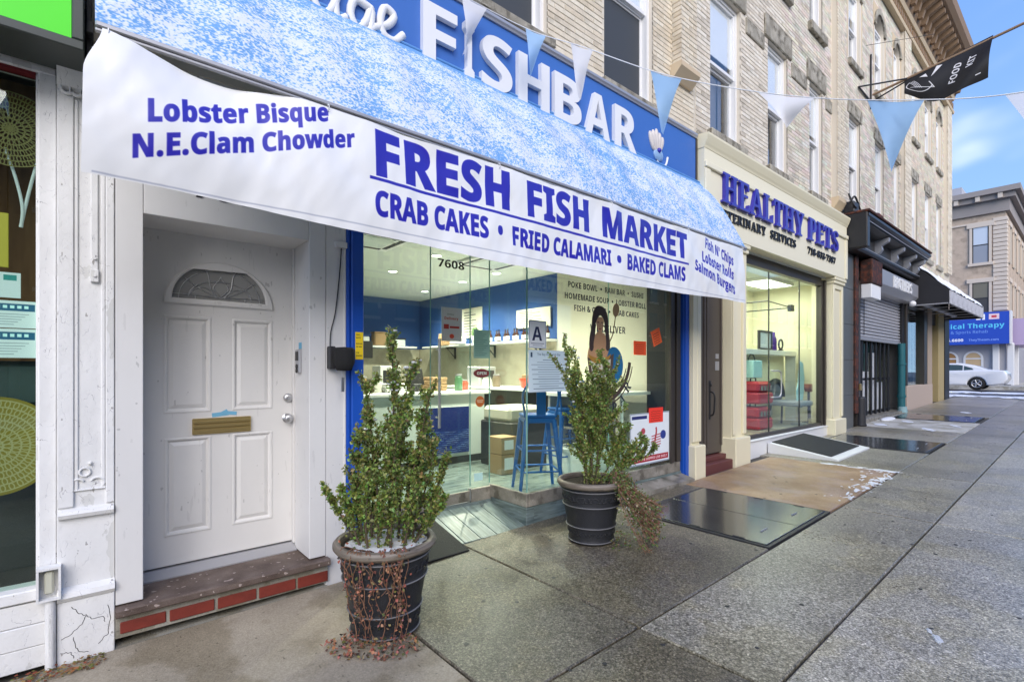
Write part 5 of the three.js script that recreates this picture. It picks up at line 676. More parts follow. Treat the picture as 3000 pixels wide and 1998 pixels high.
// ================= PET CLINIC SHOPFRONT =================
{
  const t = thing('cream_shopfront', 'cream painted shopfront of the pet clinic with panelled pilasters', 'shopfront');
  const pil = (x0, x1, z = 0.10) => { const y0 = gy(x0) - 0.05, g = (x1 - x0) / 2 + x0; const p = M(t, 'pilaster', merge([cbox(x0, x1, y0, 3.30, -0.28, z - 0.03, 0.006), cbox(x0, x0 + 0.10, 0.5, 3.2, z - 0.03, z, 0.006), cbox(x1 - 0.10, x1, 0.5, 3.2, z - 0.03, z, 0.006), cbox(x0 + 0.101, x1 - 0.101, 3.1, 3.2, z - 0.03, z, 0.006)]), m.cream); M(p, 'plinth', cbox(x0 - 0.03, x1 + 0.03, y0, 0.46, -0.28, z + 0.05, 0.012), m.cream); M(p, 'capital', merge([cbox(x0 - 0.02, x1 + 0.02, 3.2, 3.26, -0.28, z + 0.03, 0.008), cbox(x0 - 0.035, x1 + 0.035, 3.262, 3.325, -0.28, z + 0.05, 0.01)]), m.cream); };
  pil(6.072, 6.275); pil(7.19, 7.60); pil(11.42, 12.02);
  // fascia with panel and cornice
  M(t, 'fascia', merge([box(6.26, 12.06, 3.33, 4.42, -0.02, 0.15), cbox(6.262, 6.40, 3.45, 4.15, 0.15, 0.17, 0.006), cbox(6.26, 12.06, 4.16, 4.24, 0.15, 0.185, 0.008), cbox(11.95, 12.06, 3.34, 4.15, 0.15, 0.17, 0.006)]), m.creamFace);
  M(t, 'cornice', profX([[-0.02, 4.42], [0.155, 4.42], [0.165, 4.45], [0.18, 4.48], [0.20, 4.53], [0.215, 4.57], [0.215, 4.60], [-0.02, 4.62]], 6.25, 12.08), m.cream);
  M(t, 'soffit', box(6.10, 11.42, 3.327, 3.38, -0.35, 0.12), m.cream);
  const word = (s, f, a, b, y0, y1, mt, d) => { const n = s.length; const gl = letters(s, f, a, b, y0, y1, 0.152, d); return M(t, 'lettering', gl, mt); };
  // raised letters, one by one
  const adv = (s, f) => { const w = [...s].map((c) => { const g = new TextGeometry(c, { font: f, size: 1, depth: 0.1, curveSegments: 2 }); g.computeBoundingBox(); return g.boundingBox.max.x - g.boundingBox.min.x; }); return w; };
  const row = (s, f, x0, x1, y0, y1, mat, d, gap = 0.09, name = 'letter') => { const w = adv(s, f), tot = w.reduce((p, q) => p + q, 0) + gap * (s.length - 1); let x = x0; [...s].forEach((c, i) => { const ww = w[i] / tot * (x1 - x0); const thin = c === '-' ; M(t, name, letters(c, f, x, x + ww, thin ? mix(y0, y1, 0.35) : y0, thin ? mix(y0, y1, 0.5) : y1, 0.152, d), mat); x += ww + gap / tot * (x1 - x0); }); };
  row('HEALTHY', serifB, 6.69, 9.60, 3.78, 4.19, m.letterBlue, 0.05); row('PETS', serifB, 9.83, 11.40, 3.79, 4.19, m.letterBlue, 0.05);
  row('VETERINARY', serifB, 6.55, 8.12, 3.56, 3.69, m.black, 0.02, 0.12); row('SERVICES', serifB, 8.30, 9.32, 3.56, 3.69, m.black, 0.02, 0.12); row('718-833-7387', serifB, 9.88, 11.33, 3.555, 3.68, m.black, 0.02, 0.12);
  // brown door between the first two pilasters
  const d = M(t, 'door', merge([cbox(6.28, 6.70, gy(6.8) + 0.2, 2.9, -0.12, -0.07, 0.004), cbox(6.705, 7.18, gy(6.8) + 0.2, 2.9, -0.12, -0.07, 0.004), box(6.276, 7.19, 2.9, 3.26, -0.15, -0.06)]), m.brownDoor);
  M(d, 'stile', merge([6.30, 6.64, 6.72, 7.12].map((x) => cbox(x, x + 0.045, 0.35, 2.85, -0.072, -0.055, 0.006))), m.brownDoor); M(d, 'handle', merge([tube([[6.80, 1.15, -0.06], [6.80, 1.12, 0.0], [6.80, 0.95, 0.01], [6.80, 0.82, -0.01], [6.80, 0.80, -0.06]], 0.012), cbox(6.78, 6.82, 0.75, 1.3, -0.07, -0.052, 0.004), at(new THREE.SphereGeometry(0.02, 10, 8), 6.80, 1.24, -0.045)]), m.ironwork); M(d, 'door_plate', merge([cbox(6.98, 7.07, 1.62, 1.69, -0.07, -0.064, 0.002), cbox(6.97, 7.08, 1.45, 1.58, -0.07, -0.064, 0.002)]), m.steelDull);
  M(t, 'door_step', merge([cbox(6.28, 7.18, gy(6.8) - 0.05, gy(6.8) + 0.11, -0.34, 0.10, 0.008), cbox(6.28, 7.18, gy(6.8) + 0.112, gy(6.8) + 0.18, -0.34, 0.0, 0.006)]), std({ color: C(0.13, 0.04, 0.035), roughness: 0.6 }));
  // shop window
  const wy = 0.34; M(t, 'window_frame', merge([cbox(7.61, 7.68, wy, 3.26, -0.14, -0.06, 0.004), cbox(11.22, 11.30, wy, 3.26, -0.15, -0.05, 0.004), cbox(11.33, 11.41, wy, 3.26, -0.12, -0.02, 0.004), cbox(7.68, 11.22, 3.14, 3.32, -0.15, -0.05, 0.004), cbox(7.68, 11.22, wy, wy + 0.06, -0.14, -0.06, 0.004)]), m.bronze);
  M(t, 'pane', box(7.68, 8.86, wy + 0.06, 3.14, -0.105, -0.097), m.shopGlass); const gd = M(t, 'glass_door', box(8.875, 10.2, wy + 0.03, 3.14, -0.105, -0.097), m.shopGlass); M(t, 'pane', box(10.215, 11.22, wy + 0.06, 3.14, -0.105, -0.097), m.shopGlass);
  M(gd, 'edge', merge([box(8.862, 8.874, wy + 0.03, 3.13, -0.11, -0.09), box(10.202, 10.213, wy + 0.06, 3.13, -0.11, -0.09)]), m.charcoal);
  M(gd, 'pull_handle', tube([[8.94, 1.45, -0.09], [8.94, 1.44, -0.05], [9.2, 1.43, -0.045], [9.24, 1.38, -0.045], [9.24, 1.05, -0.045], [9.2, 1.0, -0.045], [8.94, 0.99, -0.05], [8.94, 0.98, -0.09]], 0.012, 40), m.steelDull);
  M(t, 'sill', merge([cbox(7.6, 11.42, gy(9.5) - 0.1, wy - 0.02, -0.2, 0.0, 0.006), cbox(7.6, 11.42, wy - 0.018, wy, -0.2, 0.02, 0.004)]), m.whiteTrim);
  // rubber ramp
  const r = thing('rubber_ramp', 'black rubber mat ramp with white sides at the cream shop', 'ramp'); { const x0 = 8.55, x1 = 10.12, z0 = 0.02, z1 = 1.03, h = 0.17; const g = profX([[z1, 0.0], [z1, 0.02], [z0, h], [z0, 0]], x0, x1); M(r, 'wedge', slope(g), m.whiteTrim); const q = cbox(x0 + 0.1, x1 - 0.1, 0, 0.012, z0 + 0.02, z1 - 0.12, 0.003), p = q.attributes.position; for (let i = 0; i < p.count; i++) p.setY(i, p.getY(i) + mix(0.022, h + 0.002, (z1 - p.getZ(i)) / (z1 - z0))); M(r, 'mat', slope(q), m.rubber); }
  // inside
  const R = struct('clinic_interior'), zb = -1.75; M(R, 'floor', box(7.45, 12.05, wy - 0.15, wy, zb, -0.2), std({ color: C(0.4, 0.36, 0.3), roughness: 0.35 })); M(R, 'ceiling', box(7.3, 12.15, 3.3, 3.4, zb - 0.1, -0.02), m.ceiling); M(R, 'wall', box(7.3, 12.15, 0, 3.4, zb - 0.1, zb), m.wallYellow); M(R, 'wall', box(7.3, 7.42, 0, 3.3, zb, -0.3), m.wallYellow); M(R, 'wall', box(12.03, 12.15, 0, 3.3, zb, -0.28), m.wallYellow); 
  for (const [x, z, lab] of [[8.6, -0.95, 'bright ceiling light panel near the clinic door'], [10.8, -0.95, 'bright ceiling light panel above the clinic shelf']]) { const l = thing('ceiling_light', lab, 'ceiling light', 'clinic ceiling lights'); M(l, 'frame', merge([box(x - 0.62, x + 0.62, 3.24, 3.299, z - 0.32, z - 0.28), box(x - 0.62, x + 0.62, 3.24, 3.299, z + 0.28, z + 0.32), box(x - 0.62, x - 0.58, 3.24, 3.299, z - 0.28, z + 0.28), box(x + 0.58, x + 0.62, 3.24, 3.299, z - 0.28, z + 0.28)]), m.whiteTrim); M(l, 'light_panel', box(x - 0.58, x + 0.58, 3.26, 3.27, z - 0.28, z + 0.28), std({ color: 0xffffff, emissive: 0xfffbf0, emissiveIntensity: 1.1 })); const a = new THREE.RectAreaLight(0xfff8ea, 10, 1.16, 0.56); a.position.set(x, 3.25, z); a.lookAt(x, 0, z); scene.add(a); }
  const sh = thing('clinic_shelf', 'white wall shelf with frames in the pet clinic', 'shelf'); M(sh, 'board', cbox(8.4, 11.9, 1.76, 1.86, -1.0, -0.75, 0.005), m.whiteTrim); M(sh, 'upright', box(11.86, 11.92, wy + 0.001, 1.76, -0.98, -0.77), m.whiteTrim); M(sh, 'back_panel', box(8.4, 11.86, wy + 0.001, 1.76, -1.03, -1.005), m.wallYellow);
  const fr = thing('picture_frame', 'grey framed picture on the clinic shelf', 'picture frame'); M(fr, 'border', merge([box(10.14, 10.19, 1.861, 2.25, -0.84, -0.8), box(10.71, 10.76, 1.861, 2.25, -0.84, -0.8), box(10.19, 10.71, 2.21, 2.25, -0.84, -0.8), box(10.19, 10.71, 1.861, 1.9, -0.84, -0.8)]), m.charcoal); M(fr, 'print', box(10.19, 10.71, 1.9, 2.21, -0.83, -0.82), m.paper);
  const bt = thing('purple_bottle', 'purple bottle beside the grey frame on the shelf', 'bottle'); M(bt, 'body', at(lathe([[0, 0], [0.06, 0], [0.06, 0.24], [0.03, 0.30], [0.03, 0.38], [0, 0.38]], 16), 10.88, 1.861, -0.83), std({ color: C(0.08, 0.02, 0.25), roughness: 0.3 }));
  const cl = thing('shelf_clock', 'small dark ring clock on the clinic shelf', 'clock'); M(cl, 'ring', at(new THREE.TorusGeometry(0.1, 0.02, 8, 24), 11.24, 2.0, -0.83), m.charcoal); M(cl, 'foot', box(11.2, 11.28, 1.861, 1.89, -0.87, -0.79), m.charcoal);
  const rk = thing('towel_rail', 'thin wall rail with a dark hook in the clinic', 'rail'); M(rk, 'bar', rod([10.4, 2.84, -0.75], [11.6, 2.80, -0.75], 0.012), m.charcoal); M(rk, 'hook', cbox(11.5, 11.66, 2.72, 2.86, -0.8, -0.71, 0.01), m.black); M(rk, 'wall_arm', rod([10.4, 2.84, -0.75], [10.4, 2.84, zb], 0.012), m.charcoal); M(rk, 'wall_arm', rod([11.6, 2.80, -0.75], [11.6, 2.80, zb], 0.012), m.charcoal);
  const ct = (lab, y, h, x) => { const c = thing('pet_carrier', lab, 'pet carrier', 'red pet carriers'); M(c, 'tub', merge([cbox(x, x + 0.62, y, y + h * 0.5, -1.0, -0.5, 0.03), cbox(x + 0.03, x + 0.59, y + h * 0.5, y + h, -0.97, -0.53, 0.05)]), m.cartRed); M(c, 'slot', merge([0, 1, 2, 3].map((i) => box(x + 0.08 + i * 0.13, x + 0.15 + i * 0.13, y + h * 0.6, y + h * 0.82, -0.5, -0.494))), m.darkInside); M(c, 'handle', tube([[x + 0.2, y + h - 0.01, -0.75], [x + 0.2, y + h + 0.05, -0.75], [x + 0.42, y + h + 0.05, -0.75], [x + 0.42, y + h - 0.01, -0.75]], 0.012), m.charcoal); };
  ct('red plastic pet carrier standing on the clinic floor', wy + 0.001, 0.42, 9.42); ct('red plastic pet carrier on top of another', wy + 0.48, 0.42, 9.44);
  const bg = thing('gift_bag', 'pale blue gift bag with dark handles on the red carriers', 'bag'); M(bg, 'body', cbox(9.56, 9.94, wy + 0.965, wy + 1.3, -0.9, -0.66, 0.01), std({ color: C(0.42, 0.68, 0.70), roughness: 0.7 })); M(bg, 'handle', at(new THREE.TorusGeometry(0.13, 0.014, 8, 20, 3.14), 9.75, wy + 1.29, -0.78), m.charcoal);
  const ch = thing('waiting_chair', 'grey curved waiting chair in the clinic', 'chair', null, [10.85, wy, -0.5]); M(ch, 'seat', cbox(-0.34, 0.34, 0.40, 0.50, -0.32, 0.32, 0.04), std({ color: C(0.22, 0.23, 0.25), roughness: 0.6 })); M(ch, 'backrest', at(new THREE.TorusGeometry(0.34, 0.06, 8, 20, 3.14), 0, 0.55, -0.28), m.charcoal); M(ch, 'back_panel', cbox(-0.30, 0.30, 0.5, 0.86, -0.32, -0.27, 0.03), std({ color: C(0.10, 0.11, 0.13), roughness: 0.6 })); for (const [a, b] of [[-1, -1], [1, -1], [-1, 1], [1, 1]]) M(ch, 'leg', rod([a * 0.3, 0, b * 0.28], [a * 0.28, 0.41, b * 0.26], 0.02), m.charcoal);
  const bl = thing('blue_drape', 'pale blue dog shaped drape hanging by the clinic window edge', 'drape'); { const sh2 = [[10.95, 0.72], [11.2, 0.68], [11.3, 1.0], [11.34, 1.3], [11.26, 1.6], [11.12, 1.64], [11.05, 1.45], [11.02, 1.2], [10.93, 1.05]]; M(bl, 'cloth', profZ(sh2, -0.42, -0.40, [], 0.004), std({ color: C(0.40, 0.62, 0.68), roughness: 0.7 })); M(bl, 'stand', merge([rod([11.15, wy, -0.44], [11.15, 1.55, -0.44], 0.012), cbox(11.0, 11.3, wy + 0.001, wy + 0.03, -0.55, -0.36, 0.01)]), m.steelDull); }
  const pr = thing('potted_stand', 'dark slim stand with a terracotta pot near the window frame', 'stand'); M(pr, 'post', rod([11.62, wy + 0.01, -0.42], [11.62, 1.0, -0.42], 0.025), m.black); M(pr, 'pot', at(lathe([[0, 0], [0.07, 0], [0.11, 0.16], [0, 0.16]], 16), 11.62, 1.0, -0.42), std({ color: C(0.3, 0.1, 0.05), roughness: 0.7 })); M(pr, 'foot', cbox(11.52, 11.72, wy + 0.001, wy + 0.02, -0.52, -0.32, 0.005), m.black);
}
// ================= SHUTTER SHOP =================
{
  const shutterMat = std({ color: C(0.52, 0.52, 0.55), roughness: 0.45, metalness: 0.2 });
  const t = thing('shutter_shop', 'dark shopfront with a half lowered roller shutter', 'shopfront');
  M(t, 'stone_pilaster', merge([0, 1, 2, 3, 4].map((i) => cbox(12.12, 12.98, mix(gy(12.5) - 0.05, 4.0, i / 5) + 0.004, mix(gy(12.5) - 0.05, 4.0, (i + 1) / 5), -0.2, 0.02, 0.006))), std({ color: C(0.11, 0.115, 0.11), roughness: 0.35 }));
  M(t, 'gate_post', cbox(13.0, 13.22, gy(13) + 0.3, 4.0, -0.12, 0.06, 0.01), m.rust); M(t, 'gate_post', cbox(13.24, 13.5, gy(13), 3.5, -0.12, 0.02, 0.008), m.bronze);
  M(t, 'bollard', at(lathe([[0, 0], [0.11, 0], [0.12, 0.03], [0.10, 0.06], [0.10, 0.62], [0.08, 0.66], [0, 0.66]], 16), 13.35, gy(13.3), 0.06), m.charcoal); M(t, 'padlock', merge([cbox(13.2, 13.3, 1.0, 1.15, 0.06, 0.1, 0.01)]), m.brass);
  // shutter
  const s = M(t, 'shutter', box(13.52, 17.75, 2.2, 3.6, -0.20, -0.19), m.charcoal);
  for (let i = 0; i < 16; i++) { const y = 2.26 + i * 0.082; M(s, 'slat', profX([[-0.185, y], [-0.15, y + 0.012], [-0.138, y + 0.035], [-0.145, y + 0.058], [-0.185, y + 0.066]], 13.52, 17.75), shutterMat); }
  M(s, 'bottom_bar', cbox(13.52, 17.75, 2.18, 2.255, -0.19, -0.12, 0.006), m.steelDull); M(t, 'shutter_guide', cbox(17.76, 18.0, gy(17.8), 3.6, -0.2, -0.08, 0.006), m.black); M(t, 'chain', rod([14.3, 2.3, -0.12], [14.3, 3.6, -0.12], 0.008), m.black);
  M(t, 'shutter_housing', profX([[-0.2, 3.36], [0.12, 3.36], [0.24, 3.5], [0.24, 3.84], [0.1, 3.95], [-0.2, 3.95]], 14.2, 17.95), m.steelDull);
  const L = 'BROTHERS'; [...L].forEach((c, i) => M(t, 'letter', letters(c, sansB, 15.3 + i * 0.24, 15.3 + i * 0.24 + 0.17, 3.52, 3.80, 0.241, 0.02), m.letterWhite));
  M(t, 'rusted_sign', merge([cbox(13.5, 14.3, 3.42, 3.98, 0.0, 0.25, 0.02)]), m.rust); M(t, 'sign_glass', cbox(13.52, 14.28, 3.1, 3.42, 0.02, 0.22, 0.01), m.paper); M(t, 'flood_lamp', at(new THREE.SphereGeometry(0.08, 14, 10), 17.5, 3.3, 0.2), m.letterWhite);
  // ironwork cornice with brackets
  const c = M(t, 'cornice', merge([profX([[-0.02, 4.02], [0.22, 4.02], [0.26, 4.06], [0.26, 4.10], [0.2, 4.12], [0.16, 4.14], [0.16, 4.46], [0.3, 4.48], [0.44, 4.52], [0.46, 4.58], [0.52, 4.62], [0.52, 4.67], [-0.02, 4.72]], 12.14, 18.0)]), m.ironwork);
  for (const x of [12.5, 14.1, 15.5, 16.75, 17.75]) M(c, 'bracket', profX([[0.16, 4.14], [0.24, 4.16], [0.30, 4.25], [0.28, 4.34], [0.42, 4.42], [0.43, 4.5], [0.16, 4.47]], x - 0.07, x + 0.07), m.steelDull); M(c, 'end_block', cbox(12.11, 12.3, 3.98, 4.7, -0.02, 0.50, 0.02), m.ironwork); M(c, 'rail_line', merge([box(12.3, 17.98, 4.095, 4.11, 0.262, 0.27), box(12.3, 17.98, 4.545, 4.56, 0.462, 0.47)]), m.steelDull); M(c, 'coping', cbox(12.12, 18.0, 4.70, 4.75, 0.05, 0.54, 0.01), m.rust);
  const ub = thing('roof_vent', 'rusty vent cowl on top of the black cornice', 'vent'); M(ub, 'cowl', at(lathe([[0, 0], [0.16, 0], [0.2, 0.06], [0.12, 0.16], [0, 0.2]], 14), 13.3, 4.751, 0.3), m.rust); const jk = thing('cable_junction', 'tangle of grey cables and boxes above the cream cornice', 'junction'); M(jk, 'box', cbox(12.2, 12.5, 4.76, 5.0, 0.05, 0.25, 0.02), m.charcoal); M(jk, 'cable', tube([[12.3, 5.0, 0.15], [12.35, 5.12, 0.2], [12.6, 5.05, 0.2], [12.9, 4.8, 0.2]], 0.02), m.charcoal); M(jk, 'cable', tube([[12.25, 4.95, 0.2], [12.0, 5.1, 0.2], [12.1, 4.9, 0.25], [12.3, 4.85, 0.26]], 0.018), m.charcoal);
  // grille and glass under the shutter
  const y0 = gy(15.5) + 0.08; M(t, 'door_glass', box(13.6, 17.7, y0, 2.3, -0.42, -0.41), m.shopGlass); M(t, 'door_back', box(13.5, 18.0, y0 - 0.1, 3.6, -2.5, -2.4), m.darkInside); M(t, 'doorsill', cbox(13.5, 17.95, gy(15) - 0.1, y0, -0.5, 0.02, 0.006), m.kick); M(t, 'room_lining', merge([box(13.45, 13.5, 0, 3.6, -2.4, -0.2), box(17.96, 18.0, 0, 3.6, -2.4, -0.2), box(13.45, 18.0, 3.6, 3.7, -2.4, -0.02), box(13.5, 17.96, 0, y0 - 0.01, -2.4, -0.5)]), m.darkInside);
  for (let i = 0; i < 9; i++) { const x = 13.62 + i * 0.40; M(t, 'gate_bar', cbox(x, x + (i < 2 ? 0.16 : 0.09), y0, 2.22, -0.24, -0.2, 0.006), m.black); } M(t, 'gate_rail', merge([cbox(13.6, 17.2, y0 + 0.02, y0 + 0.1, -0.25, -0.24, 0.003), cbox(13.6, 17.2, 1.2, 1.26, -0.25, -0.24, 0.003)]), m.black);
  const pz = [[13.9, 0.9], [14.5, 1.5], [15.2, 1.1], [15.9, 1.6], [16.5, 0.8]]; for (const [x, h] of pz) M(t, 'window_board', box(x, x + 0.5, y0 + 0.02, y0 + h, -0.40, -0.385), m.paper);
  const dp = thing('downspout', 'teal painted downspout beside the gate', 'downspout'); M(dp, 'pipe', rod([17.35, gy(17.3) + 0.02, -0.02], [17.35, 2.2, -0.02], 0.09, 14), m.teal); M(dp, 'collar', merge([0.7, 1.6].map((y) => rod([17.35, y, -0.02], [17.35, y + 0.06, -0.02], 0.11, 14))), m.teal); M(dp, 'shoe', at(new THREE.CylinderGeometry(0.1, 0.12, 0.16, 14), 17.35, gy(17.3) + 0.08, 0.0), std({ color: C(0.25, 0.4, 0.42), roughness: 0.6 }));
  const ss = thing('snow_heap', 'small dirty heap of snow at the shutter sill', 'snow'); M(ss, 'heap', at(new THREE.SphereGeometry(1, 14, 8).scale(0.5, 0.05, 0.12), 15.2, gy(15.2), 0.15), m.snow);
}
// ================= CORNER SHOP =================
{
  const t = thing('corner_shop', 'tan corner shopfront below the black awning', 'shopfront'); const g = gy(20);
  M(t, 'bulkhead', cbox(18.02, 21.4, g - 0.1, 1.0, -0.3, -0.02, 0.01), std({ color: C(0.50, 0.40, 0.33), roughness: 0.7, bumpMap: per(speck, 0.5), bumpScale: 0.002 }));
  M(t, 'window_frame', merge([cbox(18.02, 18.2, 1.0, 3.5, -0.3, -0.04, 0.01), cbox(20.3, 20.75, 1.0, 3.5, -0.3, -0.04, 0.01), cbox(18.2, 20.3, 3.35, 3.5, -0.3, -0.04, 0.01)]), m.bronze); M(t, 'pane', box(18.2, 20.3, 1.0, 3.35, -0.16, -0.15), m.shopGlass); M(t, 'window_back', box(18.1, 21.4, 1.0, 3.5, -1.2, -1.1), std({ color: C(0.30, 0.27, 0.2), roughness: 0.9 })); M(t, 'lining', merge([box(18.1, 21.4, 0.97, 1.0, -1.1, -0.3), box(18.1, 21.4, 3.5, 3.6, -1.2, -0.02), box(18.02, 18.1, 1, 3.5, -1.2, -0.3)]), m.wallBeige);
  M(t, 'pilaster', cbox(20.77, 21.4, 1.0, 3.5, -0.3, -0.03, 0.01), std({ color: C(0.42, 0.33, 0.25), roughness: 0.7 })); M(t, 'door', cbox(21.45, 22.3, g, 3.0, -0.6, -0.55, 0.01), m.black); M(t, 'door_head', box(21.4, 22.35, 3.0, 3.5, -0.5, -0.1), m.black); M(t, 'yellow_jamb', cbox(22.35, 23.3, g - 0.05, 3.5, -0.4, -0.02, 0.01), std({ color: C(0.42, 0.33, 0.16), roughness: 0.7 })); M(t, 'corner_post', cbox(23.32, 24.15, g - 0.05, 3.7, -0.6, 0.0, 0.01), m.black); M(t, 'side_wall', box(24.0, 24.2, g - 0.1, 4.45, -9, -0.6), m.farBrick); M(t, 'head_beam', cbox(18.02, 23.3, 3.5, 3.62, -0.1, 0.10, 0.02), m.steelDull); M(t, 'upper_board', box(18.02, 24.15, 3.62, 4.45, -0.3, -0.02), m.charcoal); M(t, 'back_wall', box(13.0, 24.1, 0, 4.45, -6, -2.6), m.darkInside);
  const dis = thing('window_display', 'crowded colourful display in the corner shop window', 'display'); [['#2a7a74', 18.5, 2.9, 0.5, 0.5], ['#8c3b62', 19.0, 2.4, 0.45, 0.7], ['#c29a3a', 18.6, 1.9, 0.9, 0.45], ['#e5e1d6', 18.4, 1.1, 0.5, 0.6], ['#3c4a78', 19.4, 2.9, 0.5, 0.4], ['#d9d6cf', 19.2, 1.05, 0.8, 0.35]].forEach(([c2, x, y, w, h], i) => M(dis, i < 2 ? 'poster' : 'parcel', cbox(x, x + w, y, y + h, -0.6 - 0.03 * i, -0.5 - 0.03 * i, 0.01), std({ color: c2, roughness: 0.7 }))); M(dis, 'rack', merge([box(18.3, 20.2, 1.88, 1.9, -0.9, -0.45), box(18.3, 20.2, 1.001, 1.04, -0.9, -0.45), box(18.3, 18.34, 1.04, 3.3, -0.9, -0.86), box(20.16, 20.2, 1.04, 3.3, -0.9, -0.86), box(18.34, 20.16, 2.38, 2.4, -0.9, -0.5), box(18.34, 20.16, 2.88, 2.9, -0.9, -0.5)]), m.steelDull);
  const a = thing('black_awning', 'black box awning with snow on its slope at the corner shop', 'awning'); const X0 = 18.15, X1 = 24.3;
  const P0 = [[-0.02, 4.62], [0.88, 3.66], [0.9, 3.30]]; M(a, 'left_end', profX([[-0.02, 3.30], [0.88, 3.30], [0.88, 3.66], [-0.02, 4.60]], X0, X0 + 0.03), m.blackCloth); M(a, 'right_end', profX([[-0.02, 3.30], [0.88, 3.30], [0.88, 3.66], [-0.02, 4.60]], X1 - 0.03, X1), m.blackCloth);
  M(a, 'slope_cloth', profX([[-0.02, 4.60], [0.88, 3.66], [0.90, 3.67], [-0.02, 4.625]], X0, X1), m.blackCloth); const vg = [[0.88, 3.30], [0.90, 3.30], [0.90, 3.665], [0.88, 3.655]];
  M(a, 'valance', profX(vg, X0, X1), std({ map: per(brickTex, 0.8), color: C(0.6, 0.6, 0.64), roughness: 0.7 })); M(a, 'frame', merge([rod([X0, 3.31, 0.86], [X1, 3.31, 0.86], 0.02), rod([X0, 3.31, 0.0], [X0, 3.31, 0.86], 0.02), rod([X1, 3.31, 0], [X1, 3.31, 0.86], 0.02), ...[1, 2, 3, 4, 5].map((i) => rod([mix(X0, X1, i / 6), 3.31, 0], [mix(X0, X1, i / 6), 3.31, 0.86], 0.014))]), m.steelDull); M(a, 'roller_pipe', rod([X0 + 0.1, 3.42, 0.18], [X1 - 0.4, 3.42, 0.18], 0.07, 14), m.steelDull);
  const sn = thing('awning_snow', 'thin streaky snow lying on the black awning', 'snow'); sn.userData.kind = 'stuff'; const N = 60, K = 10, pos = [], idx = []; for (let i = 0; i <= N; i++) for (let j = 0; j <= K; j++) { const v = j / K, x = mix(X0 + 0.02, X1 - 0.02, i / N), n = fbm3(x * 2.2, v * 3, 2, 4), th = Math.max(-0.02, 0.02 + 0.12 * n); pos.push(x, mix(4.615, 3.675, v) + th * 0.7, mix(0.0, 0.90, v) + th * 0.7); } for (let i = 0; i < N; i++) for (let j = 0; j < K; j++) { const p = i * (K + 1) + j; idx.push(p, p + 1, p + K + 1, p + 1, p + K + 2, p + K + 1); } const sg = new THREE.BufferGeometry(); sg.setAttribute('position', new THREE.Float32BufferAttribute(pos, 3)); sg.setIndex(idx); sg.computeVertexNormals(); M(sn, 'crust', uvm(sg), m.snow);
}
// ================= PLANTERS =================
function leafCloud(list) {       // [pos, dir, up, size, width, colour] -> one mesh of small folded leaves
  const n = list.length, pos = new Float32Array(n * 18), col = new Float32Array(n * 18), nor = new Float32Array(n * 18), uv = new Float32Array(n * 12); const s = new THREE.Vector3(), q = new THREE.Vector3(), nn = new THREE.Vector3();
  list.forEach(([p, d, u, L, w, c], k) => { s.crossVectors(d, u).normalize(); nn.crossVectors(s, d).normalize(); const V = [[0, 0], [0.5, 1], [1, 0], [0, 0], [1, 0], [0.5, -1]]; V.forEach(([a, b], i) => { q.copy(p).addScaledVector(d, a * L).addScaledVector(s, b * w).addScaledVector(nn, b ? 0.25 * w : 0); pos.set([q.x, q.y, q.z], k * 18 + i * 3); col.set(c, k * 18 + i * 3); const t = nn.clone().addScaledVector(s, -0.35 * (i < 3 ? 1 : -1)).normalize(); nor.set([t.x, t.y, t.z], k * 18 + i * 3); }); });
  const g = new THREE.BufferGeometry(); g.setAttribute('position', new THREE.BufferAttribute(pos, 3)); g.setAttribute('normal', new THREE.BufferAttribute(nor, 3)); g.setAttribute('color', new THREE.BufferAttribute(col, 3)); g.setAttribute('uv', new THREE.BufferAttribute(uv, 2)); return g;
}
const V3 = (x, y, z) => new THREE.Vector3(x, y, z), rv = () => V3(rr(-1, 1), rr(-1, 1), rr(-1, 1)).normalize();
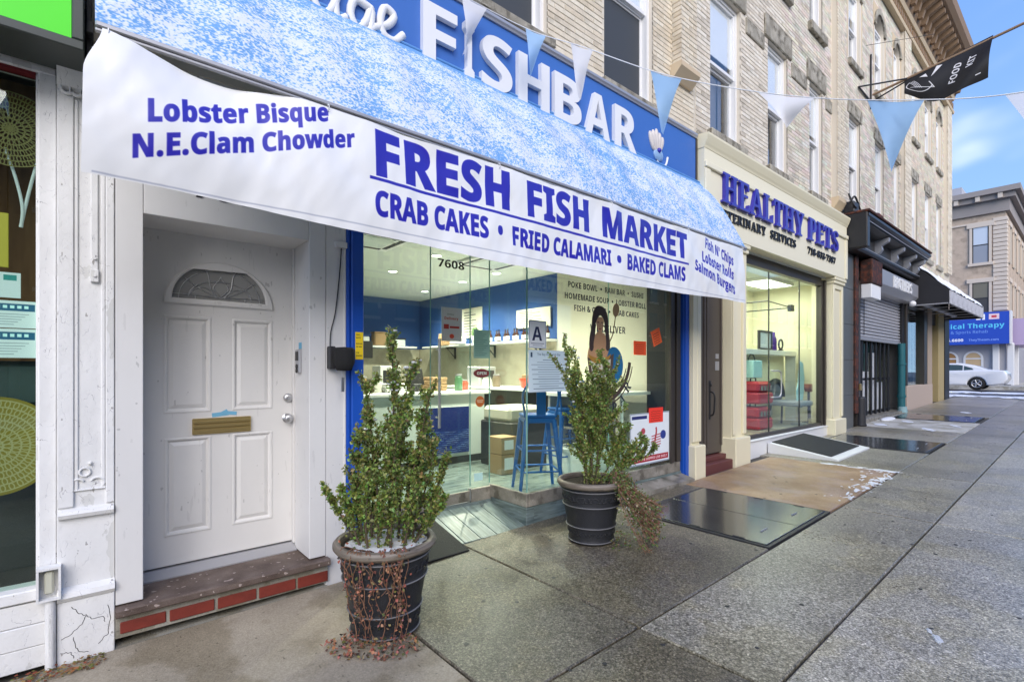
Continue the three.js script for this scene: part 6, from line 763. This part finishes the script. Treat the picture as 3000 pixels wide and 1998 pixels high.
function planter(x, z, label, snowy) {
  const y = gy(x) + 0.002; const t = thing('planter', label, 'planter', 'black planters by the storefront', [x, y, z]);
  M(t, 'pot', lathe([[0, 0], [0.190, 0], [0.198, 0.008], [0.200, 0.03], [0.192, 0.04], [0.206, 0.13], [0.214, 0.137], [0.214, 0.15], [0.209, 0.157], [0.236, 0.31], [0.244, 0.317], [0.245, 0.33], [0.239, 0.337], [0.254, 0.44], [0.262, 0.445], [0.262, 0.46], [0.256, 0.468], [0.262, 0.485]], 56), m.planter);
  for (const [r, h] of [[0.2155, 0.144], [0.2465, 0.324], [0.2635, 0.453], [0.2005, 0.018]]) M(t, 'band', at(new THREE.TorusGeometry(r, 0.0045, 6, 56), 0, h, 0, 0, Math.PI / 2), m.planterBand);
  const orn = []; for (let i = 0; i < 44; i++) { const a = i / 44 * 6.283; for (const [r, h, s] of [[0.247, 0.39, 0.020], [0.203, 0.09, 0.012]]) { const q = new THREE.TorusGeometry(s, s * 0.28, 5, 10, 4.6); q.rotateZ(i * 1.9); q.rotateY(Math.PI / 2 - a); q.translate(r * Math.cos(a), h, r * Math.sin(a)); orn.push(q); } } M(t, 'relief_band', merge(orn), m.planter).userData.kind = 'stuff';
  M(t, 'rim', lathe([[0.258, 0.475], [0.285, 0.480], [0.298, 0.497], [0.298, 0.515], [0.285, 0.530], [0.268, 0.533], [0.258, 0.526], [0.254, 0.5], [0.256, 0.475]], 56), m.planterRim);
  M(t, 'soil', at(new THREE.CylinderGeometry(0.255, 0.25, 0.03, 40), 0, 0.478, 0), m.soil);
  if (snowy) { const g = new THREE.SphereGeometry(1, 30, 12, 0, 6.283, 0, 1.57), p = g.attributes.position; for (let i = 0; i < p.count; i++) { const v = V3(p.getX(i), p.getY(i), p.getZ(i)), k = 1 + 0.5 * perlin.noise(v.x * 2.4, v.y * 2, v.z * 2.4); p.setXYZ(i, v.x * Math.min(k, 1.1), v.y * k * (0.6 + 0.5 * perlin.noise(v.x * 5, 1, v.z * 5)), v.z * Math.min(k, 1.1)); } g.scale(0.235, 0.045, 0.225); g.translate(0.01, 0.494, 0.015); g.computeVertexNormals(); const sn = thing('planter_snow', snowy, 'snow', null, [x, y, z]); M(sn, 'crust', uvm(g), m.snow); }
  return [x, y, z];
}
function shrub(x, z, H, label, o) {
  const y0 = gy(x) + 0.49, t = thing('shrub', label, 'shrub', 'evergreen shrubs in the planters', [x, y0, z]); const st = [], lv = [], snow = [];
  const greens = o.greens ?? [[0.15, 0.22, 0.032], [0.21, 0.29, 0.04], [0.29, 0.37, 0.07], [0.10, 0.15, 0.026], [0.37, 0.44, 0.13], [0.24, 0.22, 0.06], [0.13, 0.20, 0.03]];
  const leafy = (a, b, len, dens, r) => { const d = b.clone().sub(a), n = Math.ceil(d.length() * dens); for (let i = 0; i < n; i++) { const p = a.clone().addScaledVector(d, rnd()); const dir = d.clone().normalize().multiplyScalar(0.5).add(rv()).normalize(); p.addScaledVector(rv(), r * rnd()); lv.push([p, dir, rv(), ...(() => { const k = rr(0.5, 1.15); return [0.026 * k, 0.0095 * k * rr(0.8, 1.1)]; })(), pick(greens).map((c) => c * rr(0.7, 1.25))]); } };
  const branch = (a, dir, len, r, depth) => { let p = a.clone(), d = dir.clone(); const seg = 5; for (let i = 0; i < seg; i++) { const n = p.clone().addScaledVector(d, len / seg); st.push(rod([p.x, p.y, p.z], [n.x, n.y, n.z], r * (1 - i / seg * 0.6), 5, r * (1 - (i + 1) / seg * 0.6))); leafy(p, n, len, (depth === 0 ? 340 : 400) * (o.dens ?? 1), depth === 0 ? 0.030 : 0.020);
      if (depth < 2 && i > 0) for (let k = 0; k < (depth === 0 ? 3 : 1); k++) { const q = rv(); q.y = Math.abs(q.y) * 0.8 + o.up; q.normalize(); branch(n, q.lerp(d, 0.3).normalize(), len * rr(0.16, 0.42) * (o.side ?? 1) * (1 - 0.45 * i / seg), r * 0.45, depth + 1); }
      p = n; d.addScaledVector(rv(), o.drift ?? 0.13).normalize(); } if (rnd() < 0.2) snow.push(p.clone()); };
  for (const [bx, bz, dx, dy, dz, len] of o.stems) branch(V3(bx, -0.01, bz), V3(dx, dy, dz).normalize(), len * H, 0.009, 0);
  M(t, 'stems', merge(st), m.bark); M(t, 'foliage', leafCloud(lv), m.leaf).userData.kind = 'stuff';
  const sg = snow.slice(0, 30).map((p) => { const g = new THREE.IcosahedronGeometry(rr(0.006, 0.014), 1); g.scale(1.3, 0.7, 1.1); g.translate(p.x, p.y + 0.004, p.z); return uvm(g); }); if (sg.length) M(t, 'snow_crumbs', merge(sg), m.snow).userData.kind = 'stuff';
}
function vines(x, z, label, o) {
  const y0 = gy(x) + 0.002, t = thing('trailing_vine', label, 'vine', 'dead vines hanging from the planters', [x, y0, z]); const st = [], lv = [];
  for (let i = 0; i < o.n; i++) { const a = mix(o.a0, o.a1, rnd()), r = 0.30 + rr(0, 0.012), L = Math.min(rr(0.25, 1.0) * o.len + 0.1, o.len + 0.25), pts = [V3(0.2 * Math.cos(a), 0.51, 0.2 * Math.sin(a)), V3(0.285 * Math.cos(a), 0.545, 0.285 * Math.sin(a))]; let yy = 0.53, aa = a; const N = 7; for (let k = 1; k <= N; k++) { const down = 0.52 * L / o.len * k / N; yy = 0.53 - down; aa += rr(-1, 1) * (o.wander ?? 0.05); const rad = Math.max(0.262 * (0.78 + 0.24 * Math.max(yy, 0) / 0.5) + 0.012 + rr(0, 0.02), 0.2) + (o.out ?? 0) * Math.pow(k / N, 1.4); if (yy < 0.012) { yy = rr(0.006, 0.02); } pts.push(V3(rad * Math.cos(aa), Math.max(yy, 0.008), rad * Math.sin(aa))); }
    const c = new THREE.CatmullRomCurve3(pts); st.push(new THREE.TubeGeometry(c, 18, rr(0.0016, 0.003), 4)); const n = Math.ceil(c.getLength() * o.dens); for (let k = 0; k < n; k++) { const u = Math.pow(rnd(), o.bias ?? 0.7), p = c.getPointAt(u).addScaledVector(rv(), (o.spread ?? 0.02) * rnd()); p.y = Math.max(p.y, 0.004); lv.push([p, rv(), rv(), rr(0.012, 0.026), rr(0.006, 0.011), pick(o.cols).map((q) => q * rr(0.7, 1.2))]); } }
  for (let i = 0; i < (o.floor ?? 0); i++) { const a = rr(o.a0 - 0.2, o.a1 + 0.2), r = 0.21 + Math.abs(rr(-1, 1)) * 0.16, p = V3(r * Math.cos(a), rr(0.004, 0.05) * (0.4 - r) * 5 + 0.004, r * Math.sin(a)); lv.push([p, rv(), V3(0, 1, 0).add(rv().multiplyScalar(0.4)), rr(0.014, 0.03), rr(0.007, 0.013), pick(o.cols).map((q) => q * rr(0.7, 1.2))]); }
  M(t, 'stems', merge(st), m.vine).userData.kind = 'stuff'; M(t, 'leaves', leafCloud(lv), m.dryLeaf).userData.kind = 'stuff';
}
const reds = [[0.26, 0.09, 0.05], [0.36, 0.18, 0.12], [0.20, 0.09, 0.05], [0.12, 0.05, 0.03], [0.30, 0.20, 0.08], [0.10, 0.09, 0.03], [0.42, 0.18, 0.12], [0.05, 0.03, 0.02]];
const olive = [[0.10, 0.16, 0.035], [0.15, 0.20, 0.06], [0.18, 0.10, 0.06], [0.08, 0.11, 0.03], [0.24, 0.14, 0.09], [0.32, 0.27, 0.16], [0.13, 0.19, 0.04]];
planter(1.355, 0.80, 'black embossed planter with a snowy rim, in front of the blue post', 'white snow crust on the soil of the nearer planter');
const RF = (br, bf, r0, f0, len, up = 1) => { const r = r0 * 0.62, f = f0 * 0.62; return [br * 0.761 + bf * 0.648, br * 0.648 - bf * 0.761, r * 0.761 + f * 0.648, up, r * 0.648 - f * 0.761, len]; };   // stems laid out by how far they lean along and away
shrub(1.355, 0.80, 0.88, 'tall airy evergreen shrub in the nearer planter', { up: 0.6, side: 0.82, dens: 0.8, drift: 0.10, stems: [RF(0.02, 0, 0.04, 0, 1.24), RF(0.07, 0.02, 0.08, 0.05, 1.08), RF(-0.03, 0, -0.03, 0.02, 1.0), RF(0.11, -0.03, 0.11, -0.05, 0.96), RF(-0.08, 0, -0.08, 0.1, 0.84), RF(0.13, 0.02, 0.18, 0.1, 0.80), RF(-0.12, -0.04, -0.14, -0.1, 0.68), RF(0.04, -0.1, 0.06, -0.16, 0.8), RF(0, 0.08, 0.05, 0.2, 0.85), RF(0.15, 0, 0.34, -0.1, 0.66), RF(-0.14, 0, -0.32, 0.05, 0.52), RF(-0.15, -0.03, -0.66, -0.2, 0.42, 0.85), RF(0.16, 0.04, 0.62, 0.1, 0.56, 0.8), RF(0.06, -0.14, 0.2, -0.3, 0.5), RF(-0.06, -0.14, -0.15, -0.3, 0.5), RF(0.12, -0.1, 0.5, -0.3, 0.42), RF(-0.12, -0.08, -0.5, -0.2, 0.38), RF(0.16, -0.04, 0.8, -0.1, 0.40, 0.7), RF(0, -0.15, 0.05, -0.4, 0.4), RF(0.08, 0.12, 0.3, 0.3, 0.5), RF(-0.08, 0.1, -0.3, 0.3, 0.45)] });
vines(1.355, 0.80, 'dry reddish vine trailing down the nearer planter to the pavement', { n: 24, a0: 1.6, a1: 3.0, len: 0.9, dens: 30, cols: reds, bias: 0.55, spread: 0.035, floor: 280, wander: 0.13 });
planter(3.37, 0.665, 'black embossed planter half covered by green trailing plants, by the glass corner', null);
shrub(3.37, 0.665, 0.86, 'dense upright evergreen shrub in the farther planter', { up: 0.5, dens: 1.15, side: 1.15, stems: [[0, 0, -0.02, 1, 0.0, 1.22], [0.04, 0.02, 0.08, 1, 0.04, 1.12], [-0.05, 0.0, -0.10, 1, 0.02, 1.0], [0.04, -0.06, 0.15, 1, -0.02, 0.92], [-0.04, 0.05, -0.14, 1, 0.1, 0.84], [0.0, 0.05, 0.0, 1, 0.1, 0.95], [0.08, 0.05, 0.6, 0.62, 0.25, 0.62], [0.08, 0.02, 0.9, 0.5, 0.3, 0.68], [0.02, 0.09, 0.3, 0.8, 0.2, 0.55], [-0.08, 0.02, -0.2, 0.8, 0.1, 0.6], [0.05, 0.0, 0.3, 0.9, 0.02, 0.7]] });
vines(3.37, 0.665, 'bushy olive vine spilling from the farther planter onto the pavement', { n: 95, a0: 0.35, a1: 1.6, len: 0.75, dens: 90, cols: olive, bias: 1.1, out: 0.34, spread: 0.07, floor: 60, wander: 0.06 });

// ================= BUNTING AND FLAG =================
{
  const pts = [[1.85, 4.64, 0.07], [2.23, 4.53, 0.16], [2.98, 4.44, 0.31], [3.16, 4.17, 0.73], [3.37, 3.69, 1.43], [3.64, 3.32, 2.18], [3.73, 3.07, 2.79], [3.85, 2.95, 3.29], [4.0, 2.95, 4.2], [4.1, 3.1, 5.0]].map((p) => V3(...p)); const c = new THREE.CatmullRomCurve3(pts);
  const t = thing('bunting', 'string of blue and white pennants slung from the sign across the pavement', 'bunting'); M(t, 'cord', new THREE.TubeGeometry(c, 120, 0.0035, 6), m.string);
  const U = (p) => { let b = 0, bd = 9; for (let i = 0; i <= 600; i++) { const q = c.getPointAt(i / 600), d = q.distanceTo(V3(...p)); if (d < bd) { bd = d; b = i / 600; } } return b; };
  const pen = (u0, w, h, mat, name, twist, fold = 0) => { const a = c.getPointAt(u0), b = c.getPointAt(Math.min(u0 + w / c.getLength(), 1)), N = 10, K = 10, pos = [], idx = []; const d = b.clone().sub(a), side = V3(-d.z, 0, d.x).normalize(); for (let i = 0; i <= N; i++) for (let j = 0; j <= K; j++) { const v = j / K, s = i / N, sp = (s - 0.5) * (1 - v); const p = a.clone().addScaledVector(d, 0.5 + sp * (1 - 0.25 * v) + twist * v * 0.5); p.addScaledVector(V3(0, -1, 0), h * v * (1 - fold * s)).addScaledVector(side, 0.05 * Math.sin(v * 3 + s * 2.4) * v + twist * 0.10 * v); p.y -= 0.012 * Math.sin(Math.PI * s) * (1 - v); pos.push(p.x, p.y, p.z); }
    for (let i = 0; i < N; i++) for (let j = 0; j < K; j++) { const q = i * (K + 1) + j; idx.push(q, q + 1, q + K + 1, q + 1, q + K + 2, q + K + 1); } const g = new THREE.BufferGeometry(); g.setAttribute('position', new THREE.Float32BufferAttribute(pos, 3)); g.setIndex(idx); g.computeVertexNormals(); const me = M(t, 'pennant', g, mat); if (name) me.userData.label = name; };
  const at0 = [[2.33, 4.52, 0.18], [2.93, 4.45, 0.30], [3.13, 4.22, 0.64], [3.33, 3.78, 1.30], [3.58, 3.40, 2.0], [3.70, 3.13, 2.62], [3.83, 2.96, 3.22]].map(U);
  const W = [0.24, 0.2, 0.24, 0.27, 0.38, 0.29, 0.3]; at0.forEach((u, i) => pen(u, W[i], [0.42, 0.36, 0.42, 0.44, 0.21, 0.42, 0.42][i], i % 2 ? m.pennantBlue : m.pennantWhite, null, [-0.5, -0.6, -0.5, -0.35, 0.0, -0.15, 0.1][i], 0));
  const pl = thing('street_pole', 'grey street pole at the kerb holding the bunting', 'pole'); M(pl, 'shaft', rod([4.1, gy(4.1) - 0.1, 5.0], [4.1, 5.5, 5.0], 0.06, 16), m.steelDull);
}
{
  const X = 14.3, t = thing('shop_flag', 'black hanging shop flag with white lettering on a wall pole', 'flag');
  M(t, 'pole', rod([X, 8.02, 0.05], [X, 8.42, 2.75], 0.028, 10), m.cornicePaint); M(t, 'bracket', merge([rod([X - 0.95, 7.88, 0.02], [X, 7.86, 0.02], 0.02), rod([X - 0.95, 7.88, 0.02], [X, 8.12, 0.72], 0.018), rod([X, 7.86, 0.02], [X, 8.10, 0.80], 0.018), rod([X, 7.7, 0.02], [X, 9.0, 0.02], 0.02), rod([X - 0.3, 9.1, 0.0], [X + 0.6, 9.2, 1.1], 0.006)]), m.ironwork);
  const tx = canvas(512, 384, (g) => { g.fillStyle = '#17171a'; g.fillRect(0, 0, 512, 384); g.strokeStyle = g.fillStyle = '#d9d9dc'; g.lineWidth = 7; g.beginPath(); g.ellipse(105, 180, 88, 130, 0.3, 0.2, 3.4); g.stroke(); g.lineWidth = 4; for (let i = 0; i < 4; i++) { g.beginPath(); g.moveTo(30 + i * 10, 120); g.lineTo(80 + i * 12, 260); g.stroke(); } g.lineWidth = 7; g.beginPath(); g.moveTo(40, 250); g.lineTo(190, 250); g.lineTo(160, 190); g.stroke(); g.beginPath(); g.moveTo(95, 90); g.lineTo(135, 70); g.lineTo(150, 130); g.fill(); g.beginPath(); g.moveTo(170, 140); g.lineTo(200, 30); g.lineTo(235, 45); g.fill(); g.font = 'bold 62px sans-serif'; g.save(); g.translate(315, 270); g.rotate(-1.35); g.fillText('FOOD', 0, 0); g.restore(); g.save(); g.translate(415, 200); g.rotate(-1.35); g.fillText('KIT', 0, 0); g.restore(); g.fillRect(440, 320, 30, 8); });
  const N = 30, K = 14, pos = [], uv = [], idx = []; for (let i = 0; i <= N; i++) for (let j = 0; j <= K; j++) { const s = i / N, v = j / K, z = mix(0.66, 2.14, s), top = 8.02 + 0.148 * (z - 0.05) + 0.06 * s, hang = mix(0.42, 0.95, Math.sin(s * 2.0)); const y = top - hang * v + 0.0; pos.push(X - 0.18 * Math.sin(v * 2.2) * (0.4 + 0.6 * s) + 0.07 * Math.sin(s * 9 + v * 5) * v, y + 0.05 * Math.sin(s * 7 + v * 2) * v, z - 0.10 * v * (s - 0.3)); uv.push(s, 1 - v); } for (let i = 0; i < N; i++) for (let j = 0; j < K; j++) { const q = i * (K + 1) + j; idx.push(q, q + 1, q + K + 1, q + 1, q + K + 2, q + K + 1); }
  const g = new THREE.BufferGeometry(); g.setAttribute('position', new THREE.Float32BufferAttribute(pos, 3)); g.setAttribute('uv', new THREE.Float32BufferAttribute(uv, 2)); g.setIndex(idx); g.computeVertexNormals(); M(t, 'cloth', g, std({ map: tx, roughness: 0.6, side: THREE.DoubleSide }));
}
// ================= ACROSS THE SIDE STREET =================
{
  const X = 40, b = thing('far_corner_building', 'three storey tan brick building across the side street', 'building'); const zc = 0.14, g0 = 0.6;
  M(b, 'body', box(X + 0.02, X + 18, g0, 10.6, -14, zc - 0.02), m.farBrick);
  M(b, 'ground_floor', merge([box(X - 0.02, X + 0.02, g0, 3.0, -14, zc), box(X + 0.02, X + 18, g0, 3.0, zc - 0.02, zc)]), m.farGrey);
  for (let i = 0; i < 22; i++) { const y = 4.9 + i * 0.245; M(b, 'quoin', merge([cbox(X - 0.05, X + 0.02, y, y + 0.215, zc - 0.55, zc + 0.05, 0.02), cbox(X + 0.02, X + 0.5, y, y + 0.215, zc - 0.02, zc + 0.05, 0.02)]), m.farTrim); }
  for (const z of [-0.72 - 0.22, -3.4, -5.9]) for (const [y0, y1] of [[7.75, 9.85], [4.75, 6.6]]) { const w = M(b, 'window', merge([box(X - 0.06, X + 0.02, y0, y1, z - 0.48, z - 0.36), box(X - 0.06, X + 0.02, y0, y1, z + 0.36, z + 0.48), box(X - 0.08, X + 0.02, y1, y1 + 0.25, z - 0.6, z + 0.6), box(X - 0.12, X + 0.02, y0 - 0.16, y0, z - 0.55, z + 0.55)]), m.farTrim); M(w, 'sash', merge([box(X - 0.03, X + 0.02, mix(y0, y1, 0.5) - 0.03, mix(y0, y1, 0.5) + 0.03, z - 0.36, z + 0.36), box(X - 0.03, X + 0.02, y0, y1, z - 0.36, z - 0.31), box(X - 0.03, X + 0.02, y0, y1, z + 0.31, z + 0.36)]), m.charcoal); const up = y0 > 7; M(w, 'pane', box(X - 0.02, X + 0.019, y0, mix(y0, y1, 0.485), z - 0.31, z + 0.31), std({ color: up ? C(0.3, 0.33, 0.38) : C(0.08, 0.08, 0.08), roughness: 0.12 })); M(w, 'pane', box(X - 0.02, X + 0.019, mix(y0, y1, 0.515), y1, z - 0.31, z + 0.31), std({ color: up ? C(0.55, 0.62, 0.7) : C(0.2, 0.19, 0.15), roughness: 0.12 })); }
  for (let i = 0; i < 6; i++) for (const [y0, y1] of [[7.75, 9.85], [4.75, 6.6]]) { const x = X + 1.4 + i * 2.3, w = M(b, 'window', merge([box(x - 0.5, x - 0.38, y0, y1, zc, zc + 0.08), box(x + 0.38, x + 0.5, y0, y1, zc, zc + 0.08), box(x - 0.6, x + 0.6, y1, y1 + 0.25, zc, zc + 0.1)]), m.farTrim); M(w, 'pane', box(x - 0.38, x + 0.38, y0, y1, zc - 0.01, zc + 0.02), m.carGlass); }
  M(b, 'string_course', merge([box(X - 0.06, X + 0.02, 10.05, 10.15, -14, zc + 0.06)]), m.farTrim);
  const c = M(b, 'cornice', merge([box(X - 0.15, X + 18, 10.55, 11.25, -14, zc + 0.15), box(X - 0.62, X + 18, 11.55, 11.85, -14, zc + 0.62), box(X - 0.4, X + 18, 11.25, 11.55, -14, zc + 0.4)]), std({ color: C(0.30, 0.27, 0.25), roughness: 0.8 }));
  for (let i = 0; i < 14; i++) M(c, 'bracket', box(X - 0.55, X - 0.401, 11.25, 11.549, zc - 0.3 - i * 0.95, zc - 0.1 - i * 0.95), m.farTrim); M(b, 'roof_box', box(X + 1, X + 4, 11.85, 12.7, -6.0, -1.9), m.farGrey);
  for (const z of [-1.25, -2.35]) { const pts = archPts(-0.36, 0.36, 0.9, 2.1); const f = profZ(archPts(-0.44, 0.44, 0.9, 2.1), 0, 0.05, [archPts(-0.34, 0.34, 0.98, 2.1).reverse()]); f.rotateY(-Math.PI / 2); f.translate(X - 0.021, 0.05, z); const w = M(b, 'arched_window', f, m.whiteTrim); const q = profZ(archPts(-0.345, 0.345, 0.97, 2.1), 0, 0.02); q.rotateY(-Math.PI / 2); q.translate(X - 0.021, 0.05, z); M(w, 'pane', q, std({ color: z > -2 ? C(0.62, 0.45, 0.26) : C(0.40, 0.22, 0.09), roughness: 0.2 })); M(w, 'transom', box(X - 0.075, X - 0.022, 2.1, 2.18, z - 0.34, z + 0.34), m.whiteTrim); }
  for (const [x, z] of [[X - 0.25, -0.25], [X - 0.2, 0.35], [X + 1.6, 0.4]]) M(b, 'column', cbox(x, x + 0.25, g0, 3.0, z - 0.16, z + 0.12, 0.02), m.whiteTrim);
  const s = thing('therapy_sign', 'blue physical therapy awning sign across the side street', 'sign');
  M(s, 'box', box(X - 0.75, X - 0.02, 2.95, 4.78, -5.2, 0.33), std({ color: C(0.015, 0.065, 0.40), roughness: 0.5 }));
  const tx = canvas(1024, 352, (g, W, H) => { g.fillStyle = '#1f4dbb'; g.fillRect(0, 0, W, H); g.fillStyle = '#5fd0ee'; g.font = 'bold 74px sans-serif'; g.fillText('Physical Therapy', 390, 170); g.fillStyle = '#7fa8e8'; g.font = '44px sans-serif'; g.fillText('& Sports Rehab', 560, 228); g.fillStyle = '#fff'; g.font = 'bold 44px sans-serif'; g.fillText('718.745.6600', 400, 318); g.font = '32px sans-serif'; g.fillStyle = '#a9c8ff'; g.fillText('TheyTheam.com', 710, 316); g.fillStyle = '#fff'; g.fillRect(770, 18, 70, 62); g.fillStyle = '#1f4dbb'; g.fillRect(806, 34, 12, 46); g.fillRect(796, 46, 32, 10); g.fillStyle = '#f3d5d8'; g.fillRect(870, 18, 80, 62); g.fillStyle = '#d04a58'; g.fillRect(890, 36, 40, 26); g.fillStyle = '#98a58c'; g.fillRect(60, 200, 130, 70); });
  sheet(s, 'sign_face', 5.5, 1.8, X - 0.753, 3.865, -2.43, -Math.PI / 2, tx, { t: 0.004 }); M(s, 'end_cap', box(X - 0.76, X - 0.01, 2.93, 4.80, 0.332, 0.40), m.whiteTrim);
  const s2 = thing('purple_sign', 'pale purple shop sign just right of the therapy sign', 'sign'); M(s2, 'board', box(X + 0.3, X + 6, 2.9, 4.4, 0.16, 0.85), std({ color: C(0.45, 0.36, 0.55), roughness: 0.6 })); M(s2, 'lettering', letters('CAFE', sansB, X + 1, X + 5, 3.3, 4.0, 0.851, 0.02), m.letterBlue);
  const bd = thing('red_brick_block', 'reddish building farther along the street at the right edge', 'building'); M(bd, 'body', box(X + 18.1, X + 40, 0.5, 9.5, -14, 0.1), std({ color: C(0.30, 0.16, 0.10), roughness: 0.9 })); M(bd, 'cornice', box(X + 18.05, X + 40, 9.5, 10.1, -14, 0.6), m.farTrim);
}
{ // white saloon parked in the side street, seen from its side
  const t = thing('white_car', 'white saloon car parked across the side street', 'car', null, [35, 0.46, -1.75]); // its length lies along z, rear toward +z
  const L = 2.42; const side = [[-L, 0.42], [-L + 0.05, 0.30], [-1.95, 0.24], [1.9, 0.24], [2.32, 0.34], [2.44, 0.55], [2.42, 0.78], [2.28, 0.90], [1.72, 0.955], [1.1, 0.98], [-1.0, 0.93], [-1.9, 0.80], [-2.3, 0.66]];
  const arch = (c) => { const o = []; for (let i = 0; i <= 12; i++) { const a = Math.PI * i / 12; o.push([c + 0.36 * Math.cos(a), 0.24 + 0.0 + 0.42 * Math.sin(a)]); } return o; };
  const outline = [[-L, 0.42], [-L + 0.05, 0.28], [-1.80, 0.24], ...arch(-1.42).reverse(), ...arch(1.32).reverse(), [1.9, 0.24], [2.30, 0.32], [2.44, 0.55], [2.43, 0.84], [2.30, 0.98], [1.72, 1.02], [1.1, 1.0], [-1.0, 0.93], [-1.9, 0.80], [-2.3, 0.66]];
  const ex = (pts, w, bev) => { const s = new THREE.Shape(pts.map((p) => new THREE.Vector2(p[0], p[1]))), g = new THREE.ExtrudeGeometry(s, { depth: w - 2 * bev, bevelEnabled: true, bevelThickness: bev, bevelSize: bev * 0.7, bevelOffset: -bev * 0.7, bevelSegments: 3, curveSegments: 8 }); g.translate(0, 0, -(w / 2) + bev); g.rotateY(-Math.PI / 2); return toCreasedNormals(g, 0.7); };
  M(t, 'body', ex(outline, 1.78, 0.09), m.carPaint);
  const cab = [[-0.95, 0.90], [-0.35, 1.27], [0.1, 1.36], [0.7, 1.36], [1.2, 1.25], [1.8, 1.0]]; const g = ex(cab, 1.62, 0.12); const p = g.attributes.position; for (let i = 0; i < p.count; i++) p.setX(i, p.getX(i) * (1 - 0.22 * clamp((p.getY(i) - 0.92) / 0.42))); M(t, 'cabin', g, m.carPaint);
  const win = (pts, nm) => { for (const s of [-1, 1]) { const q = profZ(pts, 0, 0.01); q.rotateY(-Math.PI / 2); const r = q.attributes.position; for (let i = 0; i < r.count; i++) r.setX(i, s * (0.815 * (1 - 0.22 * clamp((r.getY(i) - 0.92) / 0.42)) + 0.002) ); q.computeVertexNormals(); M(t, nm, q, m.carGlass); } };
  win([[-0.72, 0.97], [-0.24, 1.24], [0.12, 1.29], [0.12, 0.98]], 'side_window'); win([[0.16, 0.98], [0.16, 1.29], [0.62, 1.27], [0.78, 1.235], [0.78, 0.99]], 'side_window'); win([[0.83, 0.99], [0.83, 1.22], [1.14, 1.10], [1.2, 1.02]], 'quarter_window');
  for (const z of [-1.42, 1.32]) for (const s of [-1, 1]) { const w = M(t, 'wheel', at(new THREE.TorusGeometry(0.245, 0.085, 10, 28), s * 0.80, 0.325, z, Math.PI / 2), m.tyre); const sp = []; for (let i = 0; i < 5; i++) { const a = i / 5 * 6.283; sp.push(rod([0, 0, 0], [0.2 * Math.cos(a), 0.2 * Math.sin(a), 0], 0.035, 6)); } sp.push(new THREE.TorusGeometry(0.19, 0.025, 8, 24), at(new THREE.CylinderGeometry(0.06, 0.06, 0.05, 14), 0, 0, 0, 0, 1.57)); const rim = merge(sp.map(uvm)); rim.rotateY(Math.PI / 2); rim.translate(s * 0.85, 0.325, z); M(w, 'rim', rim, m.steel); M(w, 'well', at(new THREE.CylinderGeometry(0.34, 0.34, 0.2, 20), s * 0.68, 0.36, z, 0, 0, 1.57), m.black); }
  for (const s of [-1, 1]) { M(t, 'tail_lamp', cbox(s * 0.62 - 0.16, s * 0.62 + 0.16, 0.74, 0.86, 2.26, 2.425, 0.03), std({ color: C(0.5, 0.45, 0.45), roughness: 0.2 })); M(t, 'door_handle', cbox(s * 0.89 - 0.012, s * 0.89 + 0.012, 0.82, 0.85, 0.45, 0.65, 0.006), m.carPaint); }
  M(t, 'exhaust', rod([0.5, 0.26, 2.2], [0.5, 0.26, 2.44], 0.03), m.steelDull);
}
// ================= OPPOSITE SIDE OF THE AVENUE (mirrored in the glass and shading the low sky) =================
for (const [x0, x1, h, col, lab] of [[-14, -2, 9.5, [0.22, 0.13, 0.08], 'brown brick shop row facing the camera position from across the avenue'], [-2, 10, 10.5, [0.26, 0.19, 0.12], 'tan brick shop row straight across the avenue'], [10, 24, 9.0, [0.20, 0.14, 0.11], 'dark brick shop row farther along across the avenue'], [34, 62, 11, [0.24, 0.17, 0.12], 'tall brick row beyond the side street across the avenue'], [62, 120, 12, [0.22, 0.15, 0.11], 'long brick row at the far end across the avenue']]) {
  const b = thing('opposite_building', lab, 'building', 'buildings across the avenue'), Z = 20; M(b, 'body', box(x0 + 0.02, x1 - 0.02, -0.3, h, Z, Z + 8), std({ color: C(...col), roughness: 0.9 })); M(b, 'cornice', box(x0, x1, h, h + 0.5, Z - 0.5, Z + 8), m.cornicePaint); M(b, 'shop_band', box(x0 + 0.3, x1 - 0.3, 0.2, 3.0, Z - 0.06, Z - 0.002), m.charcoal);
  for (let x = x0 + 1.2; x < x1 - 1; x += 2.1) for (const y of [4.3, 7.0]) { const w = M(b, 'window', box(x - 0.5, x + 0.5, y, y + 1.8, Z - 0.08, Z - 0.003), m.carGlass); M(w, 'sill', box(x - 0.6, x + 0.6, y - 0.15, y, Z - 0.15, Z - 0.003), m.farTrim); }
}
renderer.render(scene, camera);
